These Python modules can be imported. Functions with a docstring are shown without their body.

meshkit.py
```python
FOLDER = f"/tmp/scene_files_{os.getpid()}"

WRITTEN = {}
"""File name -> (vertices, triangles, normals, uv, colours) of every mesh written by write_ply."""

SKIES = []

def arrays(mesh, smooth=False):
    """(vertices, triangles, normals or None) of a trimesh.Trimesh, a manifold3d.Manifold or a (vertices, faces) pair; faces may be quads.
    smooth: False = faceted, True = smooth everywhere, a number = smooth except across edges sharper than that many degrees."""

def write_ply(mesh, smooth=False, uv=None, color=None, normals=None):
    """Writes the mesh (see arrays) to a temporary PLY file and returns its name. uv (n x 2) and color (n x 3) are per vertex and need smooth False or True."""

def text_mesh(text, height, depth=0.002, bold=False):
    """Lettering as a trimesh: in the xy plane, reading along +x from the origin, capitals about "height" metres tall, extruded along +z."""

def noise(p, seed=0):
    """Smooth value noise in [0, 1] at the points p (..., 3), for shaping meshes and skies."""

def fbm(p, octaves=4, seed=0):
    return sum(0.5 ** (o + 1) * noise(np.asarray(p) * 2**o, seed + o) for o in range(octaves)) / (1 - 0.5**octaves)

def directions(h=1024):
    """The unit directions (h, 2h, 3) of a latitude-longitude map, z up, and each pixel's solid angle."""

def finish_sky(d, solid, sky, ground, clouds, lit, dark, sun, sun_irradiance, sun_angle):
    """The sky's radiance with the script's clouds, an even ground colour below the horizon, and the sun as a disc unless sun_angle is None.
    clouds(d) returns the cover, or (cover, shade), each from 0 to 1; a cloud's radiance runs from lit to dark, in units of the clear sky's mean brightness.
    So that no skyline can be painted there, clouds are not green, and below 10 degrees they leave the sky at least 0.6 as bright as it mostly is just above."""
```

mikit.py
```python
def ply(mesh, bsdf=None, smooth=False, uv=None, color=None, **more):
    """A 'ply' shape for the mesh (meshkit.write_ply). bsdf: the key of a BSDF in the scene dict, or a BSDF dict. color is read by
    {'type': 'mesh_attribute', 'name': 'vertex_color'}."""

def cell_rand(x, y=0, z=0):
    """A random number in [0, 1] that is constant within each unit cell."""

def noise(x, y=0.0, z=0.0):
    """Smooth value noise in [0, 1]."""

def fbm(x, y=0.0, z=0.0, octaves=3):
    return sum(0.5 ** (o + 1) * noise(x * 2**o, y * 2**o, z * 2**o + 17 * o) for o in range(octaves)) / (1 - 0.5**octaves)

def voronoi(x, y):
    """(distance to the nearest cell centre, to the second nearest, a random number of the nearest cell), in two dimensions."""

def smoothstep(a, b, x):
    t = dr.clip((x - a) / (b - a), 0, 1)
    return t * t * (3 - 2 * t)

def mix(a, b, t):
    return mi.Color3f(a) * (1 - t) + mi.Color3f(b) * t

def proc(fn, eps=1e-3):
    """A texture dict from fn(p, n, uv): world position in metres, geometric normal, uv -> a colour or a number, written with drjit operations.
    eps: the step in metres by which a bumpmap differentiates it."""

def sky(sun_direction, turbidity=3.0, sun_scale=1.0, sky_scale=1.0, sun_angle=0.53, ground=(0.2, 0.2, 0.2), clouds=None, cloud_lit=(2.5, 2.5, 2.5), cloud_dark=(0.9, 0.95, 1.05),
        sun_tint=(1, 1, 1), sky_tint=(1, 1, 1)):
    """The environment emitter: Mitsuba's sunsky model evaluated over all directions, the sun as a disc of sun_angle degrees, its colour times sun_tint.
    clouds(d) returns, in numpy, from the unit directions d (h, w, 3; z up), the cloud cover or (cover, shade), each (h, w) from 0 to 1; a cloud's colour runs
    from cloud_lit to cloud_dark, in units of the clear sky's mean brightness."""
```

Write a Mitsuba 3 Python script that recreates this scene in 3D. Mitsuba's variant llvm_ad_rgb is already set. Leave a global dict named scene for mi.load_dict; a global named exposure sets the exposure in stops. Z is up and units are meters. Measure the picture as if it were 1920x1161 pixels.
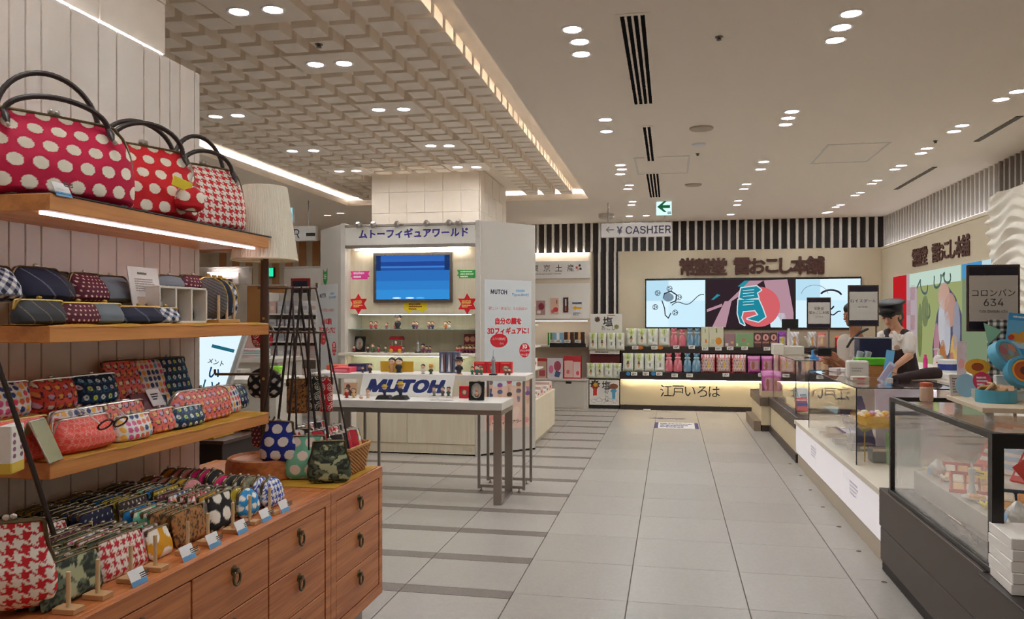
import glob, math, random
import numpy as np, trimesh, shapely
import mitsuba as mi
from shapely import affinity
from shapely.geometry import Polygon, LineString, Point, box as sbox
import meshkit, mikit

# ---- camera, exposure ----
F, HY, EYE = 1493.0, 598.0, 1.45
TH = math.atan(298 / F)
DV = np.array([-math.sin(TH), math.cos(TH), 0]); RV = np.array([math.cos(TH), math.sin(TH), 0])
T4 = mi.ScalarTransform4f
scene, labels = {'type': 'scene'}, {}
scene['camera'] = {'type': 'perspective', 'fov': math.degrees(2 * math.atan(960 / F)), 'fov_axis': 'x', 'near_clip': 0.05, 'far_clip': 100.0,
                   'principal_point_offset_x': 0.0, 'principal_point_offset_y': -(HY - 580.5) / 1161,
                   'to_world': T4().look_at(origin=[0, 0, EYE], target=[float(DV[0]), float(DV[1]), EYE], up=[0, 0, 1])}
exposure = 1.0
LAMP = 74.0           # radiance of a ceiling downlight
LAMPC = (0.92, 0.975, 1.0)
LED = (6.2, 6.3, 6.6)
rng = random.Random(5)
nrg = np.random.RandomState(11)


# ---- points on known planes of the room seen at a pixel of the 1920 x 1161 frame ----
def ray(x, y): return DV + (x - 960) / F * RV + np.array([0, 0, (HY - y) / F])
CAM = np.array([0, 0, EYE])
def atz(x, y, z): q = ray(x, y); return CAM + q * ((z - EYE) / q[2])
def atx(x, y, X): q = ray(x, y); return CAM + q * (X / q[0])
def aty(x, y, Y): q = ray(x, y); return CAM + q * (Y / q[1])


# ---- materials ----
def lin(c):
    if isinstance(c, str): c = [int(c[i:i + 2], 16) / 255 for i in (0, 2, 4)]
    c = np.asarray(c, float)
    return [float(t) for t in np.where(c <= 0.04045, c / 12.92, ((c + 0.055) / 1.055) ** 2.4)]
def rgbd(c): return {'type': 'rgb', 'value': [float(x) for x in c]}
def M(hexc, rough=0.55, metal=0.0, spec=0.5, coat=0.0):
    k = f'bsdf_{hexc}_{int(rough*100)}_{int(metal*100)}_{int(spec*100)}_{int(coat*100)}'
    if k not in scene:
        b = {'type': 'principled', 'base_color': rgbd(lin(hexc)), 'roughness': rough, 'metallic': metal, 'specular': spec}
        if coat: b['clearcoat'] = coat; b['clearcoat_gloss'] = 0.9
        scene[k] = {'type': 'twosided', 'b': b}
    return k
def MP(name, fn, rough=0.5, spec=0.5):
    scene[name] = {'type': 'twosided', 'b': {'type': 'principled', 'base_color': mikit.proc(fn), 'roughness': rough, 'specular': spec}}
    return name
def vcmat(name, rough, coat=0.0):
    b = {'type': 'principled', 'base_color': {'type': 'mesh_attribute', 'name': 'vertex_color'}, 'roughness': rough, 'specular': 0.4}
    if coat: b['clearcoat'] = coat; b['clearcoat_gloss'] = 0.92
    scene[name] = {'type': 'twosided', 'b': b}
    return name
VC = vcmat('bsdf_cloth_print', 0.75)
VCG = vcmat('bsdf_gloss_print', 0.38)
VCP = vcmat('bsdf_film_print', 0.35, 0.8)
scene['bsdf_pane'] = {'type': 'thindielectric', 'int_ior': 1.5}
PANE = 'bsdf_pane'
_f = mikit.fbm
def wood(a, b, s=1.0, axis=0):
    a, b = lin(a), lin(b)
    def fn(p, n, uv):
        q = [p.x, p.y, p.z]
        g = q.pop(axis)
        t = _f(g * 2.5 * s, q[0] * 34 * s, q[1] * 34 * s, 3)
        t2 = _f(g * 9 * s, q[0] * 160 * s, q[1] * 160 * s, 2)
        return mikit.mix(a, b, mikit.smoothstep(0.3, 0.7, t * 0.7 + t2 * 0.3))
    return fn
CHERRY = MP('bsdf_cherry_wood', wood('a95f33', 'c67c45', axis=1), 0.42)
SHELFW = MP('bsdf_shelf_wood', wood('cc8040', 'de9650', axis=1), 0.42)
PALEW = MP('bsdf_pale_wood', wood('d9ccb2', 'e0d5be', 1.0, 2), 0.5)
def _speck(a, b, s):
    a, b = lin(a), lin(b)
    return lambda p, n, uv: mikit.mix(a, b, _f(p.x * s, p.y * s, p.z * s, 3))
FLOORT = MP('bsdf_floor_tile', lambda p, n, uv: mikit.mix(lin('9c958e'), lin('aaa39c'), _f(p.x * 90, p.y * 90, 1.0, 2) * 0.55 + 0.45 * mikit.cell_rand(mikit.mi.Float(p.x / 0.6 + 0.367), mikit.mi.Float(p.y / 0.6 + 0.13))), 0.34)
DARKT = MP('bsdf_dark_strip', _speck('6a605a', '7a7069', 120), 0.4)
WALLC = M('d9cbb8', 0.7); CEIL = M('ece2d5', 0.8); WHITE = M('e6e1d9', 0.45); WHITEM = M('cbc4bb', 0.6)
COFFER = M('f0e6d9', 0.75); BEIGE = M('dccbaa', 0.6); BLACK = M('161413', 0.4); DKBROWN = M('3d3029', 0.42)
STEEL = M('a7a099', 0.33, 0.9); BRASS = M('c8a95e', 0.28, 0.9); SILVER = M('d6d2cc', 0.2, 0.95); DKBRASS = M('6a5c42', 0.35, 0.85)
LEATHER = M('2a1f1c', 0.4); SLATW = M('dcd6ce', 0.55); INK = M('2b2426', 0.5); ACRYL = M('e9eceb', 0.2)


# ---- meshes ----
def _cham():
    s = np.array([[a, b, c] for a in (-1, 1) for b in (-1, 1) for c in (-1, 1)], float)
    pts, tag = [], []
    for q in s:
        for k in range(3):
            o = np.ones(3) * 0.8; o[k] = 1.0
            pts.append(q * o); tag.append((q, k))
    h = trimesh.convex.convex_hull(np.array(pts))
    idx = [int(np.argmin(((np.array(pts) - v) ** 2).sum(1))) for v in h.vertices]
    return np.array([t[0] for t in tag]), np.array([t[1] for t in tag]), np.array(idx)[h.faces]
_CS, _CK, _CF = _cham()
_BF = np.array([[0, 1, 3], [0, 3, 2], [4, 6, 7], [4, 7, 5], [0, 4, 5], [0, 5, 1], [2, 3, 7], [2, 7, 6], [0, 2, 6], [0, 6, 4], [1, 5, 7], [1, 7, 3]])
_BV = np.array([[x, y, z] for x in (0, 1) for y in (0, 1) for z in (0, 1)], float)
def bx(x0, x1, y0, y1, z0, z1, bev=0.0):
    lo, hi = np.minimum([x0, y0, z0], [x1, y1, z1]).astype(float), np.maximum([x0, y0, z0], [x1, y1, z1]).astype(float)
    if not bev: return lo + _BV * (hi - lo), _BF
    c, h = (lo + hi) / 2, (hi - lo) / 2
    b = min(bev, 0.45 * h.min())
    off = np.where(np.arange(3)[None] == _CK[:, None], 0.0, b)
    return c + _CS * (h - off), _CF
def cbx(w, d, h, bev=0.0, z=0.0): return bx(-w / 2, w / 2, -d / 2, d / 2, z, z + h, bev)
def VF(m):
    if hasattr(m, 'to_mesh'):
        q = m.to_mesh(); return q.vert_properties[:, :3].astype(float), q.tri_verts
    if hasattr(m, 'faces'): return np.asarray(m.vertices), np.asarray(m.faces)
    v, f = m
    f = np.asarray(f)
    if f.shape[1] == 4: f = np.vstack([f[:, [0, 1, 2]], f[:, [0, 2, 3]]])
    return np.asarray(v, float), f
def join(*ms):
    vs, fs, n = [], [], 0
    for m in ms:
        v, f = VF(m); vs.append(v); fs.append(f + n); n += len(v)
    return np.vstack(vs), np.vstack(fs)
def xf(m, A):
    v, f = VF(m); return v @ A[:3, :3].T + A[:3, 3], (f if np.linalg.det(A[:3, :3]) > 0 else f[:, ::-1])
def mv(m, x=0, y=0, z=0):
    v, f = VF(m); return v + [x, y, z], f
def I(): return np.eye(4)
def tr(x, y, z):
    A = np.eye(4); A[:3, 3] = x, y, z; return A
def rot(axis, deg):
    return trimesh.transformations.rotation_matrix(math.radians(deg), {'x': [1, 0, 0], 'y': [0, 1, 0], 'z': [0, 0, 1]}.get(axis, axis) if isinstance(axis, str) else axis)
def scl(x, y, z): return np.diag([x, y, z, 1.0])
def frame(o, xd, yd):
    """x -> xd, y -> yd, z -> the normal towards the viewer"""
    xd = np.asarray(xd, float); yd = np.asarray(yd, float)
    xd = xd / np.linalg.norm(xd); yd = yd - xd * (xd @ yd); yd /= np.linalg.norm(yd)
    A = np.eye(4); A[:3, 0] = xd; A[:3, 1] = yd; A[:3, 2] = np.cross(xd, yd); A[:3, 3] = o
    return A
def lathe(prof, n=24, cap=True):
    """prof: (r, z) from bottom to top"""
    p = np.asarray(prof, float); a = np.arange(n) * 2 * np.pi / n
    v = np.stack([p[:, None, 0] * np.cos(a), p[:, None, 0] * np.sin(a), np.repeat(p[:, 1:2], n, 1)], -1).reshape(-1, 3)
    f = []
    k = len(p); i = np.arange(n); j = (i + 1) % n
    for r in range(k - 1):
        f += [np.stack([r * n + i, r * n + j, (r + 1) * n + j], 1), np.stack([r * n + i, (r + 1) * n + j, (r + 1) * n + i], 1)]
    if cap:
        if p[0, 0] > 1e-6:
            v = np.vstack([v, [[0, 0, p[0, 1]]]]); f.append(np.stack([j, i, i * 0 + len(v) - 1], 1))
        if p[-1, 0] > 1e-6:
            v = np.vstack([v, [[0, 0, p[-1, 1]]]]); f.append(np.stack([(k - 1) * n + i, (k - 1) * n + j, i * 0 + len(v) - 1], 1))
    return v, np.vstack(f)
def cyl(r, z0, z1, n=16, bev=0.0):
    if bev: return lathe([(r - bev, z0), (r, z0 + bev), (r, z1 - bev), (r - bev, z1)], n)
    return lathe([(r, z0), (r, z1)], n)
def ell(rx, ry, rz, c=(0, 0, 0), n=12, m=8):
    t = np.linspace(-np.pi / 2, np.pi / 2, m + 1)
    v, f = lathe(np.stack([np.maximum(np.cos(t), 1e-4), np.sin(t)], 1), n, False)
    return v * [rx, ry, rz] + np.asarray(c), f
def tube(pts, r, n=8, closed=False):
    p = np.asarray(pts, float); r = np.broadcast_to(np.asarray(r, float), (len(p),))
    if closed: tan = np.roll(p, -1, 0) - np.roll(p, 1, 0)
    else: tan = np.gradient(p, axis=0)
    tan /= np.linalg.norm(tan, axis=1, keepdims=True) + 1e-12
    u = np.cross(tan[0], [0, 0, 1.0] if abs(tan[0][2]) < 0.9 else [1.0, 0, 0]); u /= np.linalg.norm(u)
    v = []
    a = np.arange(n) * 2 * np.pi / n
    for k in range(len(p)):
        u = u - tan[k] * (u @ tan[k]); u /= np.linalg.norm(u) + 1e-12
        w = np.cross(tan[k], u)
        v.append(p[k] + r[k] * (np.cos(a)[:, None] * u + np.sin(a)[:, None] * w))
    v = np.vstack(v); f = []; i = np.arange(n); j = (i + 1) % n; K = len(p)
    for k in range(K if closed else K - 1):
        b = ((k + 1) % K) * n
        f += [np.stack([k * n + i, k * n + j, b + j], 1), np.stack([k * n + i, b + j, b + i], 1)]
    if not closed:
        v = np.vstack([v, p[:1], p[-1:]])
        f += [np.stack([j, i, i * 0 + K * n], 1), np.stack([(K - 1) * n + i, (K - 1) * n + j, i * 0 + K * n + 1], 1)]
    return v, np.vstack(f)
def rod(a, b, r, n=8): return tube([a, b], r, n)
def arc(cx, cz, rx, rz, a0, a1, n=16, y=0.0):
    t = np.radians(np.linspace(a0, a1, n)); return np.stack([cx + rx * np.cos(t), 0 * t + y, cz + rz * np.sin(t)], 1)
def poly(shape, d=0.002):
    gs = [g for g in getattr(shape, 'geoms', [shape]) if g.geom_type == 'Polygon' and g.area > 1e-9]
    return join(*[trimesh.creation.extrude_polygon(g, d, engine='earcut') for g in gs])
def rrect(w, h, r, cx=0, cy=0): return sbox(cx - w / 2 + r, cy - h / 2 + r, cx + w / 2 - r, cy + h / 2 - r).buffer(r, quad_segs=4)
def oval(rx, ry, cx=0, cy=0, n=24):
    a = np.arange(n) * 2 * np.pi / n; return Polygon(np.stack([cx + rx * np.cos(a), cy + ry * np.sin(a)], 1))
def star(n, r0, r1, cx=0, cy=0, ph=90, sx=1.0):
    a = np.radians(ph + np.arange(2 * n) * 180 / n); r = np.where(np.arange(2 * n) % 2 == 0, r0, r1)
    return Polygon(np.stack([cx + sx * r * np.cos(a), cy + r * np.sin(a)], 1))

# ---- lettering (glyph outlines as thin extruded polygons) ----
_FONT = {'cjk': 'Noto Sans CJK Regular.woff2', 'inter': 'Inter.woff2'}
_TX = {}
def text(s, height, depth=0.002, bold=0, font='cjk', res=64, track=0.0, slant=0.0, center=True):
    """capitals about height metres tall, in the xy plane, reading along +x, extruded along +z"""
    k = (s, bold, font, res, track)
    if k not in _TX:
        from PIL import Image, ImageDraw, ImageFont
        fn = ImageFont.truetype(glob.glob('/opt/blender-*/*/datafiles/fonts/' + _FONT[font])[0], res)
        shp, x = [], 0.0
        for ch in ([s] if not track else s):
            x0, y0, x1, y1 = fn.getbbox(ch, anchor='ls', stroke_width=bold)
            if x1 <= x0: x += res * 0.3 + track * res; continue
            im = Image.new('L', (x1 - x0 + 8, y1 - y0 + 8))
            ImageDraw.Draw(im).text((4 - x0, 4 - y0), ch, 255, fn, anchor='ls', stroke_width=bold)
            on = np.pad(np.asarray(im) > 127, ((0, 0), (1, 1))).astype(np.int8)
            rr, st = np.nonzero(np.diff(on, axis=1) == 1); en = np.nonzero(np.diff(on, axis=1) == -1)[1]
            g = shapely.union_all(shapely.box(st, -rr - 1, en, -rr)).buffer(0.6).buffer(-0.6).simplify(0.7)
            shp.append(affinity.translate(g, x - 4 + x0, 4 - y0))
            x += fn.getlength(ch) + track * res
        _TX[k] = shapely.union_all(shp)
    sc_ = height * (0.8 if font == 'cjk' and any(ord(c) > 0x2fff for c in s) else 1) / (0.73 * res)
    g = affinity.scale(_TX[k], sc_, sc_, origin=(0, 0))
    if slant: g = affinity.skew(g, xs=slant, origin=(0, 0))
    if center:
        a, b, c, d = g.bounds; g = affinity.translate(g, -(a + c) / 2, -(b + d) / 2)
    return poly(g, depth) if depth else g
def lines(w, h, n, frac=0.8, gap=0.45):
    """rows of print too small to read, as bars"""
    r = random.Random(int(w * 1e4 + h * 1e3 + n)); out = []
    for i in range(n):
        y = h / 2 - (i + 0.5) * h / n; t = h / n * (1 - gap) / 2; l = w * (frac if i == n - 1 else 1) * (0.8 + 0.2 * r.random())
        x = -w / 2
        while x < -w / 2 + l - 1e-6:
            q = min((0.06 + 0.12 * r.random()) * w, -w / 2 + l - x); out.append(sbox(x, y - t, x + q * 0.88, y + t)); x += q
    return shapely.MultiPolygon(out)

ORD = ['first', 'second', 'third', 'fourth', 'fifth', 'sixth', 'seventh', 'eighth', 'ninth', 'tenth', 'eleventh', 'twelfth', 'thirteenth', 'fourteenth', 'fifteenth', 'sixteenth', 'seventeenth', 'eighteenth']
# ---- entries ----
def _num(k):
    if k not in _used: _used.add(k); return k
    i = _cnt.get(k, 0) + 1
    while f'{k}_{i:03d}' in _used: i += 1
    _cnt[k] = i; k = f'{k}_{i:03d}'; _used.add(k); return k
_used, _cnt = set(), {}
def thing(name, label=None, cat=None, group=None, kind=None):
    k = _num(name); d = {}
    if label: d['label'] = label
    if cat: d['category'] = cat
    if group: d['group'] = group
    if kind: d['kind'] = kind
    labels[k] = d
    return k
def pl(mesh, bsdf, smooth=False, color=None, A=None, **more):
    m = VF(mesh)
    if color is not None: smooth = bool(smooth)
    d = mikit.ply(m, bsdf, smooth, color=color, **more)
    if A is not None: d['to_world'] = T4(A)
    return d
def part(parent, name, d, A=None, label=None, kind=None):
    k = _num(f'{parent}__{name}')
    if A is not None: d = {**d, 'to_world': T4(A)}
    scene[k] = d
    if label or kind: labels[k] = {a: b for a, b in (('label', label), ('kind', kind)) if b}
    return k
def solo(name, d, label, cat, group=None, A=None, kind=None):
    k = thing(name, label, cat, group, kind)
    scene[k] = {**d, 'to_world': T4(A)} if A is not None else d
    return k
def struct(name, mesh, b, smooth=False):
    k = thing(name, kind='structure'); scene[k] = pl(mesh, b, smooth); return k
def emit(mesh, rad, b=None, A=None):
    d = pl(mesh, b or M('e8e4de', 0.5), emitter={'type': 'area', 'radiance': rgbd(rad)})
    if A is not None: d['to_world'] = T4(A)
    return d
# ================= setting: floor, ceilings, walls =================
CZ = 3.05
fl = struct('floor', bx(-9.5, 4.2, -3, 16, -0.12, -0.012), M('8b8078', 0.7))
_t = {}
def tile(x0, x1, y0, y1, b, nm):
    k = (round(x1 - x0, 3), round(y1 - y0, 3), b)
    if k not in _t: _t[k] = pl(bx(0, x1 - x0, 0, y1 - y0, -0.014, 0.0, 0.002), b)
    part(fl, nm, _t[k], tr(x0, y0, 0))
G = 0.0022
for i in range(4):
    x = -0.82 + 0.601 * i
    for j in range(19):
        y = 1.72 + 0.601 * j
        if x < 0.9 or True: tile(x + G, x + 0.601 - G, y + .0006, y + 0.601 - .0006, FLOORT, 'tile')
for i in range(6):
    x = -0.82 - 0.601 * (i + 1)
    for j in range(18):
        y = 2.36 + 0.599 * j - 0.0
        tile(x + G, x + 0.601 - G, y, y + 0.478, FLOORT, 'tile')
        if i < 5: tile(x + 0.001, x + 0.6, y + 0.481, y + 0.596, DARKT, 'strip_tile')
part(fl, 'tile_field', pl(join(bx(-9.5, -4.43, -3, 16, -0.014, 0), bx(-4.43, 4.2, -3, 1.7, -0.014, 0), bx(1.59, 4.2, 1.7, 16, -0.014, 0), bx(-4.43, 1.59, 13.2, 16, -0.014, 0)), FLOORT))

OX0, OX1, OY0, OY1 = -4.48, -1.075, 0.3, 10.6
ce = struct('ceiling', join(bx(OX1, 4.2, -3, 16, CZ, CZ + .03), bx(-9.5, OX0, -3, 16, CZ, CZ + .03), bx(OX0, OX1, -3, OY0, CZ, CZ + .03), bx(OX0, OX1, OY1, 16, CZ, CZ + .03)), CEIL)
part(ce, 'fascia', pl(join(bx(OX1, OX1 + .03, OY0, OY1 + .03, CZ + .03, CZ + .075), bx(OX0 - .03, OX0, OY0, OY1 + .03, CZ + .03, CZ + .075), bx(OX0, OX1, OY1, OY1 + .03, CZ + .03, CZ + .075)), M('ebe6e0', .6)))
part(ce, 'coffer_top', pl(join(bx(OX0 - .3, OX1 + .3, OY0 - .3, OY1 + .3, 3.178, 3.22), bx(OX1 + .28, OX1 + .3, OY0, OY1 + .3, CZ + .03, 3.18), bx(OX0 - .14, OX0 - .12, OY0, OY1 + .3, CZ + .03, 3.18), bx(OX0 - .3, OX1 + .3, OY1 + .28, OY1 + .3, CZ + .03, 3.18)), COFFER))
# coffer lamps: pairs on flat panels among the blocks
COF = [(448, 20, 512, 16), (592, 119, 645, 117), (710, 204, 757, 203), (404, 217, 446, 215), (548, 282, 588, 281), (808, 272, 842, 272), (636, 320, 668, 319), (858, 312, 893, 312)]
panels = [(-1.62, 1.95, np.array([-1.75, 1.95, 3.1]), np.array([-1.49, 1.95, 3.1]))]  # lamp pair out of frame, added to light the bag shelf from the front
for a, b, c, d in COF:
    p, q = atz(a, b, 3.1), atz(c, d, 3.1); m = (p + q) / 2
    panels.append((m[0], m[1], p, q))
bw, bd = 0.155, 0.165
blk = pl(bx(0, bw, 0, bd, 3.1, 3.18, .003), COFFER)
cells = []
for i in range(13):
    for j in range(44):
        x, y = -1.27 - bw - 0.231 * i, 10.28 - 0.2255 * j
        if y < 0.6 or (x > -3.6 and y > 8.65 and x < -2.0): continue
        if any(abs(x + bw / 2 - px) < 0.25 and abs(y + bd / 2 - py) < 0.19 for px, py, _, _ in panels): continue
        if x < -2.6 and y < 2.2: continue
        c = np.array([x, y, 3.1]) - CAM; dpt = c @ DV
        u = 960 + F * (c @ RV) / max(dpt, .1); v = HY - F * c[2] / max(dpt, .1)
        vis = dpt > 0.5 and 200 < u < 1200 and v > -60 and not (u < 378 and v > 100)
        cells.append((not vis, dpt, x, y))
cells.sort()
for k, (nv, dp, x, y) in enumerate(cells[:296]): part(ce, 'coffer_block', blk, tr(x, y, 0))
part(ce, 'coffer_blocks_beyond', pl(join(*[bx(x, x + bw, y, y + bd, 3.1, 3.18) for nv, dp, x, y in cells[296:]]), COFFER), kind='stuff')
ppl = pl(bx(-.235, .235, -.185, .185, 3.095, 3.18, .003), COFFER)
for mx, my, p, q in panels: part(ce, 'lamp_panel', ppl, tr(mx, my, 0))
# cove light strips along the coffer
for i, (m, lab) in enumerate(((bx(OX1 + .06, OX1 + .09, OY0, OY1, CZ + .032, CZ + .05), 'along the aisle side of the coffered ceiling'),
                              (bx(OX0 - .09, OX0 - .06, OY0, OY1, CZ + .032, CZ + .05), 'along the coffered ceiling side beyond the board wall'),
                              (bx(OX0, OX1, OY1 + .06, OY1 + .09, CZ + .032, CZ + .05), 'across the coffered ceiling end behind the woven column'))):
    solo('cove_light', emit(m, np.array(LED) * (2.0, 1.0, 1.6)[i]), 'white cove light strip ' + lab, 'light strip')

# woven columns
def woven(name, x0, x1, y0, y1, z0, z1, sz):
    c = struct(name, bx(x0, x1, y0, y1, z0, z1), M('e3d8cb', .7))
    def side(o, ud, w, nn):
        n = max(1, round(w / sz)); m = max(1, round((z1 - z0) / sz)); s, t = w / n, (z1 - z0) / m
        dd = {}
        for i in range(n):
            for j in range(m):
                d = 0.016 if (i + j) % 2 else 0.012
                A = frame(np.array(o) + np.array(ud) * s * (i + .5) + np.array([0, 0, z0 + t * (j + .5)]), ud, [0, 0, 1])
                if d not in dd: dd[d] = pl(bx(-s / 2 + .0008, s / 2 - .0008, -t / 2 + .0008, t / 2 - .0008, 0, d, .002), M('e6dcd0', .7))
                part(c, 'panel', dd[d], A)
    side([x0, y0, 0], [1, 0, 0], x1 - x0, None)
    side([x1, y0, 0], [0, 1, 0], y1 - y0, None)
    return c
woven('column_booth', -3.45, -2.15, 8.87, 10.3, 2.44, 3.17, 0.22)
woven('column_shop', -2.9, -2.07, 1.2, 2.96, 2.545, 3.17, 0.2)

# walls
struct('wall_right', bx(3.36, 3.5, -3, 16, 0, CZ), WALLC)
struct('wall_back', bx(-1.3, 3.5, 13.36, 13.5, 0, CZ), WALLC)
struct('wall_back_001', bx(-4.2, -1.3, 13.42, 13.5, 0, CZ), WALLC)
struct('wall_rear', bx(-9.5, 4.2, -3.1, -3, 0, CZ), WALLC)
struct('wall_left', bx(-9.6, -9.5, -3, 16, 0, CZ), WALLC)
wf = struct('wall_far', bx(-9.5, -4.2, 15.2, 15.3, 0, CZ), M('d8cab4', .7))
o1 = pl(bx(0, .16, -.012, 0, 0, CZ), M('c08a5a', .6))
for i in range(17):
    part(wf, 'stripe_board', o1, tr(-9.3 + .3 * i, 15.2, 0))

# wall behind the bag shelves: narrow boards with seams
SX, SE = -2.04, 3.18
ws = struct('wall_shop', bx(SX - .12, SX - .012, -1.5, SE, 0, 2.53), M('7c6258', .7))
seam = sorted(float(atx(x, 250, SX)[1]) for x in (17, 48, 78, 133, 185, 219, 270, 300, 319, 338, 365))
ys = [-1.5, -1.2, -.8, -.45, -.1, .25, .6, .9, 1.2, 1.45, 1.62] + seam + [SE]
for a, b in zip(ys[:-1], ys[1:]): part(ws, 'board', pl(bx(SX - .014, SX, a + .0028, b - .0028, 0, 2.53, .0015), M('e6ddd4', .6)))
solo('ledge_light', emit(bx(SX - .028, SX - .016, 1.3, 2.94, 2.531, 2.54), np.array(LED) * 1.1), 'white light strip on top of the board wall below the woven column', 'light strip')

# ceiling downlights
_ring = lathe([(.052, -.004), (.060, -.006), (.066, -.002), (.066, .004), (.052, .004), (.052, -.004)], 28, False)
RING = pl(_ring, M('f0ece6', .3), 40)
_lv, _lf = lathe([(1e-4, 0), (.05, 0)], 24, False)
LENS = emit((_lv, _lf), np.array(LAMPC) * LAMP)
LENS_SOFT = emit((_lv, _lf), np.array(LAMPC) * LAMP * .5)
def downlight(p, z, label, group=None, lens=LENS):
    k = thing('downlight', label, 'downlight', group)
    A = tr(p[0], p[1], z)
    part(k, 'trim_ring', RING, A)
    part(k, 'lamp', lens, A @ tr(0, 0, -.004))
for i, (mx, my, p, q) in enumerate(sorted(panels, key=lambda t: t[1])):
    for r, sd in ((p, 'wall-side'), (q, 'aisle-side')): downlight(r, 3.095, f'{sd} lamp of the {ORD[i]} downlight pair from the viewer in the coffered ceiling', 'downlights in the coffered ceiling')
ROWS = {'plain ceiling row beside the coffer': [(1073, 55), (1087, 78), (1090, 101), (1135, 224), (1137, 246), (1163, 309), (1166, 317), (1163, 326), (1180, 347), (1177, 354), (1186, 378), (1184, 384), (1180, 405), (1212, 404)],
        'middle row of the plain ceiling': [(1596, 25), (1577, 51), (1566, 75), (1485, 209), (1478, 221), (1473, 233), (1432, 303), (1426, 317), (1400, 345), (1395, 354), (1384, 376), (1382, 384), (1370, 402)],
        'ceiling row beside the slatted side wall': [(1908, 171), (1877, 186), (1804, 235), (1789, 246), (1738, 278), (1727, 287), (1690, 310), (1678, 317), (1645, 338), (1635, 344), (1613, 361), (1603, 366), (1576, 384), (1567, 388), (1555, 397), (1548, 399)]}
for nm, pts in ROWS.items():
    for i, (x, y) in enumerate(pts): downlight(atz(x, y, CZ), CZ, f'{ORD[i]} downlight from the viewer in the {nm}', 'downlights, ' + nm, LENS_SOFT if 'side wall' in nm else LENS)
for x, y in ((-6.2, 6.5), (-6.2, 9), (-5.2, 11.5), (-7, 12.5), (-4.9, 13.6), (-7.5, 10), (-.08, 2.2), (-.08, 2.45), (-.08, 2.7), (.9, 1.2), (-.6, 1.0), (2.4, 1.6), (-8.2, 13.5), (-4.95, 9.4), (-5.6, 9.4), (-4.9, 11.3), (.2, -1.2), (-1.6, -1.0)):  # lamps over the near aisle and the far goods shelf are added for brightness
    downlight((x, y), CZ, 'round white downlight outside the two aisle rows, several of the set added for brightness', 'other ceiling downlights')
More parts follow.
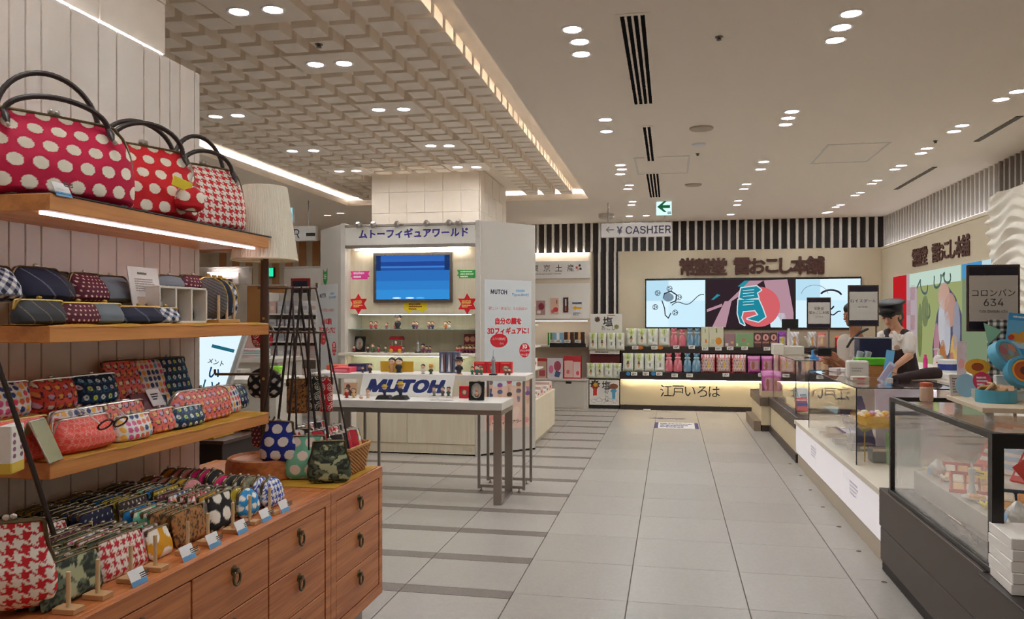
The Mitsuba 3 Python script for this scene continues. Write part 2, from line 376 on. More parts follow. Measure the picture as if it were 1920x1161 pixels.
# ceiling fittings
def onceil(x, y): return atz(x, y, CZ)
def diffuser(pts, n, label):
    a, b, c = (onceil(*p) for p in pts)          # near corner, near other corner, far corner
    y0, y1, x0, x1 = a[1], c[1], min(a[0], b[0]), max(a[0], b[0])
    k = thing('air_vent', label, 'vent')
    part(k, 'frame', pl(bx(x0 - .03, x1 + .03, y0 - .03, y1 + .03, CZ - .004, CZ), CEIL))
    w = (x1 - x0) / (2 * n - 1)
    for i in range(n): part(k, 'slot', pl(bx(x0 + 2 * i * w - .12 * w, x0 + (2 * i + 1.12) * w, y0, y1, CZ - .0055, CZ - .003), M('0b0a0a', .9, 0, .1)))
diffuser([(1163, 30), (1208, 28), (1220, 193)], 4, 'long ceiling vent with four black slots, closest to the viewer')
diffuser([(1206, 238), (1219, 238), (1224, 301)], 2, 'ceiling vent with two black slots between two four-slot vents')
diffuser([(1212, 326), (1234, 326), (1239, 369)], 4, 'small far ceiling vent with four black slots above the exit sign')
for (x0, y0), (x1, y1), lab in (((1831, 265), (1925, 217), 'nearer'), ((1680, 355), (1752, 313), 'further')):
    a, b = onceil(x0, y0), onceil(x1, y1)
    solo('slot_vent', pl(bx(a[0] - .025, a[0] + .025, b[1], a[1], CZ - .005, CZ), M('5d564e', .6)), f'{lab} thin grey slot vent in the ceiling by the slatted wall', 'vent')
for x, y, r, nm, cat, lab in ((1348, 69, .022, 'sprinkler', 'sprinkler', 'small grey sprinkler head in the plain ceiling between two lamp rows'), (598, 83, .024, 'sprinkler', 'sprinkler', 'small grey sprinkler head on a block of the coffered ceiling'),
                              (1308, 288, .02, 'sprinkler', 'sprinkler', 'tiny sprinkler head in the ceiling below the ring detector'), (1754, 264, .02, 'sprinkler', 'sprinkler', 'small sprinkler near the lamp row by the slatted wall')):
    z = 3.1 if x == 598 else CZ
    p = atz(x, y, z); solo(nm, pl(lathe([(r * .4, z - .022), (r * .7, z - .02), (r * .5, z - .012), (r * .5, z - .008), (r, z - .004), (r, z)], 16), M('77706a', .4, .6), 40), lab, cat, A=tr(p[0], p[1], 0))
for x, y, r, c, lab in ((1315, 240, .1, 'b5a898', 'flat round beige speaker cover in the plain ceiling'), (1310, 270, .062, 'e4e6ea', 'white ring detector in the ceiling below the round speaker cover'), (1300, 346, .1, 'b5a898', 'far flat round speaker cover in the ceiling left of the middle lamp row'),
                        (735, 316, .1, 'c2b6a6', 'flat round speaker cover in the coffered ceiling')):
    z = 3.1 if x == 735 else CZ
    p = atz(x, y, z); solo('ceiling_speaker' if r > .08 else 'smoke_detector', pl(lathe([(r * .5, z - .014), (r * .93, z - .014), (r, z - .006), (r, z)], 28), M(c, .6), 40), lab, 'speaker' if r > .08 else 'detector', A=tr(p[0], p[1], 0))
for pts, lab in ((((1542, 282), (1600, 282), (1532, 298)), 'ceiling access hatch outline right of the middle lamp row'), (((1190, 305), (1283, 305), (1192, 320)), 'access hatch in the ceiling right of the first lamp row')):
    a, b, c = (onceil(*p) for p in pts)
    x0, x1, y0, y1 = a[0], max(b[0], a[0] + .55), min(a[1], c[1]) - .25, max(a[1], c[1]) + .25
    solo('ceiling_hatch', pl(join(bx(x0, x0 + .02, y0, y1, CZ - .003, CZ), bx(x1 - .02, x1, y0, y1, CZ - .003, CZ), bx(x0, x1, y0, y0 + .02, CZ - .003, CZ), bx(x0, x1, y1 - .02, y1, CZ - .003, CZ)), M('d6d2ca', .5)), lab, 'hatch')
# ================= cloth prints and clasp purses =================
def C(*h): return np.array([lin(x) for x in h])
def _h(i, j, k=0):
    v = np.sin(i * 127.1 + j * 311.7 + k * 74.7) * 43758.5453
    return v - np.floor(v)
def p_solid(c): return lambda x, z: np.repeat(C(c), len(x), 0)
def p_dots(bg, fg, p, r, rx=1.0):
    b, f = C(bg)[0], C(fg)[0]
    def fn(x, z):
        j = np.floor(z / p); xx = x + p * 0.5 * (j % 2); i = np.floor(xx / p)
        d = np.hypot((xx - (i + .5) * p) * rx, z - (j + .5) * p)
        return np.where((d < r)[:, None], f, b)
    return fn
def p_hound(a, b, s):
    a, b = C(a)[0], C(b)[0]
    def fn(x, z):
        i, j = np.floor(x / s * 8).astype(int), np.floor(z / s * 8).astype(int)
        t = np.where((i + j) % 4 < 2, (i // 4) % 2, (j // 4) % 2) == 0
        return np.where(t[:, None], a, b)
    return fn
def p_camo(cols, s, seed):
    cc = C(*cols)
    def fn(x, z):
        n = meshkit.fbm(np.stack([x / s, z / s * 1.35, 0 * x], 1), 3, seed); m = meshkit.fbm(np.stack([x / s * .8 + 9, z / s, 0 * x + 4], 1), 3, seed + 7)
        k = np.where(m > .6, 2, np.where(n < .42, 0, np.where(n < .56, 1, np.where(n < .66, 0, 3))))
        return cc[k]
    return fn
def p_stripe(bg, fg, p, w, ang, bg2=None):
    b, f = C(bg)[0], C(fg)[0]; c, s = math.cos(math.radians(ang)), math.sin(math.radians(ang))
    def fn(x, z):
        u = (x * c + z * s) / p; t = u - np.floor(u)
        o = np.where((t < w)[:, None], f, b)
        return o if bg2 is None else np.where(((t > .5) & (t < .5 + w))[:, None], C(bg2)[0], o)
    return fn
def p_gingham(a, m, b, p):
    a, m, b = C(a)[0], C(m)[0], C(b)[0]
    def fn(x, z):
        u, v = (x + z) / p / 1.414, (x - z) / p / 1.414
        i, j = np.floor(u).astype(int) % 2, np.floor(v).astype(int) % 2
        k = i + j
        return np.where((k == 2)[:, None], b, np.where((k == 1)[:, None], m, a))
    return fn
def p_multi(bg, cols, p, r, ring=None):
    b, cc = C(bg)[0], C(*cols)
    def fn(x, z):
        i, j = np.floor(x / p), np.floor(z / p)
        d = np.hypot(x - (i + .5) * p, z - (j + .5) * p)
        k = (_h(i, j) * len(cols)).astype(int)
        o = np.where((d < r)[:, None], cc[k], b)
        if ring: o = np.where(((d < r * .38) & (_h(i, j, 3) > .5))[:, None], C(ring)[0], o)
        return o
    return fn
def p_sheep(bg, p):
    b, dk, cc = C(bg)[0], C('4a2438')[0], C('f2ead0', 'f6b95a', 'd9b9d8', 'f4e3a8', 'f0a060')
    def fn(x, z):
        i, j = np.floor(x / p), np.floor(z / p); u, v = x / p - i - .5, z / p - j - .5
        o = np.where((np.hypot(u / .30, v / .22) < 1)[:, None], cc[(_h(i, j) * 5).astype(int)], b)
        m = ((np.abs(np.abs(u) - .32) < .08) & (np.abs(v + .1) < .1)) | ((np.abs(u - .36) < .07) & (np.abs(v - .25) < .2)) | ((np.abs(u) < .2) & (np.abs(v + .33) < .06))
        return np.where(m[:, None], dk, o)
    return fn
def p_daisy(p):
    b, s, cc = C('16284a')[0], C('1f5d84')[0], C('e9efe6', 'c9d95c', 'e8f0e8', '9cc8d8', 'd9c2cf')
    def fn(x, z):
        j = np.floor(z / p); xx = x + p * .5 * (j % 2); i = np.floor(xx / p)
        d = np.hypot(xx - (i + .5) * p, z - (j + .5) * p)
        d2 = np.hypot(xx - (i + .5) * p, z - (j + .2) * p)
        o = np.where(((d2 < p * .42) & (d2 > p * .2))[:, None], s, b)
        o = np.where((d < p * .27)[:, None], cc[(_h(i, j) * 5).astype(int)], o)
        return np.where((d < p * .1)[:, None], C('3a5a78')[0], o)
    return fn
def p_leopard():
    a, b = C('a5713f')[0], C('43281a')[0]
    def fn(x, z):
        n = meshkit.fbm(np.stack([x / .011, z / .011, 0 * x], 1), 2, 3)
        return np.where((np.abs(n - .52) < .055)[:, None] | (n > .72)[:, None], b, a)
    return fn
def p_honey(bg, ln, p):
    a, b = C(bg)[0], C(ln)[0]
    def fn(x, z):
        j = np.floor(z / p); xx = x + p * .5 * (j % 2); i = np.floor(xx / p)
        d = np.hypot(xx - (i + .5) * p, z - (j + .5) * p)
        return np.where((np.abs(d - p * .46) < p * .06)[:, None], b, a)
    return fn
def p_swirl(bg, fg, p):
    a, b = C(bg)[0], C(fg)[0]
    def fn(x, z):
        i, j = np.floor(x / p), np.floor(z / p); u, v = x - (i + .5) * p, z - (j + .5) * p
        r = np.hypot(u, v); t = np.arctan2(v, u) / 6.283
        q = r / (p * .18) - t; q = q - np.floor(q)
        return np.where(((q < .35) & (r < p * .46))[:, None], b, a)
    return fn
CAMO = ('2b2f28', '4f5a45', 'a9ab86', '66705a'); PAL = ('f08a3c', 'e8506a', '2f3f78', '6aa8cc', 'f2b64a', 'd95a94', 'e8724a', '8a8f98')
PATS = {'dots_crimson': p_dots('b8153c', 'f0e6d4', .066, .0215, 1.0), 'dots_red': p_dots('c01c24', 'f0e6d4', .066, .021, 1.0), 'hound_red': p_hound('c4242c', 'f0e8dc', .033),
        'camo': p_camo(CAMO, .03, 5), 'multi': p_multi('f0ebe6', PAL, .026, .0105), 'sheep': p_sheep('f07468', .034), 'sheep_dark': p_sheep('d9503f', .036), 'daisy': p_daisy(.034),
        'honey': p_honey('ee4f45', 'f38a74', .02), 'gingham': p_gingham('e6e6e4', '9096a8', '1c2238', .0155), 'stripe_navy': p_stripe('1b2038', '5a6274', .085, .07, 35),
        'stripe_grey': p_stripe('3c3d42', '75705f', .05, .06, 35), 'burgundy': p_dots('581f30', 'd9b8ac', .0185, .0036), 'grey': p_solid('6e7880'), 'navy': p_solid('20263c'),
        'leopard': p_leopard(), 'dots_black': p_dots('1b191a', 'efe9dc', .064, .023), 'dots_blue': p_dots('1f2e8e', 'eeeae2', .062, .023), 'dots_mint': p_dots('7cc4a4', 'f2e4d6', .064, .023),
        'dots_yellow': p_dots('d99a1e', 'f3ecdf', .085, .032), 'pin_navy': p_dots('1e1d3c', 'd9d3cf', .024, .0026), 'pin_brown': p_dots('43332f', 'e0d2c8', .02, .003), 'pin_yellow': p_dots('b69a1c', 'f0e8c0', .02, .003),
        'pin_blue': p_dots('1f74b0', 'e8eef2', .02, .003), 'blue_cat': p_dots('2a8cc8', 'f0eee6', .036, .0105, .7), 'hound_blue': p_hound('2a44a4', 'f0efee', .024), 'hound_small': p_hound('b8242c', 'efe6dc', .026),
        'mustard': p_solid('c99a26'), 'pink': p_solid('e59a9a'), 'magenta': p_solid('d11c66'), 'black': p_solid('1c191a'), 'bw_lattice': p_gingham('1d1c1e', '1d1c1e', 'dfdcd8', .02), 'olive': p_solid('7b785e'),
        'swirl_red': p_swirl('b81a24', 'f0e4dc', .05), 'swirl_black': p_swirl('1e231e', 'e4e6d8', .05), 'tweed': p_stripe('4f4b50', '77716c', .012, .4, 60), 'red': p_solid('b81c30'), 'redwhite': p_multi('e8e0dc', ('c8283c', '2a3c90', 'c8283c', 'e0b030'), .04, .018)}
SHAPES = {  # t, half width, t, half thickness (fractions)
    'flat': ([0, .06, .3, 1], [.93, 1, 1, .95], [0, .12, .8, 1], [.3, 1, .7, .35]),
    'puff': ([0, .12, .35, .8, 1], [.82, .98, 1, .92, .84], [0, .15, .4, .8, 1], [.45, 1, .95, .5, .28]),
    'boston': ([0, .1, .3, .6, .85, 1], [.93, .99, 1, .96, .86, .7], [0, .1, .35, .7, 1], [.6, 1, .95, .62, .12]),
    'round': ([0, .1, .3, .55, .8, .93, 1], [.6, .86, 1, .98, .8, .55, .2], [0, .2, .5, .85, 1], [.4, 1, 1, .7, .3]),
    'roll': ([0, .1, .5, .9, 1], [.96, 1, 1, .97, .93], [0, .12, .3, .5, .7, .9, 1], [.35, .8, 1, .98, .8, .45, .2]),
    'bell': ([0, .08, .25, .5, .75, 1], [.78, .95, 1, .92, .76, .7], [0, .12, .35, .7, 1], [.35, .9, 1, .55, .2])}
_PR = {}
def purse(shape, pat, w, h, T, res=.005, metal=DKBRASS, uo=0.0, vo=0.0, t0=.62, fr=.0035, bell=.006, mat=VC):
    """parts of a clasp purse, base on z = 0, width along x, front at -y"""
    key = (shape, pat, round(w, 3), round(h, 3), round(T, 3), res, metal, uo, vo, t0, fr, bell, mat)
    if key in _PR: return _PR[key]
    ta, wa, tb, th = SHAPES[shape]
    ns, nt = max(8, int(w / res)), max(8, int((h + T * .6) / res))
    sm = lambda t, a, b: np.interp(t, a, b) if len(a) < 4 else np.maximum(__import__('scipy.interpolate').interpolate.PchipInterpolator(a, b)(t), 0)
    s = np.linspace(-1, 1, ns + 1); t = np.linspace(0, 1, nt + 1)
    Sg, Tg = np.meshgrid(s, t)
    hw = w / 2 * sm(Tg, ta, wa); tk = T / 2 * sm(Tg, tb, th) * np.maximum(1 - np.abs(Sg) ** 3, 0) ** .5
    X, Z = hw * Sg, h * Tg
    arc_ = np.abs(np.gradient(tk, axis=0)).cumsum(0)
    vs, cs, fs = [], [], []
    i = np.arange(nt)[:, None] * (ns + 1) + np.arange(ns)[None]; i = i.ravel()
    for sg in (-1, 1):
        v = np.stack([X, sg * tk, Z], -1).reshape(-1, 3)
        wr = .0025 * (meshkit.noise(v / max(.03, .12 * w), 3) - .5); v = v + np.stack([0 * wr, sg * wr * (tk.ravel() > .002), 0 * wr], 1)
        vs.append(v); cs.append(PATS[pat](X.ravel() + uo + .5, (Z + .55 * arc_).ravel() + vo + .3))
        f = np.vstack([np.stack([i, i + 1, i + ns + 2], 1), np.stack([i, i + ns + 2, i + ns + 1], 1)])
        fs.append((f if sg < 0 else f[:, ::-1]) + (0 if sg < 0 else (nt + 1) * (ns + 1)))
    body = pl((np.vstack(vs), np.vstack(fs)), mat, True, color=np.vstack(cs))
    tt = np.linspace(t0, .985, 7); hwt = w / 2 * sm(tt, ta, wa)
    ty = T / 2 * float(sm(np.array([.97]), tb, th)[0]) * .6
    def loop(y):
        q = np.vstack([np.stack([-hwt - fr * .3, 0 * tt + y * (tt - t0) / (1 - t0), tt * h], 1), [[-hwt[-1] * .9, y, h + fr * .2], [0, y, h + fr * .3], [hwt[-1] * .9, y, h + fr * .2]], np.stack([hwt + fr * .3, 0 * tt + y * (tt - t0) / (1 - t0), tt * h], 1)[::-1]])
        return tube(q, fr, 6)
    fm = pl(join(loop(-ty), loop(ty)), metal, 50)
    ck = pl(join(*[m for sx in (-1, 1) for m in (ell(bell, bell, bell, (sx * bell * .8, sx * .002, h + bell * 1.3), 8, 6), rod((sx * bell * .8, sx * .002, h + bell * 1.2), (-sx * bell * 1.2, 0, h + fr * .4), bell * .35, 5))]), SILVER if metal != BRASS else BRASS, 50)
    _PR[key] = (body, fm, ck)
    return _PR[key]
def put_purse(name, label, group, pr, A, cat='purse', extra=()):
    k = thing(name, label, cat, group)
    part(k, 'body', pr[0], A); part(k, 'frame', pr[1], A); part(k, 'clasp', pr[2], A)
    for nm, d, *lb in extra: part(k, nm, d, A, *(lb or ()))
    return k
FACE = rot('z', 90)          # front (-y) turned to face the aisle (+x), width along the wall
def face(x, y, z, tilt=0, yaw=0): return tr(x, y, z) @ rot('z', yaw) @ FACE @ rot('x', tilt)
def span(x0, x1, ytop, X, z0):
    a, b, c = atx(x0, 500, X), atx(x1, 500, X), atx((x0 + x1) / 2, ytop, X)
    return (a[1] + b[1]) / 2, b[1] - a[1], c[2] - z0

# ================= board shelves and cabinet =================
SF = -1.71
Z1, Z2, Z3, ZC = 1.804, 1.430, 1.045, 0.742
for zt, lab in ((Z1, 'top wooden shelf on the board wall carrying three red handbags'), (Z2, 'middle wooden shelf on the board wall under the tie-cloth purses'), (Z3, 'lowest wooden shelf on the board wall under the coral purses')):
    k = thing('wall_shelf', lab, 'shelf')
    part(k, 'board', pl(bx(SX, SF, 1.937, SE, zt - .048, zt, .0015), SHELFW))
    if zt == Z1:
        part(k, 'shelf_mat', pl(bx(SX + .01, SF + .004, 1.95, SE + .02, zt, zt + .004), BLACK), label='black cloth laid on the shelf')
        part(k, 'light_tube', emit(bx(SF - .055, SF - .043, 1.96, 3.14, zt - .056, zt - .049), (3.6, 3.35, 3.7)), label='white light strip under the shelf edge')
    else:
        n = 60; yy = np.linspace(1.945, SE - .005, n); e = .008 * np.sin(yy * 9) * np.sin(yy * 23)
        v = np.vstack([np.stack([0 * yy + SX + .02, yy, 0 * yy + zt + .002], 1), np.stack([0 * yy + SF - .02 + e + .012, yy, 0 * yy + zt + .003 + .002 * np.sin(yy * 31)], 1), np.stack([0 * yy + SF + .003 + e * .3, yy, 0 * yy + zt - .004 - .3 * np.abs(e)], 1)])
        i = np.arange(n - 1); f = np.vstack([np.stack([i, i + 1, n + i + 1], 1), np.stack([i, n + i + 1, n + i], 1), np.stack([n + i, n + i + 1, 2 * n + i + 1], 1), np.stack([n + i, 2 * n + i + 1, 2 * n + i], 1)])
        part(k, 'shelf_cloth', pl((v, f[:, ::-1]), M('b98a2c', .85)), label='mustard cloth lining the shelf')

# cabinet with drawers
cf = -1.36
k = thing('drawer_cabinet', 'cherry wood cabinet of ring-handled drawers under the purse shelves', 'cabinet')
part(k, 'carcass', pl(bx(SX + .002, cf - .022, .6, 3.04, .135, ZC, .002), CHERRY))
part(k, 'face_rail', pl(bx(cf - .022, cf, .6, 3.04, .695, ZC, .001), CHERRY)); part(k, 'face_rail', pl(bx(cf - .022, cf, .6, 3.04, .135, .186, .001), CHERRY)); part(k, 'face_stile', pl(bx(cf - .022, cf, 2.992, 3.04, .186, .695, .001), CHERRY))
part(k, 'plinth', pl(bx(SX, cf - .09, .6, 3.04, 0, .135), M('a8a29b', .5)))
k2 = thing('drawer_chest', 'narrow cherry wood chest of three ring-handled drawers at the cabinet end', 'chest of drawers')
part(k2, 'carcass', pl(bx(SX - .2, cf - .022, 3.043, 3.63, .135, ZC, .002), CHERRY))
part(k2, 'face_rail', pl(bx(cf - .022, cf, 3.043, 3.63, .695, ZC, .001), CHERRY)); part(k2, 'face_rail', pl(bx(cf - .022, cf, 3.043, 3.63, .135, .186, .001), CHERRY))
for a, b in ((3.043, 3.093), (3.59, 3.63)): part(k2, 'face_stile', pl(bx(cf - .022, cf, a, b, .186, .695, .001), CHERRY))
part(k2, 'plinth', pl(bx(SX - .2, cf - .09, 3.043, 3.6, 0, .135), M('a8a29b', .5)))
ringp = pl(join(tube(np.stack([0 * np.arange(20) + .012, .019 * np.cos(np.arange(20) * np.pi / 10), -.024 + .022 * np.sin(np.arange(20) * np.pi / 10)], 1), .0042, 8, True)), DKBRASS, 50)
knobp = pl(join(xf(lathe([(.017, 0), (.016, .003), (.009, .005), (.008, .012), (.01, .016), (1e-4, .018)], 14), rot('y', 90))), DKBRASS, 40)
for kk, cols in ((k, [(1.18, 1.628), (1.632, 2.08), (2.084, 2.53), (2.534, 2.988)]), (k2, [(3.097, 3.586)])):
    for a, b in cols:
        for z in (.19, .358, .526):
            d = part(kk, 'drawer', pl(bx(cf - .018, cf - .002, a + .002, b - .002, z + .0, z + .1645, .002), CHERRY))
            A = tr(cf - .002, (a + b) / 2, z + .125)
            part(d, 'ring_handle', ringp, A); part(d, 'handle_boss', knobp, A)

# ---- three handbags on the top shelf ----
def handle(w, h, y, r=.0085, lean=0.0):
    q = arc(0, 0, w / 2, h, 0, 180, 22); q[:, 1] = y + lean * q[:, 2]
    return q
def handbag(pat, cy, w, h, T, hw, label, hh=(.185, .11), yaw=0):
    pr = purse('boston', pat, w, h, T, .0035, DKBRASS, fr=.005, bell=.011, t0=.35)
    ex = []
    for sy, H, ln in ((-1, hh[1], -.12), (1, hh[0], .05)):
        q = handle(hw, H, sy * T * .16, lean=ln) + [0, 0, h * .93]
        ex.append(('handle', pl(tube(q, .0085, 10), LEATHER, 50)))
        for sx in (-1, 1):
            yy = sy * T * .25
            ex.append(('handle_tab', pl(tube([[sx * hw / 2, sy * T * .16, h * .95], [sx * hw / 2 * 1.0, yy * 1.05, h * .87], [sx * hw / 2, yy * 1.35, h * .78]], [.008, .011, .004], 8), LEATHER, 50)))
            ex.append(('rivet', pl(ell(.008, .008, .008, (sx * hw / 2 * 1.02, yy * 1.42 , h * .77), 8, 6), SILVER, True)))
    return put_purse('handbag', label, None, pr, face(-1.865, cy, Z1 + .004, 0, yaw), 'handbag', ex)
handbag('dots_crimson', 2.13, .49, .262, .2, .30, 'large crimson handbag with cream polka dots and tall black handles', (.16, .07), yaw=-27)
b2 = handbag('dots_red', 2.555, .41, .262, .19, .27, 'red polka dot handbag with a dotted ball charm, middle of the top shelf', (.115, .095), yaw=-26)
handbag('hound_red', 2.93, .38, .262, .18, .23, 'red and white houndstooth handbag at the far end of the top shelf', (.145, .075), yaw=-24)
_m = purse('round', 'dots_red', .105, .09, .07, .003, SILVER, fr=.003, bell=.005)
k = thing('bag_charm', 'small red polka dot ball purse hanging with a yellow tag on the middle handbag', 'bag charm')
A = face(SF + .0, 2.60, Z1 + .035, 0, -26)
part(k, 'body', _m[0], A); part(k, 'frame', _m[1], A); part(k, 'clasp', _m[2], A)
part(k, 'tag', pl(xf(cbx(.075, .003, .035, .001), rot('y', 15)), M('e6cf2e', .5)), A @ tr(-.045, -.02, .075), 'yellow paper tag')
part(k, 'chain', pl(tube([[0, 0, .1], [.02, .012, .14], [.012, .02, .175]], .004, 6), SILVER, 50), A)
CARDP = (pl(xf(cbx(.062, .0015, .045), rot('x', -25)), M('f1eff0', .4)), pl(xf(cbx(.062, .0017, .014), rot('x', -25)), M('5f9fd0', .4)), pl(xf(poly(lines(.045, .016, 3), .0006), tr(0, -.015, .032) @ rot('x', 65)), INK))
def price_card(A, label, group=None):
    k = thing('price_card', label, 'price card', group)
    for nm, d in zip(('card', 'blue_band', 'print'), CARDP): part(k, nm, d, A)
price_card(face(SF + .006, float(atx(118, 370, SF)[1]), Z1 - .004), 'white and blue price card in front of the crimson polka dot handbag')

# ---- middle shelf ----
def shelf_purse(px, X, z0, shape, pat, T, label, group=None, tilt=0, metal=DKBRASS, name='clasp_purse', t0=.62, mat=VC, uo=0., res=.0035, grow=1.0):
    cy, w, h = span(px[0], px[1], px[2], X, z0)
    pr = purse(shape, pat, w * grow, h, T, res, metal, uo=uo, t0=t0, mat=mat)
    return put_purse(name, label, group, pr, face(X - T / 2, cy, z0 + .004, tilt))
def riser(y0, y1, X0, X1, z, h, label):
    k = thing('acrylic_riser', label, 'display riser')
    part(k, 'top', pl(bx(X0, X1, y0, y1, z + h - .005, z + h), PANE))
    part(k, 'front', pl(bx(X1 - .005, X1, y0, y1, z + .004, z + h - .005), PANE))
riser(1.96, 2.73, -2.02, -1.84, Z2, .07, 'clear acrylic step behind the purses on the middle shelf')
R2 = Z2 + .07
for px, pat, lab in (((-40, 62, 500), 'gingham', 'navy and white checked purse at the near end of the middle shelf step'), ((52, 150, 504), 'stripe_navy', 'dark navy tie-stripe purse on the clear step of the middle shelf'),
                     ((106, 166, 512), 'stripe_grey', 'grey tie-stripe purse behind the navy one on the middle shelf step'), ((158, 222, 515), 'burgundy', 'burgundy pin-dot purse on the clear step of the middle shelf'), ((204, 270, 520), 'grey', 'plain grey purse beside the acrylic sign on the middle shelf step')):
    shelf_purse(px, -1.86 - (.03 if 'behind' in lab else 0), R2, 'boston', pat, .1, lab, tilt=-10, t0=.5, res=.0024)
for px, pat, lab in (((50, 136, 566), 'stripe_grey', 'gold-framed charcoal striped purse at the front of the middle shelf'), ((131, 200, 571), 'burgundy', 'gold-framed burgundy pin-dot purse at the front of the middle shelf'), ((188, 243, 572), 'grey', 'gold-framed plain grey purse at the front of the middle shelf'),
                     ((235, 318, 578), 'stripe_navy', 'gold-framed navy tie-stripe purse at the front of the middle shelf'), ((308, 347, 580), 'gingham', 'gold-framed checked purse beside the white cubby box')):
    shelf_purse(px, -1.735, Z2, 'puff', pat, .075, lab, metal=BRASS, grow=1.08, res=.0024)
# white cubby box with purses, two purses on top
cb = thing('cubby_box', 'white box of three open cubbies on the middle shelf', 'display box')
y0, y1 = float(atx(290, 580, -1.80)[1]), float(atx(396, 580, -1.76)[1]); n3 = (y1 - y0) / 3
zb = Z2 + .004; hb = .135
for nm, m in (('base', bx(-1.99, -1.78, y0, y1, zb, zb + .008, .001)), ('top', bx(-1.99, -1.78, y0, y1, zb + hb - .008, zb + hb, .001)), ('back', bx(-1.998, -1.99, y0, y1, zb, zb + hb))): part(cb, nm, pl(m, WHITE))
for i in range(4): part(cb, 'divider', pl(bx(-1.99, -1.78, y0 + i * n3 - .004 * (i > 0), y0 + i * n3 + .006, zb + .008, zb + hb - .008, .001), WHITE))
for i, (pat, lab) in enumerate((('tweed', 'small tweed purse inside the first cubby of the white box'), ('stripe_navy', 'small navy striped purse inside the middle cubby of the white box'), ('navy', 'small plain navy purse inside the last cubby of the white box'))):
    put_purse('clasp_purse', lab, None, purse('puff', pat, n3 * .8, .075, .05, .004), face(-1.84, y0 + (i + .5) * n3, zb + .008))
for a, b, pat, lab in ((308, 356, 'grey', 'grey purse lying on top of the white cubby box'), (352, 400, 'burgundy', 'burgundy pin-dot purse on top of the white cubby box')):
    shelf_purse((a, b, 520), -1.83, zb + hb - .003, 'puff', pat, .07, lab)
# acrylic sign holder
def card_sign(name, cat, label, A, w, h, prints, base='f0eeee', th=.004, frame_mat=None):
    k = thing(name, label, cat)
    part(k, 'card', pl(xf(bx(-w / 2, w / 2, 0, h, -th, 0), I()), M(base, .35)), A)
    for nm, shp, c, z in prints: part(k, nm, pl(mv(poly(shp, .0006), 0, 0, z), M(c, .5)), A)
    return k
A = tr(-1.82, float(atx(283, 500, -1.82)[1]), Z2 + .012) @ frame((0, 0, 0), (0, 1, 0), (-.18, 0, 1))
ks = card_sign('sign_holder', 'sign holder', 'clear acrylic sign holder with a white leaflet between grey purses', A, .165, .195,
          [('heading', affinity.translate(lines(.07, .014, 1), 0, .172), '3a3436', .0), ('text_lines', affinity.translate(lines(.11, .05, 6, .5), 0, .13), '9a9094', 0), ('picture', rrect(.11, .065, .004, 0, .055), 'cdb9a4', 0), ('picture_purse', oval(.03, .014, .002, .05), '5a4650', .0006), ('picture_table', sbox(-.054, .023, .054, .036), 'b98552', .0006)])
part(ks, 'acrylic_front', pl(bx(-.085, .085, -.004, .2, .004, .006), PANE), A)
# stand with round purses
k = thing('purse_stand', 'small wooden peg stand holding round purses at the end of the middle shelf', 'stand')
ys = float(atx(425, 600, -1.78)[1]); XS = -1.83
part(k, 'base', pl(bx(XS - .05, XS + .07, ys - .09, ys + .07, Z2 + .004, Z2 + .018, .002), M('c49a66', .5)))
for dx, dy in ((-.03, -.06), (.05, -.06), (.05, .0), (-.03, .03), (.05, .055)): part(k, 'peg', pl(mv(cyl(.006, Z2 + .018, Z2 + .115, 10), XS + dx, ys + dy), M('dcc09a', .5), 40))
for dy, pat, lab in ((.03, 'gingham', 'round checked purse at the back of the peg stand'), (-.012, 'navy', 'round navy purse in the middle of the peg stand'), (-.055, 'tweed', 'round grey striped purse at the front of the peg stand')):
    put_purse('round_purse', lab, None, purse('round', pat, .15, .165, .05, .0035, BRASS, t0=.4), tr(XS + .005, ys + dy - .005, Z2 + .02) @ rot('z', 50), 'purse')

# ---- lowest shelf ----
riser(1.955, 2.62, -2.02, -1.88, Z3, .1, 'clear acrylic step behind the coral purses on the lowest shelf')
R3 = Z3 + .1
for px, pat, lab in (((-30, 78, 722), 'multi', 'white barrel purse with bright circles at the near end of the lowest shelf'), ((80, 162, 714), 'sheep_dark', 'coral barrel purse with small animals on the lowest shelf step'), ((152, 238, 706), 'daisy', 'navy flower-dot barrel purse on the lowest shelf step')):
    shelf_purse(px, -1.89, R3, 'roll', pat, .11, lab, tilt=0, t0=.75, metal=SILVER)
for px, pat, lab in (((222, 290, 676), 'sheep', 'tall coral case leaning on the board wall above the card holder'), ((270, 336, 674), 'multi', 'tall white case with bright circles leaning on the board wall'), ((312, 374, 670), 'daisy', 'tall navy flower-dot case leaning on the board wall')):
    shelf_purse(px, -1.93, Z3 + .05, 'flat', pat, .035, lab, tilt=-16, t0=.9)
shelf_purse((0, 122, 790), -1.74, Z3, 'puff', 'honey', .12, 'plain coral honeycomb purse behind the mirror stand, near end of the lowest shelf', metal=BRASS, mat=VCG)
kc = shelf_purse((132, 236, 786), -1.705, Z3, 'puff', 'honey', .11, 'shiny coral honeycomb glasses case with spectacles on it', metal=SILVER, mat=VCG, tilt=-6)
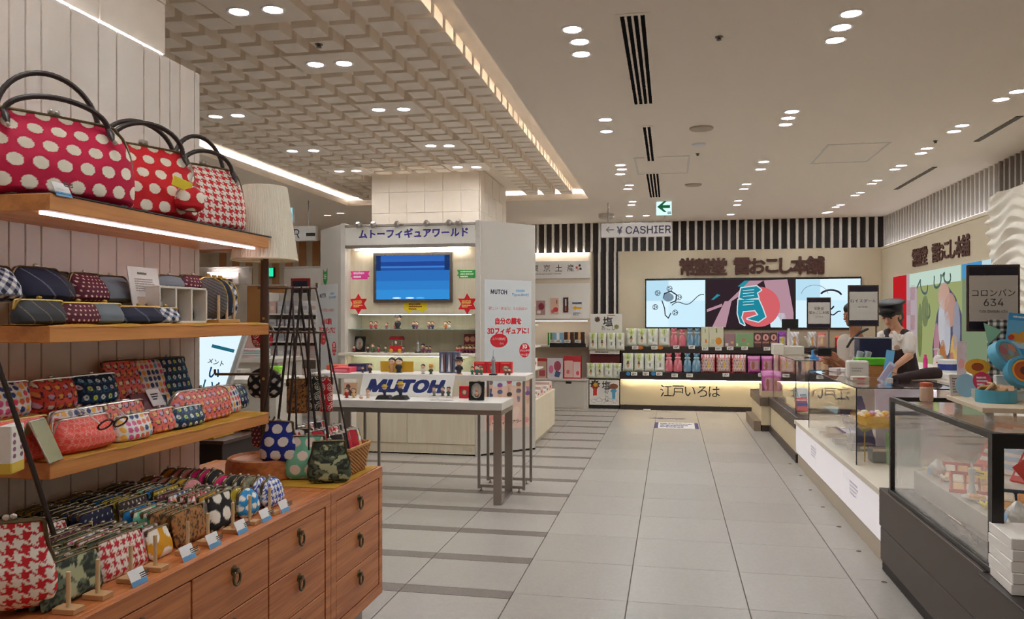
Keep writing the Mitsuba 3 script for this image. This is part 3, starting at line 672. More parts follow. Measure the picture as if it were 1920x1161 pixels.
for px, X, z, pat, lab in (((108, 214, 770), -1.81, Z3, 'multi', 'white purse with bright circles behind the spectacles'), ((184, 286, 758), -1.84, Z3, 'sheep', 'coral animal-print purse behind the bright circle purse'), ((232, 328, 748), -1.87, Z3, 'daisy', 'navy flower-dot purse in front of the red card holder'),
                           ((231, 297, 781), -1.72, Z3, 'multi', 'small white purse with bright circles at the shelf front'), ((287, 340, 770), -1.74, Z3, 'sheep', 'small coral animal-print purse at the shelf front'), ((334, 394, 765), -1.735, Z3, 'daisy', 'small navy flower-dot purse at the shelf front'),
                           ((405, 478, 728), -1.86, Z3, 'daisy', 'large rounded navy flower-dot purse at the far end of the lowest shelf'), ((385, 464, 728), -1.81, Z3, 'multi', 'large rounded white circle-print purse behind the big coral one'), ((336, 448, 732), -1.765, Z3, 'sheep', 'large rounded coral animal-print purse at the far shelf end')):
    big = 'rounded' in lab
    shelf_purse(px, X, z, 'boston' if big else 'puff', pat, .09 if big else .07, lab, metal=SILVER, t0=.3 if big else .62, mat=VCG, grow=1.02)
# mirror stand, glasses, card holder, packet
ym = float(atx(100, 830, -1.69)[1])
k = thing('mirror_stand', 'olive folding mirror standing like a tent at the near end of the lowest shelf', 'mirror')
A = tr(-1.745, ym, Z3 + .004) @ rot('z', 108)
part(k, 'front_leaf', pl(xf(bx(-.045, .045, -.002, .002, 0, .125, .001), tr(0, -.052, 0) @ rot('x', -23)), M('9b9a74', .45)), A)
part(k, 'back_leaf', pl(xf(bx(-.045, .045, -.002, .002, 0, .125, .001), tr(0, .052, 0) @ rot('x', 23)), M('8f8f66', .45)), A)
part(k, 'silver_trim', pl(join(rod((-.045, 0, .117), (.045, 0, .117), .003), rod((-.045, 0, .115), (-.045, -.054, .003), .002)), SILVER, 40), A)
k = thing('spectacles', 'dark tortoiseshell spectacles resting on the coral glasses case', 'glasses')
cy, w, h = span(135, 228, 786, -1.705, Z3); A = tr(-1.70, cy + .02, Z3 + h * .93) @ FACE @ rot('x', 35)
for s in (-1, 1): part(k, 'rim', pl(tube(np.stack([s * .034 + .028 * np.cos(np.arange(20) * np.pi / 10), 0 * np.arange(20) - .03, .012 + .018 * np.sin(np.arange(20) * np.pi / 10)], 1), .003, 6, True), M('3a1c16', .2), True), A)
part(k, 'bridge', pl(tube([[-.007, -.03, .016], [0, -.031, .019], [.007, -.03, .016]], .0025, 6), M('3a1c16', .2)), A)
for s in (-1, 1): part(k, 'temple', pl(tube([[s * .063, -.03, .02], [s * .066, .02, .022], [s * .064, .06, .012]], .002, 6), M('d8d0cc', .2)), A)
k = thing('card_holder', 'dark red card case with a white label on the lowest shelf', 'card holder')
yc = float(atx(285, 730, -1.86)[1]); A = tr(-1.87, yc, Z3 + .065) @ FACE @ rot('x', -30)
part(k, 'case', pl(cbx(.15, .02, .075, .003), M('5c1220', .4)), A); part(k, 'card', pl(mv(cbx(.075, .003, .07), .05, -.014, .012), M('efe9ea', .4)), A)
part(k, 'print', pl(xf(poly(lines(.045, .03, 3, .6), .0006), tr(.05, -.0157, .05) @ rot('x', 90)), M('3a3038')), A)
k = thing('packet', 'white packet with small coloured dots and a yellow foot beside the hanging strap', 'packet')
A = face(-1.69, float(atx(22, 830, -1.69)[1]), Z3 + .004, 0, 20)
part(k, 'box', pl(cbx(.075, .03, .125, .002), M('f0ece4', .4)), A); part(k, 'foot_band', pl(cbx(.0755, .0305, .03, .002), M('e0c04a', .4)), A)
part(k, 'dot_print', pl(xf(poly(shapely.MultiPolygon([oval(.008, .006, x, z) for x in (-.02, .02) for z in (.045, .063, .081, .1)]), .0006), tr(0, -.0152, 0) @ rot('x', 90)), M('8a5a78', .5)), A)

# ---- purses standing in rows on the cabinet ----
PEGP = (pl(bx(-.03, .03, -.02, .02, 0, .014, .0015), M('c49a6c', .5)), pl(cyl(.0055, .014, .098, 10), M('d8bc92', .5), 40))
def peg(x, y, label, group):
    k = thing('peg_stand', label, 'peg stand', group); A = tr(x, y, ZC)
    part(k, 'base', PEGP[0], A); part(k, 'peg', PEGP[1], A)
_seen = {}
def stack(y0, y1, x0, n, dx, pats, h, shape, names, tilt=-12, T=.03, res=.005, jitter=.006):
    row = 'front' if x0 > -1.6 else 'back'; sk = (row, pats[0]); _seen[sk] = _seen.get(sk, 0) + 1; whr = names[pats[0]][0].replace('flat ', '').replace(' purse', '')
    for i in range(n):
        pat = pats[i] if i < len(pats) else pats[-1]
        w = (y1 - y0) * .96
        pr = purse(shape, pat, w, h, T, res if i == 0 else .007, t0=.55 if shape == 'round' else .85)
        A = face(x0 - dx * i + (rng.random() - .5) * jitter, (y0 + y1) / 2 + (rng.random() - .5) * jitter, ZC + .001, tilt + (rng.random() - .5) * 4)
        nm = names[pat]
        put_purse('coin_purse', f'{nm[0].replace("flat ", "")}, {ORD[i]} in the {row}-row stack headed by {whr}' if i else f'{nm[0]} heading its {row}-row stack on the cabinet', f'{nm[1]} in rows on the cabinet', pr, A)
NM = {p: (f'flat {t} purse', f'flat {t} purses') for p, t in (('camo', 'camouflage'), ('hound_small', 'red houndstooth'), ('dots_yellow', 'yellow big-dot'), ('leopard', 'leopard print'), ('dots_black', 'black big-dot'), ('blue_cat', 'bright blue cat-print'), ('hound_blue', 'blue houndstooth'),
      ('pin_navy', 'navy pin-dot'), ('pin_brown', 'brown pin-dot'), ('pin_yellow', 'mustard pin-dot'), ('pin_blue', 'blue pin-dot'), ('dots_mint', 'mint big-dot'), ('mustard', 'plain mustard'), ('pink', 'plain pink'), ('magenta', 'plain magenta'), ('black', 'plain black'), ('bw_lattice', 'black and white lattice'), ('olive', 'plain olive'), ('navy', 'plain navy'), ('pin_burg', 'burgundy'), ('burgundy', 'burgundy pin-dot'), ('multi', 'white circle-print'))}
XF_ = -1.475
stack(1.64, 1.86, XF_, 7, .036, ['camo', 'camo', 'camo', 'camo', 'burgundy', 'multi', 'navy'], .105, 'flat', NM)
stack(1.865, 2.06, XF_ - .01, 7, .034, ['hound_small', 'camo', 'hound_small', 'multi', 'camo', 'burgundy', 'multi'], .105, 'flat', NM)
stack(2.065, 2.18, XF_ - .01, 6, .036, ['dots_yellow', 'multi', 'dots_mint', 'multi', 'multi', 'navy'], .085, 'puff', NM)
stack(2.19, 2.37, XF_ - .015, 6, .034, ['leopard', 'leopard', 'leopard', 'dots_mint', 'dots_mint', 'pin_blue'], .105, 'flat', NM)
stack(2.38, 2.53, XF_ - .01, 6, .036, ['dots_black', 'dots_yellow', 'hound_small', 'hound_small', 'multi', 'burgundy'], .115, 'flat', NM)
stack(2.545, 2.68, XF_ - .005, 6, .036, ['blue_cat', 'pin_yellow', 'dots_mint', 'bw_lattice', 'dots_black', 'black'], .1, 'round', NM, T=.045)
stack(2.70, 2.86, XF_, 6, .04, ['hound_blue', 'hound_blue', 'olive', 'bw_lattice', 'black', 'magenta'], .105, 'round', NM, T=.045)
stack(1.63, 1.88, -1.80, 6, .034, ['navy', 'camo', 'camo', 'navy', 'navy', 'black'], .105, 'flat', NM)
stack(1.90, 2.10, -1.77, 7, .033, ['hound_small', 'hound_small', 'camo', 'camo', 'navy', 'navy', 'black'], .108, 'flat', NM)
stack(2.11, 2.27, -1.75, 8, .031, ['pin_navy', 'pin_navy', 'pin_navy', 'pin_brown', 'pin_brown', 'pin_navy', 'mustard', 'mustard'], .11, 'flat', NM)
stack(2.28, 2.44, -1.74, 8, .031, ['pin_brown', 'pin_yellow', 'pin_yellow', 'pin_blue', 'pin_brown', 'pin_navy', 'pin_blue', 'mustard'], .11, 'flat', NM)
stack(2.45, 2.61, -1.735, 8, .031, ['pin_yellow', 'pin_blue', 'dots_mint', 'pin_brown', 'burgundy', 'pin_navy', 'pin_brown', 'mustard'], .11, 'flat', NM)
stack(2.62, 2.76, -1.745, 6, .038, ['pink', 'mustard', 'mustard', 'pink', 'pink', 'mustard'], .105, 'round', NM, T=.045)
stack(2.77, 2.92, -1.745, 6, .038, ['black', 'magenta', 'magenta', 'pink', 'pink', 'mustard'], .11, 'round', NM, T=.045)
for n_, (px, py) in enumerate(((125, 1118), (180, 1078), (242, 1052), (288, 1030), (349, 1008), (387, 997), (434, 963), (466, 951), (503, 928))):
    y = float(atx(px, py, -1.43)[1]); peg(-1.425, y, f'{ORD[n_]} wooden peg block along the cabinet front, counted from the red houndstooth bag', 'peg stands along the cabinet front')
for i in range(9): peg(-1.715, 1.70 + .135 * i, f'{ORD[i]} wooden peg from the viewer between the front and back purse rows', 'peg stands between the purse rows')
for (px, py), lab in zip(((264, 1078), (357, 1035), (405, 1008), (457, 988), (502, 963), (537, 947)), ('red houndstooth', 'yellow big-dot', 'leopard print', 'black big-dot', 'bright blue', 'blue houndstooth')):
    price_card(face(-1.385, float(atx(px, py, -1.385)[1]), ZC), f'white and blue price card on the cabinet in front of the {lab} purses')
# ================= lamp rack, hanging purses, basket =================
LX, LY = -1.80, 3.31
k = thing('floor_lamp', 'cream pleated lamp on a studded wooden pole with rack arms and a round wooden base', 'lamp')
A = tr(LX, LY, ZC)
part(k, 'base', pl(lathe([(.165, 0), (.172, .008), (.168, .06), (.16, .085), (.15, .09), (.143, .078), (1e-4, .076)], 40), CHERRY, 35), A)
part(k, 'pole', pl(lathe([(.0195, .07), (.0195, .42), (.021, .425), (.021, .5), (.0195, .505), (.0195, .78), (.017, 1.0), (.016, 1.05)], 16), M('4e3426', .5), 40), A)
sh = []
for kk in range(144):
    a = kk * 2 * np.pi / 144; e = 1 + .012 * (-1) ** kk
    sh.append((math.cos(a) * e, math.sin(a) * e))
sh = np.array(sh); R0, R1, zb_, zt_ = .145, .098, 1.715, 2.045
v = np.vstack([np.c_[sh * R0, np.full(144, zb_)], np.c_[sh * R1, np.full(144, zt_)], np.c_[sh * (R0 - .004), np.full(144, zb_)], np.c_[sh * (R1 - .004), np.full(144, zt_)]])
i = np.arange(144); j = (i + 1) % 144
f = np.vstack([np.stack([i, j, 144 + j], 1), np.stack([i, 144 + j, 144 + i], 1), np.stack([288 + j, 288 + i, 432 + i], 1), np.stack([288 + j, 432 + i, 432 + j], 1), np.stack([144 + i, 144 + j, 432 + j], 1), np.stack([144 + i, 432 + j, 432 + i], 1)])
part(k, 'lamp_shade', pl((v, f), M('f4ecd9', .85)), tr(LX, LY, 0))
part(k, 'shade_trim', pl(join(mv(tube(np.stack([R0 * np.cos(i * np.pi / 72), R0 * np.sin(i * np.pi / 72), 0 * i + zb_], 1), .004, 6, True)), mv(rod((-R0, 0, zb_), (R0, 0, zb_), .002)), mv(rod((0, -R0, zb_), (0, R0, zb_), .002))), M('d9cdb2', .7), 40), tr(LX, LY, 0))
for z in (.84, 1.0, 1.18, 1.45): part(k, 'stud', pl(ell(.007, .004, .007, (0, -.0205, z), 10, 6), BRASS, True), tr(LX, LY, 0) @ rot('z', 12))
ARMS = {}
for nm, z, a, b in (('hi', 1.59, -.03, .235), ('mid', 1.39, .0, .27), ('low', 1.20, -.225, 0)):
    p, q = np.array([LX, LY, z]) + RV * a, np.array([LX, LY, z]) + RV * b
    ARMS[nm] = (p, q)
    part(k, 'rack_arm', pl(join(rod(p, q, .006, 8), rod(q if nm != 'low' else p, (q if nm != 'low' else p) + [0, 0, .022], .005, 6)), M('6d5a4c', .35, .6), 40))
def hang(name, label, pr, A, apex, w, h, drop=.0, r=.0045, split=.012, col=LEATHER, group=None, cat='purse'):
    Bi = np.linalg.inv(A); ap = (Bi @ np.array([*apex, 1.0]))[:3]
    ex = []
    for s in (-1, 1):
        e = np.array([s * w * .46, 0, h * .8]); q = ap + [s * split, 0, 0]
        m = (e + q) / 2 + [s * .006, 0, -.01]
        t = np.linspace(0, 1, 9)[:, None]
        ex.append(('strap', pl(tube((1 - t) ** 2 * e + 2 * t * (1 - t) * m + t * t * q, r, 6), col, 50)))
    return put_purse(name, label, group, pr, A, cat, ex)
a0, a1 = ARMS['hi']
ap = lambda px: a0 + (a1 - a0) * ((px - 485) / 105) + [0, 0, .004]
for px, py, t, pat, w, h, phi, lab, aps, roll in ((617, 906, 3.42, 'camo', .185, .175, 22, 'camouflage shoulder purse hanging in front of the wicker basket', 583, 9), (577, 897, 3.50, 'dots_mint', .195, .185, 20, 'mint shoulder purse with cream dots beside the camouflage one', 568, 0),
                                            (556, 880, 3.58, 'dots_black', .19, .18, 20, 'black shoulder purse with cream dots behind the mint one', 553, 0), (522, 866, 3.50, 'dots_blue', .17, .175, 8, 'royal blue shoulder purse with white dots hanging above the round lamp base', 541, -4)):
    q = ray(px, py); p = CAM + q * t
    p[2] = max(p[2], ZC + .006)
    hang('shoulder_purse', lab, purse('bell', pat, w, h, .06, .0035, DKBRASS, t0=.45, fr=.0045), tr(*p) @ rot('z', phi) @ rot('y', -roll * .0) @ rot('x', -3), ap(aps), w, h, r=.006 if pat in ('dots_black', 'dots_mint') else .0042)
m0, m1 = ARMS['mid']
for px, pat, lab, y0 in ((557, 'leopard', 'leopard print purse hanging high behind the straps', 775), (588, 'swirl_black', 'black and white swirl purse hanging between leopard and red ones', 770), (612, 'swirl_red', 'red purse with white swirls hanging at the end of the rack arm', 772)):
    p = CAM + ray(px, y0) * 3.86; w = .1 if pat == 'leopard' else .06
    hang('shoulder_purse', lab, purse('flat', pat, w, .165, .03, .004, DKBRASS, t0=.8), tr(*p) @ rot('z', 15), m0 + (m1 - m0) * ((px - 495) / 120), w, .165, r=.0035)
for px, y1, t, pat, w, h, lab, arm in ((497, 746, 3.78, 'bw_lattice', .16, .14, 'dark lattice print bag hanging behind the wooden lamp pole', 1.2), (492, 652, 3.8, 'swirl_red', .1, .12, 'small red and black print purse hanging behind the lamp pole', 1.39), (486, 838, 3.8, 'burgundy', .07, .13, 'dark red purse hanging low behind the lamp pole', 1.0)):
    p = CAM + ray(px, y1) * t
    hang('shoulder_purse', lab, purse('round', pat, w, h, .07, .005, DKBRASS, t0=.4), tr(*p) @ rot('z', 10), (LX + .02, LY + .03, arm + .002), w, h, r=.004)
# red houndstooth shoulder purse at the near end
k = thing('hook_rail', 'dark metal rail carrying the red houndstooth shoulder purse', 'rail')
part(k, 'rail', pl(rod((-2.04, 1.50, 1.40), (-1.60, 1.585, 1.40), .006), DKBRASS, 40))
p = CAM + ray(18, 1141) * 1.9
hang('shoulder_purse', 'red houndstooth shoulder purse hanging at the near end of the cabinet', purse('bell', 'hound_red', .2, .205, .09, .0035, DKBRASS, t0=.5, fr=.005, bell=.009), tr(*p) @ rot('z', 38), (-1.605, 1.60, 1.405), .2, .205, r=.0065, split=.02)

# wicker basket of purses
BX, BY, bw_, bl_ = -1.555, 3.43, .33, .29
def ringpts(z, n=160, grow=0.0, wob=0.0, ph=0):
    s = .86 + .14 * (z / .125); a, b, r = bw_ / 2 * s + grow, bl_ / 2 * s + grow, .03
    g = rrect(2 * a, 2 * b, r).exterior
    q = np.array([g.interpolate(t, normalized=True).coords[0] for t in np.arange(n) / n])
    d = q / np.linalg.norm(q, axis=1, keepdims=True)
    return np.c_[q + d * (wob * np.where((np.arange(n) // 2 + ph) % 2 == 0, 1, -1))[:, None], np.full(n, z)]
wk = M('b98348', .6); wk2 = M('8a5a2c', .6)
k = thing('wicker_basket', 'small wicker basket packed with silver-framed purses on the chest corner', 'basket')
A = tr(BX, BY, ZC + .004)
part(k, 'weave', pl(join(*[tube(ringpts(z, 144, 0, .0028, i), .0034, 5, True) for i, z in enumerate(np.arange(.006, .118, .0072))]), wk, 60), A, kind='stuff')
q0, q1 = ringpts(.004, 72), ringpts(.122, 72)
part(k, 'stakes', pl(join(*[rod(q0[i], q1[i], .0026, 5) for i in range(72)]), wk2, 60), A, kind='stuff')
tw = ringpts(.122, 120); an = np.arange(120) * .9
part(k, 'rim', pl(join(tube(tw + np.c_[0 * an, 0 * an, .004 * np.sin(an)], .006, 6, True), tube(tw + np.c_[0 * an, 0 * an, -.004 * np.sin(an)], .006, 6, True)), wk, 60), A)
part(k, 'base', pl(bx(-bw_ * .42, bw_ * .42, -bl_ * .42, bl_ * .42, 0, .006), wk2), A)
solo('table_cloth', pl(bx(-1.80, cf - .012, 3.10, 3.60, ZC, ZC + .003, .001), M('b08428', .85)), 'mustard cloth under the wicker basket on the chest', 'cloth')
for i in range(15):
    c, r_ = i % 5, i // 5
    pat = ['black', 'red', 'redwhite', 'swirl_red', 'hound_red'][(c + r_) % 5] if r_ else ['black', 'black', 'red', 'red', 'redwhite'][c]
    pr = purse('puff', pat, .078, .105, .035, .006, SILVER, t0=.5, fr=.004, bell=.006)
    put_purse('coin_purse', f'{ORD[c]} purse in basket row {("by the aisle", "in the middle", "by the wall")[r_]}, silver-framed {dict(black="black", red="plain red", redwhite="red and white floral", swirl_red="red swirl", hound_red="red checked")[pat]} ', f'{pat.split("_")[0]} purses in the wicker basket', pr,
              tr(BX + .105 - .088 * r_ + .004 * (c % 2), BY - .105 + .052 * c, ZC + .088 + .014 * r_) @ rot('z', 62 + 8 * (c % 3)) @ rot('x', -14))
# dark display table seen beyond the wall end
k = thing('display_chest', 'dark brown chest with folded print cloths in the gap beyond the board wall', 'chest')
part(k, 'body', pl(bx(-3.0, -2.28, 3.75, 4.3, 0, .80, .004), M('2a1c15', .6))); part(k, 'top_board', pl(bx(-3.02, -2.26, 3.73, 4.32, .80, .82, .002), M('4a3124', .5)))
for i, (c, x) in enumerate((('d8d2cc', -2.94), ('6a6a50', -2.80), ('c9c2b8', -2.67), ('3c3a48', -2.55), ('d9a640', -2.40))):
    k = thing('folded_cloth', f'folded {("white print", "olive print", "pale print", "dark print", "orange and gold")[i]} cloth lying on the dark chest beyond the wall', 'cloth')
    for j in range(2): part(k, 'fold', pl(bx(x - .055, x + .055, 3.78, 3.98, .82 + .014 * j, .833 + .014 * j, .005), M(c, .85)))
solo('cloth_pouch', pl(ell(.09, .07, .055, (-2.36, 4.12, .875), 16, 10), M('c98a1e', .8), True), 'mustard yellow cloth pouch on the dark chest beside the lamp pole', 'pouch')

# ================= figure booth =================
BY0, BXL, BXR, BT = 8.2, -3.5, -2.02, 2.49
k = thing('display_booth', 'white display booth with a lettered header, screen wall and lit niche', 'booth')
part(k, 'header', pl(bx(BXL + .02, BXR, BY0 - .05, BY0, 2.247, 2.446, .003), M('ece8e0', .45)))
part(k, 'header_trim', pl(bx(BXL + .02, BXR, BY0 - .055, BY0 - .005, 2.215, 2.247, .002), STEEL))
part(k, 'top_rail', pl(bx(BXL + .02, BXR, BY0 - .06, BY0 + .02, 2.446, 2.47, .002), STEEL))
part(k, 'back_panel', pl(bx(BXL + .02, BXR, BY0 + .1, BY0 + .13, 1.51, 2.25), PALEW))
part(k, 'niche_back', pl(bx(BXL + .02, BXR, BY0 + .42, BY0 + .44, .8, 1.52), PALEW))
part(k, 'niche_ceiling', pl(bx(BXL + .02, BXR, BY0 + .1, BY0 + .44, 1.50, 1.512), WHITEM))
for x in (BXL - .03, BXR - .0): part(k, 'side_panel', pl(bx(x, x + .05, BY0 - .055, BY0 + .6, 0, BT, .002), WHITEM))
part(k, 'glass_shelf', pl(bx(BXL + .02, BXR, BY0 + .04, BY0 + .41, 1.330, 1.338), M('7e9c94', .12))); 
part(k, 'white_shelf', pl(bx(BXL - .05, BXR, BY0 - .08, BY0 + .41, 1.05, 1.08, .003), M('ebe2cf', .45)))
part(k, 'green_panel', pl(bx(BXL + .02, BXR, BY0 + .12, BY0 + .14, .8, 1.05), M('d3d9c0', .5)))
part(k, 'cabinet_body', pl(bx(BXL + .02, BXR, BY0 - .03, BY0 + .42, .05, .82, .002), PALEW))
xm = float(aty(763, 800, BY0 - .05)[0])
for a, b in ((BXL + .022, xm - .002), (xm + .002, BXR - .003)): part(k, 'cabinet_door', pl(bx(a, b, BY0 - .05, BY0 - .03, .12, .8, .002), PALEW))
part(k, 'toe_board', pl(bx(BXL + .02, BXR, BY0 - .04, BY0, .015, .115), PALEW)); part(k, 'kick', pl(bx(BXL + .02, BXR, BY0 - .02, BY0, 0, .02), BLACK))
part(k, 'vent_plate', pl(bx(-2.16, -2.06, BY0 - .044, BY0 - .04, .05, .09), M('cfc4ae', .5)))
ftext = lambda s, hgt, px, py, Y0, col, **kw: pl(xf(text(s, hgt, .004, **kw), frame(aty(px, py, Y0), (1, 0, 0), (0, 0, 1))), M(col, .4))
part(k, 'sign_lettering', ftext('ムトーフィギュアワールド', .094, 774, 437, BY0 - .0505, '3c3288', bold=2))
part(k, 'niche_lights', emit(bx(BXL + .1, BXR - .1, BY0 + .13, BY0 + .16, 1.494, 1.5), (5, 4.6, 4)))
part(k, 'shelf_light', emit(bx(BXL + .1, BXR - .1, BY0 + .01, BY0 + .03, 1.043, 1.049), (4, 3.8, 3)))
part(k, 'header_light', emit(bx(BXL + .1, BXR - .1, BY0 + .02, BY0 + .05, 2.2, 2.206), (10, 9.2, 8.2)))
spot = pl(lathe([(.03, 0), (.034, .03), (.02, .05)], 16), STEEL, 40)
for px in (672, 700, 745, 800, 842, 860): p = aty(px, 418, BY0 - .11); part(k, 'spot_lamp', spot, tr(p[0], BY0 - .1, 2.445) @ rot('x', 40))
# screen
k = thing('wall_screen', 'wide blue screen in a steel bezel on the pale wood booth wall', 'screen')
p, q = aty(700, 475, BY0 + .06), aty(848, 567, BY0 + .06)
part(k, 'bezel', pl(join(bx(p[0], q[0], BY0 + .06, BY0 + .1, q[2], q[2] + .035), bx(p[0], q[0], BY0 + .06, BY0 + .1, p[2] - .03, p[2]), bx(p[0], p[0] + .03, BY0 + .06, BY0 + .1, q[2], p[2]), bx(q[0] - .03, q[0], BY0 + .06, BY0 + .1, q[2], p[2])), M('8d8680', .3, .8)))
sx0, sx1, sz0, sz1 = p[0] + .03, q[0] - .03, q[2] + .035, p[2] - .03
def glow(shape, A, col, gain=1.0, d=.0015):
    return emit(xf(poly(shape, d), A), np.array(lin(col)) * gain * .5, M('101216', .9, 0, .05))
SA = frame((0, BY0 + .075, 0), (1, 0, 0), (0, 0, 1))
H_ = sz1 - sz0
for a, b, c in ((0, .22, '2f86cc'), (.22, .42, '2a78c2'), (.42, .66, '2468b4'), (.66, .72, '1c4c98'), (.72, .76, '3a78c4'), (.76, .86, '163f8c'), (.86, 1, '2a5fae')):
    part(k, 'picture_band', glow(sbox(sx0, sz0 + a * H_, sx1, sz0 + b * H_), SA, c, 1.1))
for x0, x1 in ((sx0, sx0 + .05), (sx1 - .06, sx1)): part(k, 'picture_edge', glow(sbox(x0, sz0 + .66 * H_, x1, sz1), SA @ tr(0, 0, .002), '123064', 1.0))
for x0, c in ((.28, 'e8f4ff'), (.46, 'e8f4ff'), (.6, '60b0e8')): part(k, 'picture_glint', glow(oval(.05, .008, sx0 + x0 * (sx1 - sx0), sz0 + .03 * H_), SA @ tr(0, 0, .002), c, 1.1))
# wall stickers
def sticker(shape, px, py, col, label, nl, tcol, w=.15, h=.08):
    A = frame(aty(px, py, BY0 + .099), (1, 0, 0), (0, 0, 1))
    k = thing('sticker', label, 'sticker'); part(k, 'card', pl(xf(poly(shape, .002), A), M(col, .5)))
    part(k, 'print', pl(xf(poly(lines(w, h, nl, .6), .0008), A @ tr(0, 0, .002)), M(tcol, .5)))
rib = shapely.union_all([sbox(-.09, -.045, .09, .045), Polygon([(-.115, .045), (-.06, .045), (-.06, -.02), (-.115, -.02), (-.095, .012)]), Polygon([(.115, .045), (.06, .045), (.06, -.02), (.115, -.02), (.095, .012)])])
sticker(rib, 675, 516, 'e8409c', 'pink ribbon-shaped sticker left of the booth screen', 2, 'f8d8ea'); sticker(rib, 876, 514, '2f9a40', 'green ribbon-shaped sticker right of the booth screen', 3, 'e0f0d8')
for px, s in ((672, 'under the pink sticker'), (876, 'under the green ribbon sticker')): sticker(star(6, .115, .066), px, 570, 'd8202c', f'red star sticker {s} on the booth wall', 5, 'f6d070', .12, .08)
sticker(shapely.union_all([sbox(-.1, -.04, .1, .04), star(6, .07, .05, -.075, 0), star(6, .07, .05, .075, 0)]), 779, 575, 'f2d81e', 'yellow ragged sticker below the booth screen', 3, 'a06020')
# angled side panels with posters
def panel(o, e, label):
    o, e = np.array([*o, 0.0]), np.array([*e, 0.0]); u = (e - o) / np.linalg.norm(e - o); n = np.array([u[1], -u[0], 0])
    if n[1] > 0: n = -n
    L = float(np.linalg.norm(e - o)); A = frame(o, u, (0, 0, 1))
    if A[:3, 2] @ n < 0: A = frame(e, -u, (0, 0, 1))
    k = thing('booth_panel', label, 'panel')
    part(k, 'board', pl(xf(bx(0, L, 0, BT, -.05, 0, .002), A), WHITEM)); part(k, 'base_strip', pl(xf(bx(.002, L - .002, 0, .02, 0, .001), A), BLACK))
    def loc(px, py):
        q = ray(px, py); nn = A[:3, 2]; p = CAM + q * (((A[:3, 3] - CAM) @ nn) / (q @ nn)); d = p - A[:3, 3]
        return float(d @ A[:3, 0]), float(d[2])
    return k, A, loc, L
def poster(k0, A, loc, L, x0, x1, y0, y1, label):
    a, t = loc(x0, y0); b, s = loc(x1, y1); w = b - a; z1 = t; z0 = s; h = z1 - z0; cx = (a + b) / 2
    k = thing('poster', label, 'poster')
    part(k, 'sheet', pl(xf(bx(a, b, z0, z1, 0, .003), A), M('d9dcde', .45)))
    def tx(s_, hh, fx, fy, col, **kw): part(k, 'lettering', pl(xf(text(s_, hh, .0008, **kw), A @ tr(a + fx * w, z1 - fy * h, .003)), M(col, .5)))
    def sh(shape, fx, fy, col, nm='print', dz=0): part(k, nm, pl(xf(poly(affinity.translate(shape, a + fx * w, z1 - fy * h), .0006), A @ tr(0, 0, .003 + dz)), M(col, .5)))
    tx('MUTOH', .045, .3, .08, '232048', bold=2); tx('Figure World', .028, .76, .098, '5a94c0', bold=1); sh(sbox(-.05, -.012, .07, .012), .74, .07, '8fb4d0')
    tx('新しい「あなた」との出会い', .036, .5, .19, 'c03040'); tx('自分の顔を', .066, .5, .275, 'cf1e30', bold=3); tx('3Dフィギュアに！', .066, .5, .34, 'cf1e30', bold=3)
    sh(oval(.115, .075), .3, .405, 'd0202e'); tx('2,771(税抜)', .03, .3, .395, 'f4d8d4'); tx('から', .026, .36, .425, 'f4d8d4')
    sh(oval(.072, .08), .85, .475, 'd0202e'); tx('3D', .04, .85, .448, 'ffffff', bold=2); tx('プリンタで', .026, .85, .477, 'ffffff', bold=1); tx('つくる！', .03, .85, .505, 'ffffff', bold=1)
    sh(sbox(-w / 2 + .002, -.16 * h, w / 2 - .002, .13 * h), .5, .84, 'e8c4b4')
    R = random.Random(4); cols = ['6f6a72', '3a4a78', 'c05070', '4a4038', 'c8a890', '8a5a9a', '5a6a8a', '9a6a50']
    for i in range(10):
        fx, fy = .1 + .2 * (i % 5) + .02, (.70 if i < 5 else .765) + .02 * (i % 2)
        sh(oval(.022, .05), fx, fy + .03, cols[(i * 3 + 1) % 8]); sh(oval(.033, .036), fx, fy, 'e0b49c', dz=.0006); sh(oval(.035, .024), fx, fy - .017, cols[i * 5 % 8], dz=.0012)
    for i in range(14): sh(oval(.03 + .03 * R.random(), .025 + .02 * R.random()), R.random() * .86 + .07, .86 + .11 * R.random(), R.choice(['eab0a4', 'f0d0c0', 'e09890', 'f4dcd0']), dz=.0006)
    tx('ムトーフィギュアワールド', .042, .5, .955, '4a2438', bold=1)
    return k
kp, Ap, lp, Lp = panel((BXR + .03, BY0 - .03), (-1.475, 8.72), 'tall white angled panel to the right of the booth screen')
poster(kp, Ap, lp, Lp, 908, 996, 524, 800, 'large poster with red lettering on the panel right of the booth')
kp, Ap, lp, Lp = panel((-4.03, 8.72), (BXL - .01, BY0 - .03), 'tall white angled panel on the lampshade side of the booth')
poster(kp, Ap, lp, Lp, 595, 633, 536, 790, 'poster with red lettering seen behind the hanging purses')
x_, z_ = lp(610, 519); k = thing('sticker', 'small green crest sticker above the poster beside the lampshade', 'sticker')
part(k, 'card', pl(xf(poly(shapely.union_all([sbox(-.07, -.05, .07, .06), Polygon([(-.075, .095), (-.075, .03), (-.03, .05)]), Polygon([(.075, .095), (.075, .03), (.03, .05)]), oval(.06, .04, 0, -.05)]), .002), Ap @ tr(x_, z_, 0)), M('2f9048', .5)))
part(k, 'print', pl(xf(poly(lines(.1, .06, 3), .0008), Ap @ tr(x_, z_, .002)), M('bfe0b8', .5)))

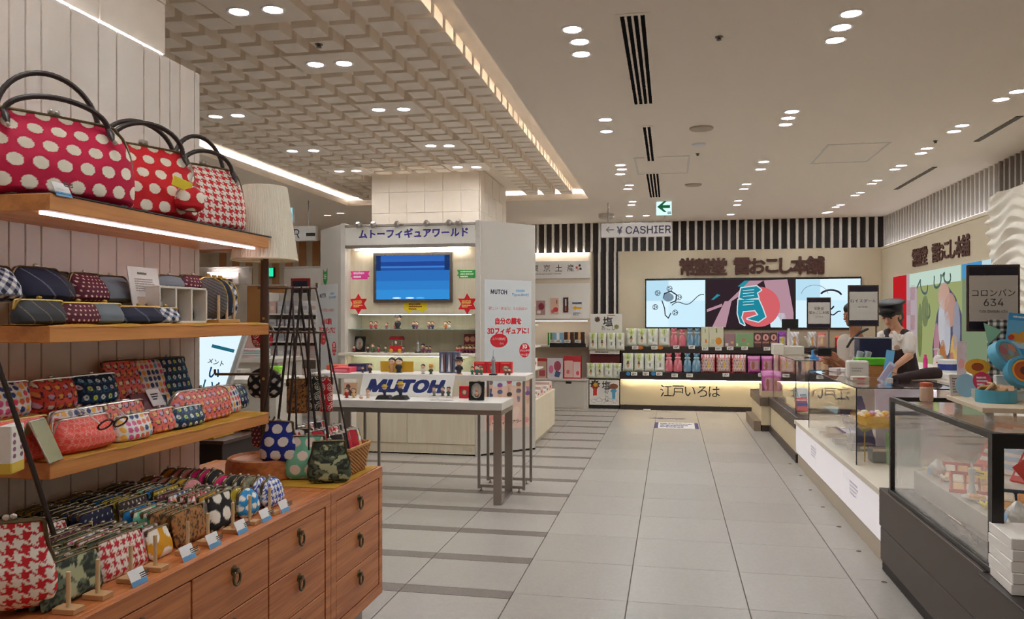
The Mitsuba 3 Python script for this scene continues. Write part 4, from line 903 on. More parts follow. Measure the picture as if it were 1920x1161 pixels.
# figurines
SKIN = ['e2b595', 'd9a585', 'ecc6a8']; HAIR = ['241a18', '3a2418', '5a3a24', '141414', '7a5a3a']
_fg = {}
def figurine(x, y, z, h, label, body=None, hat=None, group='figurines on the booth shelf', turn=0, base='2a2626'):
    R = rng; b = body or R.choice(['2c3352', '8c2436', 'd8d4cc', '3a3a3c', '7d4a68', 'c8742e', '54704e', 'b03a4a', '4a5a86'])
    k = thing('figurine', label, 'figurine', group); A = tr(x, y, z) @ rot('z', turn) @ scl(h, h, h)
    key = 'g'
    if key not in _fg:
        _fg[key] = dict(base=lathe([(.2, 0), (.21, .02), (.2, .04), (1e-4, .042)], 14), body=join(lathe([(.1, .04), (.13, .12), (.15, .26), (.17, .4), (.13, .5), (.06, .54)], 12), tube([(-.16, 0, .46), (-.21, -.03, .32), (-.12, -.12, .27)], [.055, .05, .045], 6), tube([(.16, 0, .46), (.21, -.03, .32), (.12, -.12, .27)], [.055, .05, .045], 6)),
            head=join(ell(.22, .2, .22, (0, 0, .73), 14, 10), ell(.03, .03, .025, (0, -.2, .7), 8, 6)), hair=ell(.236, .21, .2, (0, .035, .79), 14, 10), eyes=join(ell(.022, .015, .03, (-.08, -.185, .75), 8, 6), ell(.022, .015, .03, (.08, -.185, .75), 8, 6)),
            cap=join(lathe([(.25, .84), (.26, .87), (.2, .9), (.19, 1.02), (1e-4, 1.04)], 16), lathe([(.34, .85), (.33, .87), (1e-4, .87)], 18)))
    P = _fg[key]
    part(k, 'stand', pl(P['base'], M(base, .4)), A); part(k, 'body', pl(P['body'], M(b, .5), 50), A); part(k, 'head', pl(P['head'], M(R.choice(SKIN), .5), True), A)
    part(k, 'hair', pl(P['hair'], M(hat if hat and hat != '1a1a1c' else R.choice(HAIR), .5), True), A); part(k, 'eyes', pl(P['eyes'], BLACK, True), A)
    if hat: part(k, 'hat', pl(P['cap'], M(hat, .5), 40), A)
def tower(x, y, z, h, label, col='c9ccd0'):
    k = thing('tower_model', label, 'model')
    part(k, 'base', pl(mv(cbx(.06, .06, .012, .002), x, y, z), BLACK))
    part(k, 'tower', pl(mv(lathe([(.02, .012), (.013, .4 * h), (.012, .55 * h), (.02, .57 * h), (.018, .61 * h), (.008, .63 * h), (.008, .7 * h), (.012, .71 * h), (.009, .74 * h), (.003, .76 * h), (.002, h)], 12), x, y, z), M(col, .3, .5), 40))
def gift(x0, x1, y0, y1, z, h, col, label, deco=None, cat='box', group=None, name='gift_box'):
    k = thing(name, label, cat, group); part(k, 'box', pl(bx(x0, x1, y0, y1, z, z + h, .002), M(col, .4)))
    if deco:
        A = frame(((x0 + x1) / 2, y0 - .0002, z), (1, 0, 0), (0, 0, 1))
        for nm, s, c, dz in deco: part(k, nm, pl(xf(poly(s, .0008), A @ tr(0, 0, dz)), M(c, .5)))
    return k
for n_, (px, y0) in enumerate(((696, 0), (704, 1), (725, 2), (741, 3), (746, 4), (775, 5), (781, 6), (804, 7), (811, 8), (835, 9), (842, 10))):
    x = aty(px, 610, BY0 + .2)[0]
    hh = {4: .16, 2: .07}.get(y0, .085)
    figurine(x, BY0 + .2 + .01 * (y0 % 2), 1.338, hh, ('tall figurine in a black hat on the glass shelf of the booth' if y0 == 4 else f'{ORD[n_]} small big-headed figurine along the glass shelf of the booth'), '2a2a30' if y0 == 4 else None, '1a1a1c' if y0 == 4 else None, None if y0 == 4 else 'figurines on the glass shelf of the booth')
for i, px in enumerate((656, 664, 691, 699, 711, 723, 757, 793, 801, 806, 858, 862)):
    x = aty(px, 655, BY0 + .12)[0]
    figurine(x, BY0 + .1 + .02 * (i % 2), 1.08, .075 + .025 * (i in (3, 7)), f'{ORD[i]} small big-headed figurine along the white shelf of the booth', None, None, 'figurines on the white shelf of the booth')
X_ = lambda px, Y0: float(aty(px, 600, Y0)[0])
def photo_frame(x, y, z, w, h, label, tilt=-8):
    k = thing('oval_portrait', label, 'picture frame'); A = tr(x, y, z) @ rot('x', tilt)
    part(k, 'frame', pl(xf(poly(rrect(w, h, .006, 0, h / 2).difference(oval(w * .33, h * .38, 0, h * .52)), .02), frame((0, 0, 0), (1, 0, 0), (0, 0, 1))), BLACK), A)
    part(k, 'picture', pl(xf(poly(oval(w * .34, h * .39, 0, h * .52), .004), frame((0, .004, 0), (1, 0, 0), (0, 0, 1))), M('d8d4cc', .4)), A)
    part(k, 'silver_oval', pl(xf(tube(np.stack([w * .33 * np.cos(np.arange(28) * np.pi / 14), h * .52 + h * .38 * np.sin(np.arange(28) * np.pi / 14), 0 * np.arange(28)], 1), .003, 6, True), frame((0, -.02, 0), (1, 0, 0), (0, 0, 1))), SILVER, True), A)
    part(k, 'portrait', pl(join(ell(w * .12, .012, w * .14, (0, -.004, h * .56), 12, 8), ell(w * .16, .012, h * .12, (0, -.004, h * .32), 12, 8)), M('c89a80', .5), True), A)
photo_frame(X_(676, BY0 + .25), BY0 + .22, 1.081, .13, .17, 'black frame with an oval portrait on the white booth shelf')
# toy stall
k = thing('toy_stall', 'toy red festival cart with a red roof on the white booth shelf', 'toy'); A = tr(X_(744, BY0 + .15), BY0 + .15, 1.08)
part(k, 'cart', pl(mv(cbx(.14, .08, .05, .003), 0, 0, .02), M('c8242c', .4)), A)
for x in (-.05, .05): part(k, 'wheel', pl(xf(cyl(.022, -.006, .006, 16), tr(x, -.045, .022) @ rot('x', 90)), M('d8a23c', .4), 40), A)
for x in (-.055, .055): part(k, 'post', pl(mv(cyl(.004, .07, .14, 6), x, 0, 0), M('d8d4cc', .4)), A)
part(k, 'roof', pl(xf(poly(Polygon([(-.08, 0), (.08, 0), (.065, .035), (-.065, .035)]), .09), tr(0, .045, .14) @ rot('x', 90)), M('a8202c', .4)), A)
part(k, 'lantern', pl(ell(.014, .014, .018, (0, -.03, .11), 10, 8), M('f0e8d8', .4), True), A)
tower(X_(784, BY0 + .12), BY0 + .12, 1.08, .18, 'silver tower model on the white shelf of the booth')
X1 = X_(870, BY0 + .2)
gift(X1, X1 + .13, BY0 + .2, BY0 + .28, 1.08, .2, '7a2a2c', 'dark red box standing at the end of the white booth shelf', [('picture', oval(.028, .03, -.03, .15), 'd8a488', 0), ('picture', oval(.028, .03, .03, .15), 'c8987c', 0), ('picture', sbox(-.055, .02, .055, .09), 'd9b070', 0)])
for i in range(5): figurine(X1 - .03 + .04 * i, BY0 + .13 - .01 * (i % 2), 1.08, .085, f'{ORD[i]} purple-clad figurine in the row before the dark red box', '6a2a4a', None, 'purple figurines before the dark red box')

# ---- two nested steel-framed tables ----
T1, T2 = .796, .975
k = thing('nesting_table', 'lower white-topped table on flat steel legs in front of the booth', 'table')
part(k, 'tabletop', pl(bx(-2.9, -1.285, 6.04, 6.5, T1 - .06, T1, .003), M('d6d0c8', .3)))
part(k, 'apron', pl(bx(-2.9, -1.29, 6.05, 6.08, T1 - .098, T1 - .06, .002), STEEL)); part(k, 'apron', pl(bx(-1.32, -1.288, 6.08, 6.49, T1 - .098, T1 - .06, .002), STEEL))
for x in (-1.355, -2.78):
    part(k, 'leg', pl(bx(x, x + .065, 6.045, 6.065, 0, T1 - .098, .002), STEEL)); part(k, 'leg', pl(bx(x, x + .065, 6.475, 6.495, 0, T1 - .098, .002), STEEL)); part(k, 'foot_bar', pl(bx(x, x + .065, 6.065, 6.475, .0, .02, .002), STEEL))
k = thing('nesting_table', 'higher white-topped table on thin steel frames behind the lower one', 'table')
part(k, 'tabletop', pl(bx(-3.1, -1.185, 6.51, 6.92, T2 - .045, T2, .003), M('d6d0c8', .3)))
for y in (6.53, 6.87):
    for xa, xb in ((-1.60, -1.215), (-3.0, -2.62)):
        for x in (xa, xb): part(k, 'leg', pl(bx(x, x + .022, y, y + .022, .02, T2 - .045, .001), STEEL))
        part(k, 'foot_bar', pl(bx(xa + .022, xb, y, y + .022, .03, .052, .001), STEEL))
        for x in (xa + .03, xb - .03): part(k, 'foot', pl(mv(lathe([(.014, 0), (.014, .008), (.006, .01), (.006, .03)], 10), x, y + .011, 0), STEEL))
Yb2 = 6.7
figurine(X_(694, 6.62), 6.62, T2, .085, 'figurine in dark clothes near the navy box on the higher table', '4a2c24', None, None)
figurine(X_(680, 6.62), 6.62, T2, .06, 'small figurine before the navy box on the higher table', '3a3a50', None, None)
gift(X_(630, Yb2), X_(664, Yb2), 6.6, 6.8, T2, .045, 'd84858', 'flat pinkish red box lying at the end of the higher table', [('label', sbox(-.06, .008, .06, .03), 'e88a90', 0)])
gift(X_(660, 6.85), X_(694, 6.85), 6.76, 6.88, T2, .07, '2c2c50', 'navy patterned box beside the pinkish box on the higher table', [('label', sbox(-.05, .015, .05, .045), '50527c', 0)])
gift(X_(714, 6.8), X_(775, 6.8), 6.79, 6.81, T2, .095, 'c89a2a', 'gold folding backdrop behind a figurine couple on the higher table', [('hinge', sbox(-.002, 0, .002, .095), '8a6a1c', 0)], 'backdrop', name='gold_screen')
figurine(X_(735, 6.7), 6.7, T2, .135, 'taller light brown figurine before the gold backdrop', 'b88a5a', None, None, base='c8a878'); figurine(X_(748, 6.7), 6.7, T2, .135, 'taller dark suited figurine before the gold backdrop', '222228', None, None)
figurine(X_(793, 6.6), 6.6, T2, .085, 'small pale figurine between the gold backdrop and tower boxes', 'd8d0c4', None, None); figurine(X_(808, 6.57), 6.57, T2, .085, 'small yellow-capped figurine left of the tower boxes', '4a5a3a', 'd8a020', None)
for i in range(3):
    a = X_(824 + 13 * i, 6.75); gift(a, a + .054, 6.74, 6.8, T2, .185, '5d6076', ('first', 'middle', 'last')[i] + ' slate blue tower box of three standing on the higher table', [('tower_print', Polygon([(-.012, .01), (.012, .01), (.005, .1), (.004, .13), (.001, .17), (-.001, .17), (-.004, .13), (-.005, .1)]), 'd0d2da', 0), ('side_print', sbox(.016, .01, .024, .17), '7a4a48', 0)])
figurine(X_(862, 6.62), 6.6, T2, .145, 'large figurine in a navy uniform cap on the higher table', '2a2c38', '20222e', None, base='c88a3a')
figurine(X_(895, 6.6), 6.58, T2, .085, 'teal figurine before the red boxes on the higher table', '2e6e68', None, None)
for px in (885, 902): figurine(X_(px, 6.6), 6.61, T2, .07, f'{"nearer-the-wall" if px == 885 else "aisle-side"} small green figurine beside the teal figurine on the higher table', '3e7e58', None, 'green figurines before the red boxes')
for i in range(3):
    a = X_(890 + 24 * i, 6.8); gift(a, a + .105, 6.78, 6.84, T2, .1, 'c81e26', ('first', 'middle', 'last')[i] + ' red figurine box in the row behind the tower model', [('window', oval(.03, .026, 0, .045), '7a6a5a', 0), ('picture', oval(.018, .02, 0, .045), 'd8a488', .0008), ('picture', sbox(-.04, .085, .04, .092), 'e86a60', 0)])
tower(X_(926, 6.58), 6.56, T2, .215, 'tall silver tower model on a black base on the higher table', 'a4a7ac')
for px in (948, 955): figurine(X_(px, 6.6), 6.6, T2, .06, f'{"first" if px == 948 else "second"} tiny brown figurine past the tower model on the higher table', '6a3a30', None, 'tiny figurines right of the tower model')
# lower table: leaning board and figures
k = thing('sign_board', 'white leaning board with large slanted navy letters on the lower table', 'sign')
a, b = X_(676, 6.4), X_(848, 6.4); A = tr((a + b) / 2, 6.38, T1 + .002) @ frame((0, 0, 0), (1, 0, 0), (0, .25, 1)); hB = .185
part(k, 'board', pl(xf(poly(affinity.skew(sbox(-(b - a) / 2, 0, (b - a) / 2, hB), xs=6, origin=(0, 0)), .008), A), M('e9e6e2', .4)))
part(k, 'lettering', pl(xf(text('MUTOH', .092, .001, bold=5, font='inter', slant=14, track=.02), A @ tr(.0, hB * .47, .008) @ scl(1.36, 1, 1)), M('29336e', .4)))
for i, px in enumerate((650, 663, 690)): figurine(X_(px, 6.2), 6.2, T1, .085, ('red-clad figurine at the near end of the lower table', 'tan figurine in front of the leaning photo', 'pale figurine before the first letter of the leaning board')[i], ('a82a2c', 'c8a878', 'e0c0b0')[i], None, None, base='c8a878' if i else '2a2626')
k = thing('photo_stand', 'small photo with a figurine picture leaning left of the lettered board', 'photo'); A = tr(X_(656, 6.36), 6.36, T1 + .002) @ frame((0, 0, 0), (1, 0, 0), (0, .2, 1))
part(k, 'card', pl(xf(bx(-.06, .06, 0, .11, 0, .004), A), M('c89a7c', .4))); part(k, 'picture', pl(xf(poly(shapely.union_all([oval(.02, .022, -.02, .075), oval(.028, .03, -.02, .03)]), .0008), A @ tr(0, 0, .004)), M('5a3a34')))
part(k, 'dark_corner', pl(xf(poly(sbox(.0, 0, .055, .045), .0008), A @ tr(0, 0, .004)), M('2a2626')))
solo('ornament', pl(ell(.018, .014, .012, (X_(677, 6.15), 6.15, T1 + .011), 10, 6), M('d8b09a', .5), True), 'small pinkish lump ornament between figurines on the lower table', 'ornament')
for px, lab in ((721, 'first'), (751, 'second')):
    x = X_(px, 6.16); k = thing('pedestal', f'{lab} black sloped pedestal in front of the leaning board', 'pedestal')
    v, f = bx(-.065, .065, -.05, .05, 0, .032); v = np.array(v); v[v[:, 2] > .02, :2] *= .68
    part(k, 'block', pl(mv((v, f), x, 6.16, T1), BLACK))
    figurine(x, 6.16, T1 + .032, .085 + .025 * (lab == 'second'), f'yellow-capped figurine on the {lab} black pedestal', '2a3050', 'c8a820', None)
for i, px in enumerate((813, 829, 840)):
    x = X_(px, 6.15); solo('acrylic_block', pl(bx(x - .035, x + .035, 6.13, 6.2, T1, T1 + .035, .002), PANE), f'{("first", "second", "third")[i]} clear acrylic block carrying a figurine on the lower table', 'block'); figurine(x, 6.165, T1 + .036, .075, f'grey figurine riding on the {("first", "second", "third")[i]} acrylic block', ('8a8680', '6a5a54', '4a5e48')[i], None, None)
gift(X_(862, 6.36), X_(882, 6.36), 6.34, 6.4, T1, .1, 'c4202a', 'red figurine box left of the black oval frame on the lower table', [('window', oval(.024, .024, 0, .05), '6a5a50', 0), ('picture', oval(.014, .018, 0, .05), 'd8a488', .0008)])
photo_frame(X_(894, 6.2), 6.2, T1 + .001, .125, .15, 'black frame with an oval portrait at the end of the lower table', -5)
# ================= back wall: slats, sign, screens, snack display =================
YW = 13.36
ZS = 2.565
sb = struct('wall_slatted', join(bx(-2.4, 3.36, YW - .03, YW, ZS, CZ), bx(-1.27, -.86, YW - .03, YW, 1.0, ZS)), M('2b2320', .7))
slatp = pl(bx(0, .038, -.055, 0, ZS, CZ, .002), SLATW); slatl = pl(bx(0, .038, -.055, 0, 1.0, ZS, .002), SLATW)
for i in range(44): part(sb, 'slat', slatp, tr(-2.36 + .1305 * i, YW - .03, 0))
for i in range(3): part(sb, 'slat', slatl, tr(-1.19 + .1305 * i, YW - .03, 0))
bw_ = struct('wall_beige', bx(-.845, 3.36, YW - .1, YW - .001, 0, ZS, .004), M('d3c3a8', .6))
part(bw_, 'edge_strip', pl(bx(-.86, -.845, YW - .11, YW - .001, 0, ZS), STEEL))
k = thing('shop_sign', 'dark brown raised lettering above the three screens on the end wall', 'sign')
def letters(k, s, hgt, x, z, pitch, A0, b, depth=.035, **kw):
    n = len(s)
    for i, ch in enumerate(s):
        if ch == ' ': continue
        part(k, 'letter', pl(text_at(ch, hgt, depth, x + (i - (n - 1) / 2) * pitch, z, A0, **kw), b))
def text_at(s, hgt, depth, x, z, A0, **kw): return xf(text(s, hgt, depth, **kw), A0 @ tr(x, z, 0))
FB = frame((0, YW - .1, 0), (1, 0, 0), (0, 0, 1))
BROWN = M('4a2418', .5)
sx, sz = aty(1408, 499, YW - .1)[[0, 2]]
for ch, px in zip('常盤堂雷おこし本舗', (1289, 1318, 1347, 1391, 1420, 1447, 1473, 1500, 1528)): part(k, 'letter', pl(text_at(ch, .25 if ch in 'おこし' else .262, .035, aty(px, 499, YW - .1)[0], sz, FB, bold=2), BROWN))
# screens
YS = YW - .1
def P2(x, y, Y0): p = aty(x, y, Y0); return p[0], p[2]
xa, zt = P2(1210, 523, YS); xb, zb2 = P2(1614, 618, YS)
k = thing('screen_wall', 'row of three large lit screens in one black frame on the end wall', 'screen')
part(k, 'frame', pl(bx(xa, xb, YS - .05, YS, zb2, zt, .004), BLACK))
FS = frame((0, YS - .051, 0), (1, 0, 0), (0, 0, 1))
cut = [P2(x, 570, YS)[0] for x in (1212, 1322, 1325, 1487, 1491, 1612)]
z0, z1 = zb2 + .03, zt - .03
def scr(parent, nm, shape, col, lay=1, gain=1.0): part(parent, nm, glow(shape, FS @ tr(0, 0, .0018 * lay), col, gain, .0012))
def ink(parent, nm, shape, lay=2, col='1a2040'): part(parent, nm, pl(xf(poly(shape, .001), FS @ tr(0, 0, .0018 * lay)), M(col, .5)))
def stroke(pts, w): return LineString(pts).buffer(w, quad_segs=3)
def wave(x0, z0_, L, amp, n, ph=0, k_=1.0): t = np.linspace(0, 1, n); return np.c_[x0 + L * t, z0_ + amp * np.sin(ph + k_ * 6.28 * t)]
for n_, (a, b, nm) in enumerate(((cut[0], cut[1], 'first_screen'), (cut[4], cut[5], 'last_screen'))):
    m = a + .38 * (b - a); zm = z0 + .56 * (z1 - z0)
    for x0, x1, za, zb3, c in ((a, m, zm, z1, 'b4daec'), (m, b, zm, z1, 'd6f0fa'), (a, m, z0, zm, 'd4eef8'), (m, b, z0, zm, 'c8e8f6')): scr(k, nm, sbox(x0, za, x1, zb3), c, 1, 1.05)
    cx, cz = a + .42 * (b - a), z0 + .56 * (z1 - z0); w = b - a
    if n_ == 0:
        for dx, dz in ((-.21, .13), (-.25, -.1), (-.02, .2), (.07, -.19), (.13, .06)):
            ink(k, 'ink_disc', Point(cx + dx, cz + dz).buffer(.045).difference(Point(cx + dx, cz + dz).buffer(.036)))
            for q in range(3): ink(k, 'ink_spot', oval(.012, .012, cx + dx + .02 * math.cos(q * 2.1), cz + dz + .02 * math.sin(q * 2.1), 8))
        ink(k, 'ink_cloud', oval(.085, .07, cx - .04, cz + .06), 2, '8fb0cc')
        ink(k, 'ink_stroke', stroke(np.array([(cx - .12, cz + .05), (cx - .1, cz + .12), (cx, cz + .16), (cx + .09, cz + .1), (cx + .08, cz), (cx, cz - .03)]), .01))
        ink(k, 'ink_stroke', stroke(np.array([(cx - .14, cz), (cx - .1, cz - .12), (cx - .09, cz - .23), (cx - .04, cz - .28), (cx, cz - .2)]), .008))
        ink(k, 'ink_stroke', stroke(wave(cx + .02, cz - .09, .5, .045, 20, .5, 1.3) + np.c_[np.zeros(20), np.linspace(0, .16, 20)], .006))
    else:
        ink(k, 'ink_stroke', stroke(arc(cx - .12, cz + .08, .2, .16, 10, 170, 14)[:, [0, 2]], .004), 2, '90a8b8')
        ink(k, 'ink_stroke', stroke(arc(cx + .12, cz + .06, .16, .1, 20, 150, 12)[:, [0, 2]], .014))
        ink(k, 'ink_stroke', stroke(wave(cx - .02, cz - .1, .18, .04, 12), .012)); ink(k, 'ink_stroke', stroke(wave(cx + .06, cz - .2, .2, .03, 12, 2), .009))
a, b = cut[2], cut[3]; w, h = b - a, z1 - z0
S_ = lambda pts: Polygon([(a + u * w, z0 + v * h) for u, v in pts])
scr(k, 'middle_screen', sbox(a, z0, b, z1), '33222a', 1, .8)
for pts in ([(.06, .0), (.22, .0), (.29, .55), (.21, .55)], [(.21, .48), (.3, .56), (.66, .98), (.5, .98)], [(0, .38), (.18, .5), (.18, .44), (0, .32)], [(.66, .98), (.72, .55), (.9, .0), (1, .0), (1, .3), (.93, 1.0)]):
    scr(k, 'picture_beam', S_(pts), 'c49aa8', 2, .8)
for pts in ([(.05, .58), (.12, .7), (.16, .68), (.08, .58)], [(.36, .86), (.44, .98), (.5, .98), (.42, .84)]): scr(k, 'picture_teal', S_(pts), '2a9aac', 3, .8)
scr(k, 'picture_sky', S_([(.74, .0), (.94, .0), (.9, .3), (.72, .3)]), 'cfeaf4', 2, 1.0)
scr(k, 'picture_lantern', Polygon([(a + w * (.60 + .245 * math.cos(t)), z0 + h * (.44 + .43 * math.sin(t) * (1 if math.sin(t) < 0 else .95))) for t in np.linspace(0, 6.28, 40)]), 'e0686e', 3, .85)
mon = [S_([(.40, .82), (.58, .86), (.63, .78), (.58, .72), (.6, .62), (.44, .58), (.38, .62)]), S_([(.37, .58), (.6, .58), (.64, .42), (.68, .22), (.6, .12), (.47, .18), (.6, .26), (.56, .36), (.42, .34), (.4, .2), (.44, .05), (.39, .1), (.36, .3)])]
for g in mon: scr(k, 'picture_glyph_edge', g.buffer(.018), 'e8eef2', 4, .8); scr(k, 'picture_glyph', g, '1f92a8', 5, .8)
for v in (.76, .7, .64, .52, .46): scr(k, 'picture_glyph_line', S_([(.42, v), (.55, v + .02), (.55, v + .035), (.42, v + .015)]), 'd8eef2', 6, .8)

# two-step snack display
YF = 12.85
k = thing('snack_display', 'two-step dark shelf display with a lit beige front and brush lettering', 'display stand')
xl, xr = -.80, 2.6
part(k, 'lower_shelf', pl(bx(xl, xr, YF - .08, 13.1, .49, .606, .003), M('2c211e', .4))); part(k, 'upper_shelf', pl(bx(xl, xr, 13.05, YW - .1, .606, .97, .003), M('2c211e', .45))); part(k, 'upper_ledge', pl(bx(xl, xr, 12.99, 13.2, .90, 1.0, .003), M('33261f', .4)))
part(k, 'front_panel', pl(bx(xl, xr, YF + .03, YF + .06, .07, .49), M('dccba6', .55))); part(k, 'kick', pl(bx(xl, xr, YF + .0, YF + .06, 0, .075, .002), M('2a201d', .45))); part(k, 'body', pl(bx(xl, xr, YF + .06, YW - .1, 0, .49), M('2c211e', .5)))
part(k, 'under_light', emit(bx(xl + .03, xr - .03, YF - .05, YF - .02, .482, .489), (11, 9.4, 6.8)))
tx_, tz_ = P2(1294, 734, YF + .03)
letters(k, '江戸いろは', .185, tx_, tz_, .185, frame((0, YF + .03, 0), (1, 0, 0), (0, 0, 1)), M('2a2320'), .003)
# snack packs
def pillow(w, h, T, cols, fn=None, seed=1, n=18, crimp=.06):
    s = np.linspace(-1, 1, n + 1); t = np.linspace(0, 1, n + 3); S, Tt = np.meshgrid(s, t)
    vs, cs, fs = [], [], []
    nt = n + 2; i = (np.arange(nt)[:, None] * (n + 1) + np.arange(n)[None]).ravel()
    for sg in (-1, 1):
        th = T / 2 * np.clip(np.minimum(Tt / .12, (1 - Tt) / .2), 0, 1) ** .6 * np.maximum(1 - np.abs(S) ** 3, 0) ** .6
        v = np.stack([w / 2 * S * (1 - .05 * np.sin(Tt * 3.1)) , sg * (th + .002), h * Tt], -1).reshape(-1, 3)
        v[:, 1] += sg * .012 * (meshkit.noise(v / .035 + seed, seed) - .5) * (th.ravel() > .004)
        vs.append(v); cs.append(fn(S.ravel(), Tt.ravel(), sg))
        f = np.vstack([np.stack([i, i + 1, i + n + 2], 1), np.stack([i, i + n + 2, i + n + 1], 1)])
        fs.append((f if sg < 0 else f[:, ::-1]) + (0 if sg < 0 else len(v)))
    return pl((np.vstack(vs), np.vstack(fs)), VCP, True, color=np.vstack(cs))
def sel(*rules):
    def fn(s, t, sg):
        o = np.repeat(C(rules[0]), len(s), 0)
        for cond, c in rules[1:]: o = np.where(cond(s, t)[:, None], C(c)[0], o)
        return o
    return fn
SALT = sel('dfe0cf', (lambda s, t: np.hypot(s * .8, (t - .98) * 1.0) < .42, 'c3cc7a'), (lambda s, t: (np.abs(s) < .08) & (np.abs(t - .8) < .12), '4a4a30'), (lambda s, t: np.hypot(s, (t - .38) * 1.6) < .24, 'c59a6a'), (lambda s, t: (np.hypot(s, (t - .42) * 1.6) < .24) & (t > .42), '4a3626'), (lambda s, t: t < .1, 'c8cfa0'))
SALT2 = sel('e2e3d6', (lambda s, t: np.hypot(s * .8, (t - .98)) < .4, 'c8d088'), (lambda s, t: (np.abs(s) < .07) & (np.abs(t - .8) < .12), '50503a'), (lambda s, t: np.hypot(s - .1, (t - .38) * 1.6) < .18, '8a8a78'), (lambda s, t: t < .1, 'cdd3ae'))
CHK = sel('d98a90', (lambda s, t: (np.floor(s * 7) + np.floor(t * 10)) % 2 == 0, 'c04048'), (lambda s, t: (np.abs(s) < .86) & (t > .06) & (t < .8), 'd8b8ac'), (lambda s, t: (t < .8) & (t > .06) & (np.abs(s) < .86) & (np.sin(s * 17) * np.cos(t * 19) > .35), '8f7f88'), (lambda s, t: np.hypot(s - .1, (t - .45)) < .2, 'd9b04a'), (lambda s, t: (t > .84) & ((np.floor(s * 9)) % 2 == 0), 'f0e4e0'))
PINK = sel('c05aa0', (lambda s, t: (np.abs(s) < .7) & (t > .2) & (t < .75), 'b98a90'), (lambda s, t: np.hypot(s + .2, t - .45) < .25, '9a5a48'), (lambda s, t: t > .85, 'd88ac0'))
REDW = sel('e0b8b4', (lambda s, t: t > .8, 'd86a60'), (lambda s, t: (np.abs(s) < .7) & (t < .7) & (t > .15), 'c8a48c'), (lambda s, t: np.hypot(s, t - .45) < .3, 'e0c08a'))
PURP = sel('8a3aa0', (lambda s, t: (np.abs(s) < .75) & (t > .1) & (t < .7), 'b8b29a'), (lambda s, t: np.hypot(s, t - .4) < .3, 'c8b440'))
REDB = sel('c01c28', (lambda s, t: np.hypot(s + .3, t - .5) < .3, 'e0a030'), (lambda s, t: t > .85, 'e06a30'))
SIL = sel('c8c2be', (lambda s, t: np.sin(s * 9 + t * 14) > .5, 'efeae8'), (lambda s, t: np.hypot(s, t - .4) < .3, 'c89858'))
PK = {}
def pack(kind, px, y1, y0, Yf, z, label, group, T=.07, tilt=-4, name='snack_pack'):
    xa_, xb_ = aty(px[0], 600, Yf)[0], aty(px[1], 600, Yf)[0]; w = (xb_ - xa_) * .97; h = aty((px[0] + px[1]) / 2, y1, Yf)[2] - z
    key = (kind, round(w, 2), round(h, 2))
    if key not in PK: PK[key] = pillow(w, h, T, None, globals()[kind], len(PK) + 1)
    k = thing(name, label, 'snack pack', group); A = tr((xa_ + xb_) / 2, Yf + T / 2 + .01, z) @ rot('z', (rng.random() - .5) * 6) @ rot('x', tilt)
    part(k, 'pack', PK[key], A)
    return k
def tag(px, py, Yf, label, w=.1, h=.055, c='e9e4dc', group='price tags on the snack display'):
    p = aty(px, py, Yf); k = thing('price_tag', label, 'price tag', group); A = frame(p, (1, 0, 0), (0, 0, 1))
    part(k, 'card', pl(xf(bx(-w / 2, w / 2, -h / 2, h / 2, 0, .004), A), M(c, .5))); part(k, 'print', pl(xf(poly(lines(w * .7, h * .6, 2), .0006), A @ tr(0, 0, .004)), M('4a4444', .5)))
L2, L1 = 1.0, .606
for i, px in enumerate(((1173, 1194), (1194, 1213), (1213, 1234), (1235, 1256))): pack('SALT' if i < 2 else 'SALT2', px, 616, 0, 13.02, L2, f'{("first", "second", "third", "fourth")[i]} pale green-topped snack bag on the upper display step', 'pale snack bags on the upper step')
for i, px in enumerate(((1167, 1188), (1188, 1208), (1208, 1227), (1227, 1247))): pack('SALT' if i < 2 else 'SALT2', px, 663, 0, YF - .05, L1, f'{("first", "second", "third", "fourth")[i]} pale green-topped snack bag on the lower display step', 'pale snack bags on the lower step')
def drawstring(px, y1, Yf, z, col, label, group):
    xa_, xb_ = aty(px[0], 600, Yf)[0], aty(px[1], 600, Yf)[0]; w = (xb_ - xa_) * .95; h = aty(px[0], y1, Yf)[2] - z
    k = thing('drawstring_bag', label, 'bag', group); A = tr((xa_ + xb_) / 2, Yf + .06, z)
    key = ('ds', round(w, 2), round(h, 2), col)
    if key not in PK:
        v, f = lathe([(w * .42, 0), (w * .5, .02), (w * .5, h * .3), (w * .42, h * .6), (w * .17, h * .78), (w * .3, h * .9), (w * .34, h), (w * .05, h * .97)], 28)
        a = np.arctan2(v[:, 1], v[:, 0]); q = 1 + .07 * np.sin(a * 7) * np.clip(v[:, 2] / h, .1, 1); v = np.c_[v[:, 0] * q, v[:, 1] * q * .7, v[:, 2] + .012 * np.sin(a * 5) * (v[:, 2] > h * .85)]
        c1, c2, c3 = C(*col); n = meshkit.noise(v / .03, 5); cc = np.where((n > .62)[:, None], c2, np.where((n < .3)[:, None], c3, c1))
        tie = pl(join(tube(np.stack([w * .2 * np.cos(np.arange(16) * np.pi / 8), w * .15 * np.sin(np.arange(16) * np.pi / 8), 0 * np.arange(16) + h * .77], 1), .006, 6, True), ell(.03, .012, .018, (-.02, -w * .16, h * .77), 8, 6), ell(.03, .012, .018, (.02, -w * .16, h * .77), 8, 6)), M(''.join(f'{int(255 * x ** (1 / 2.2)):02x}' for x in c2), .5), True)
        PK[key] = (pl((v, f), VCG, True, color=cc), tie)
    part(k, 'bag', PK[key][0], A); part(k, 'tie', PK[key][1], A)
PKC, BLC = ('d9727e', 'e8a0a4', 'c04858'), ('6f98b4', 'a8c4cc', '3f6488')
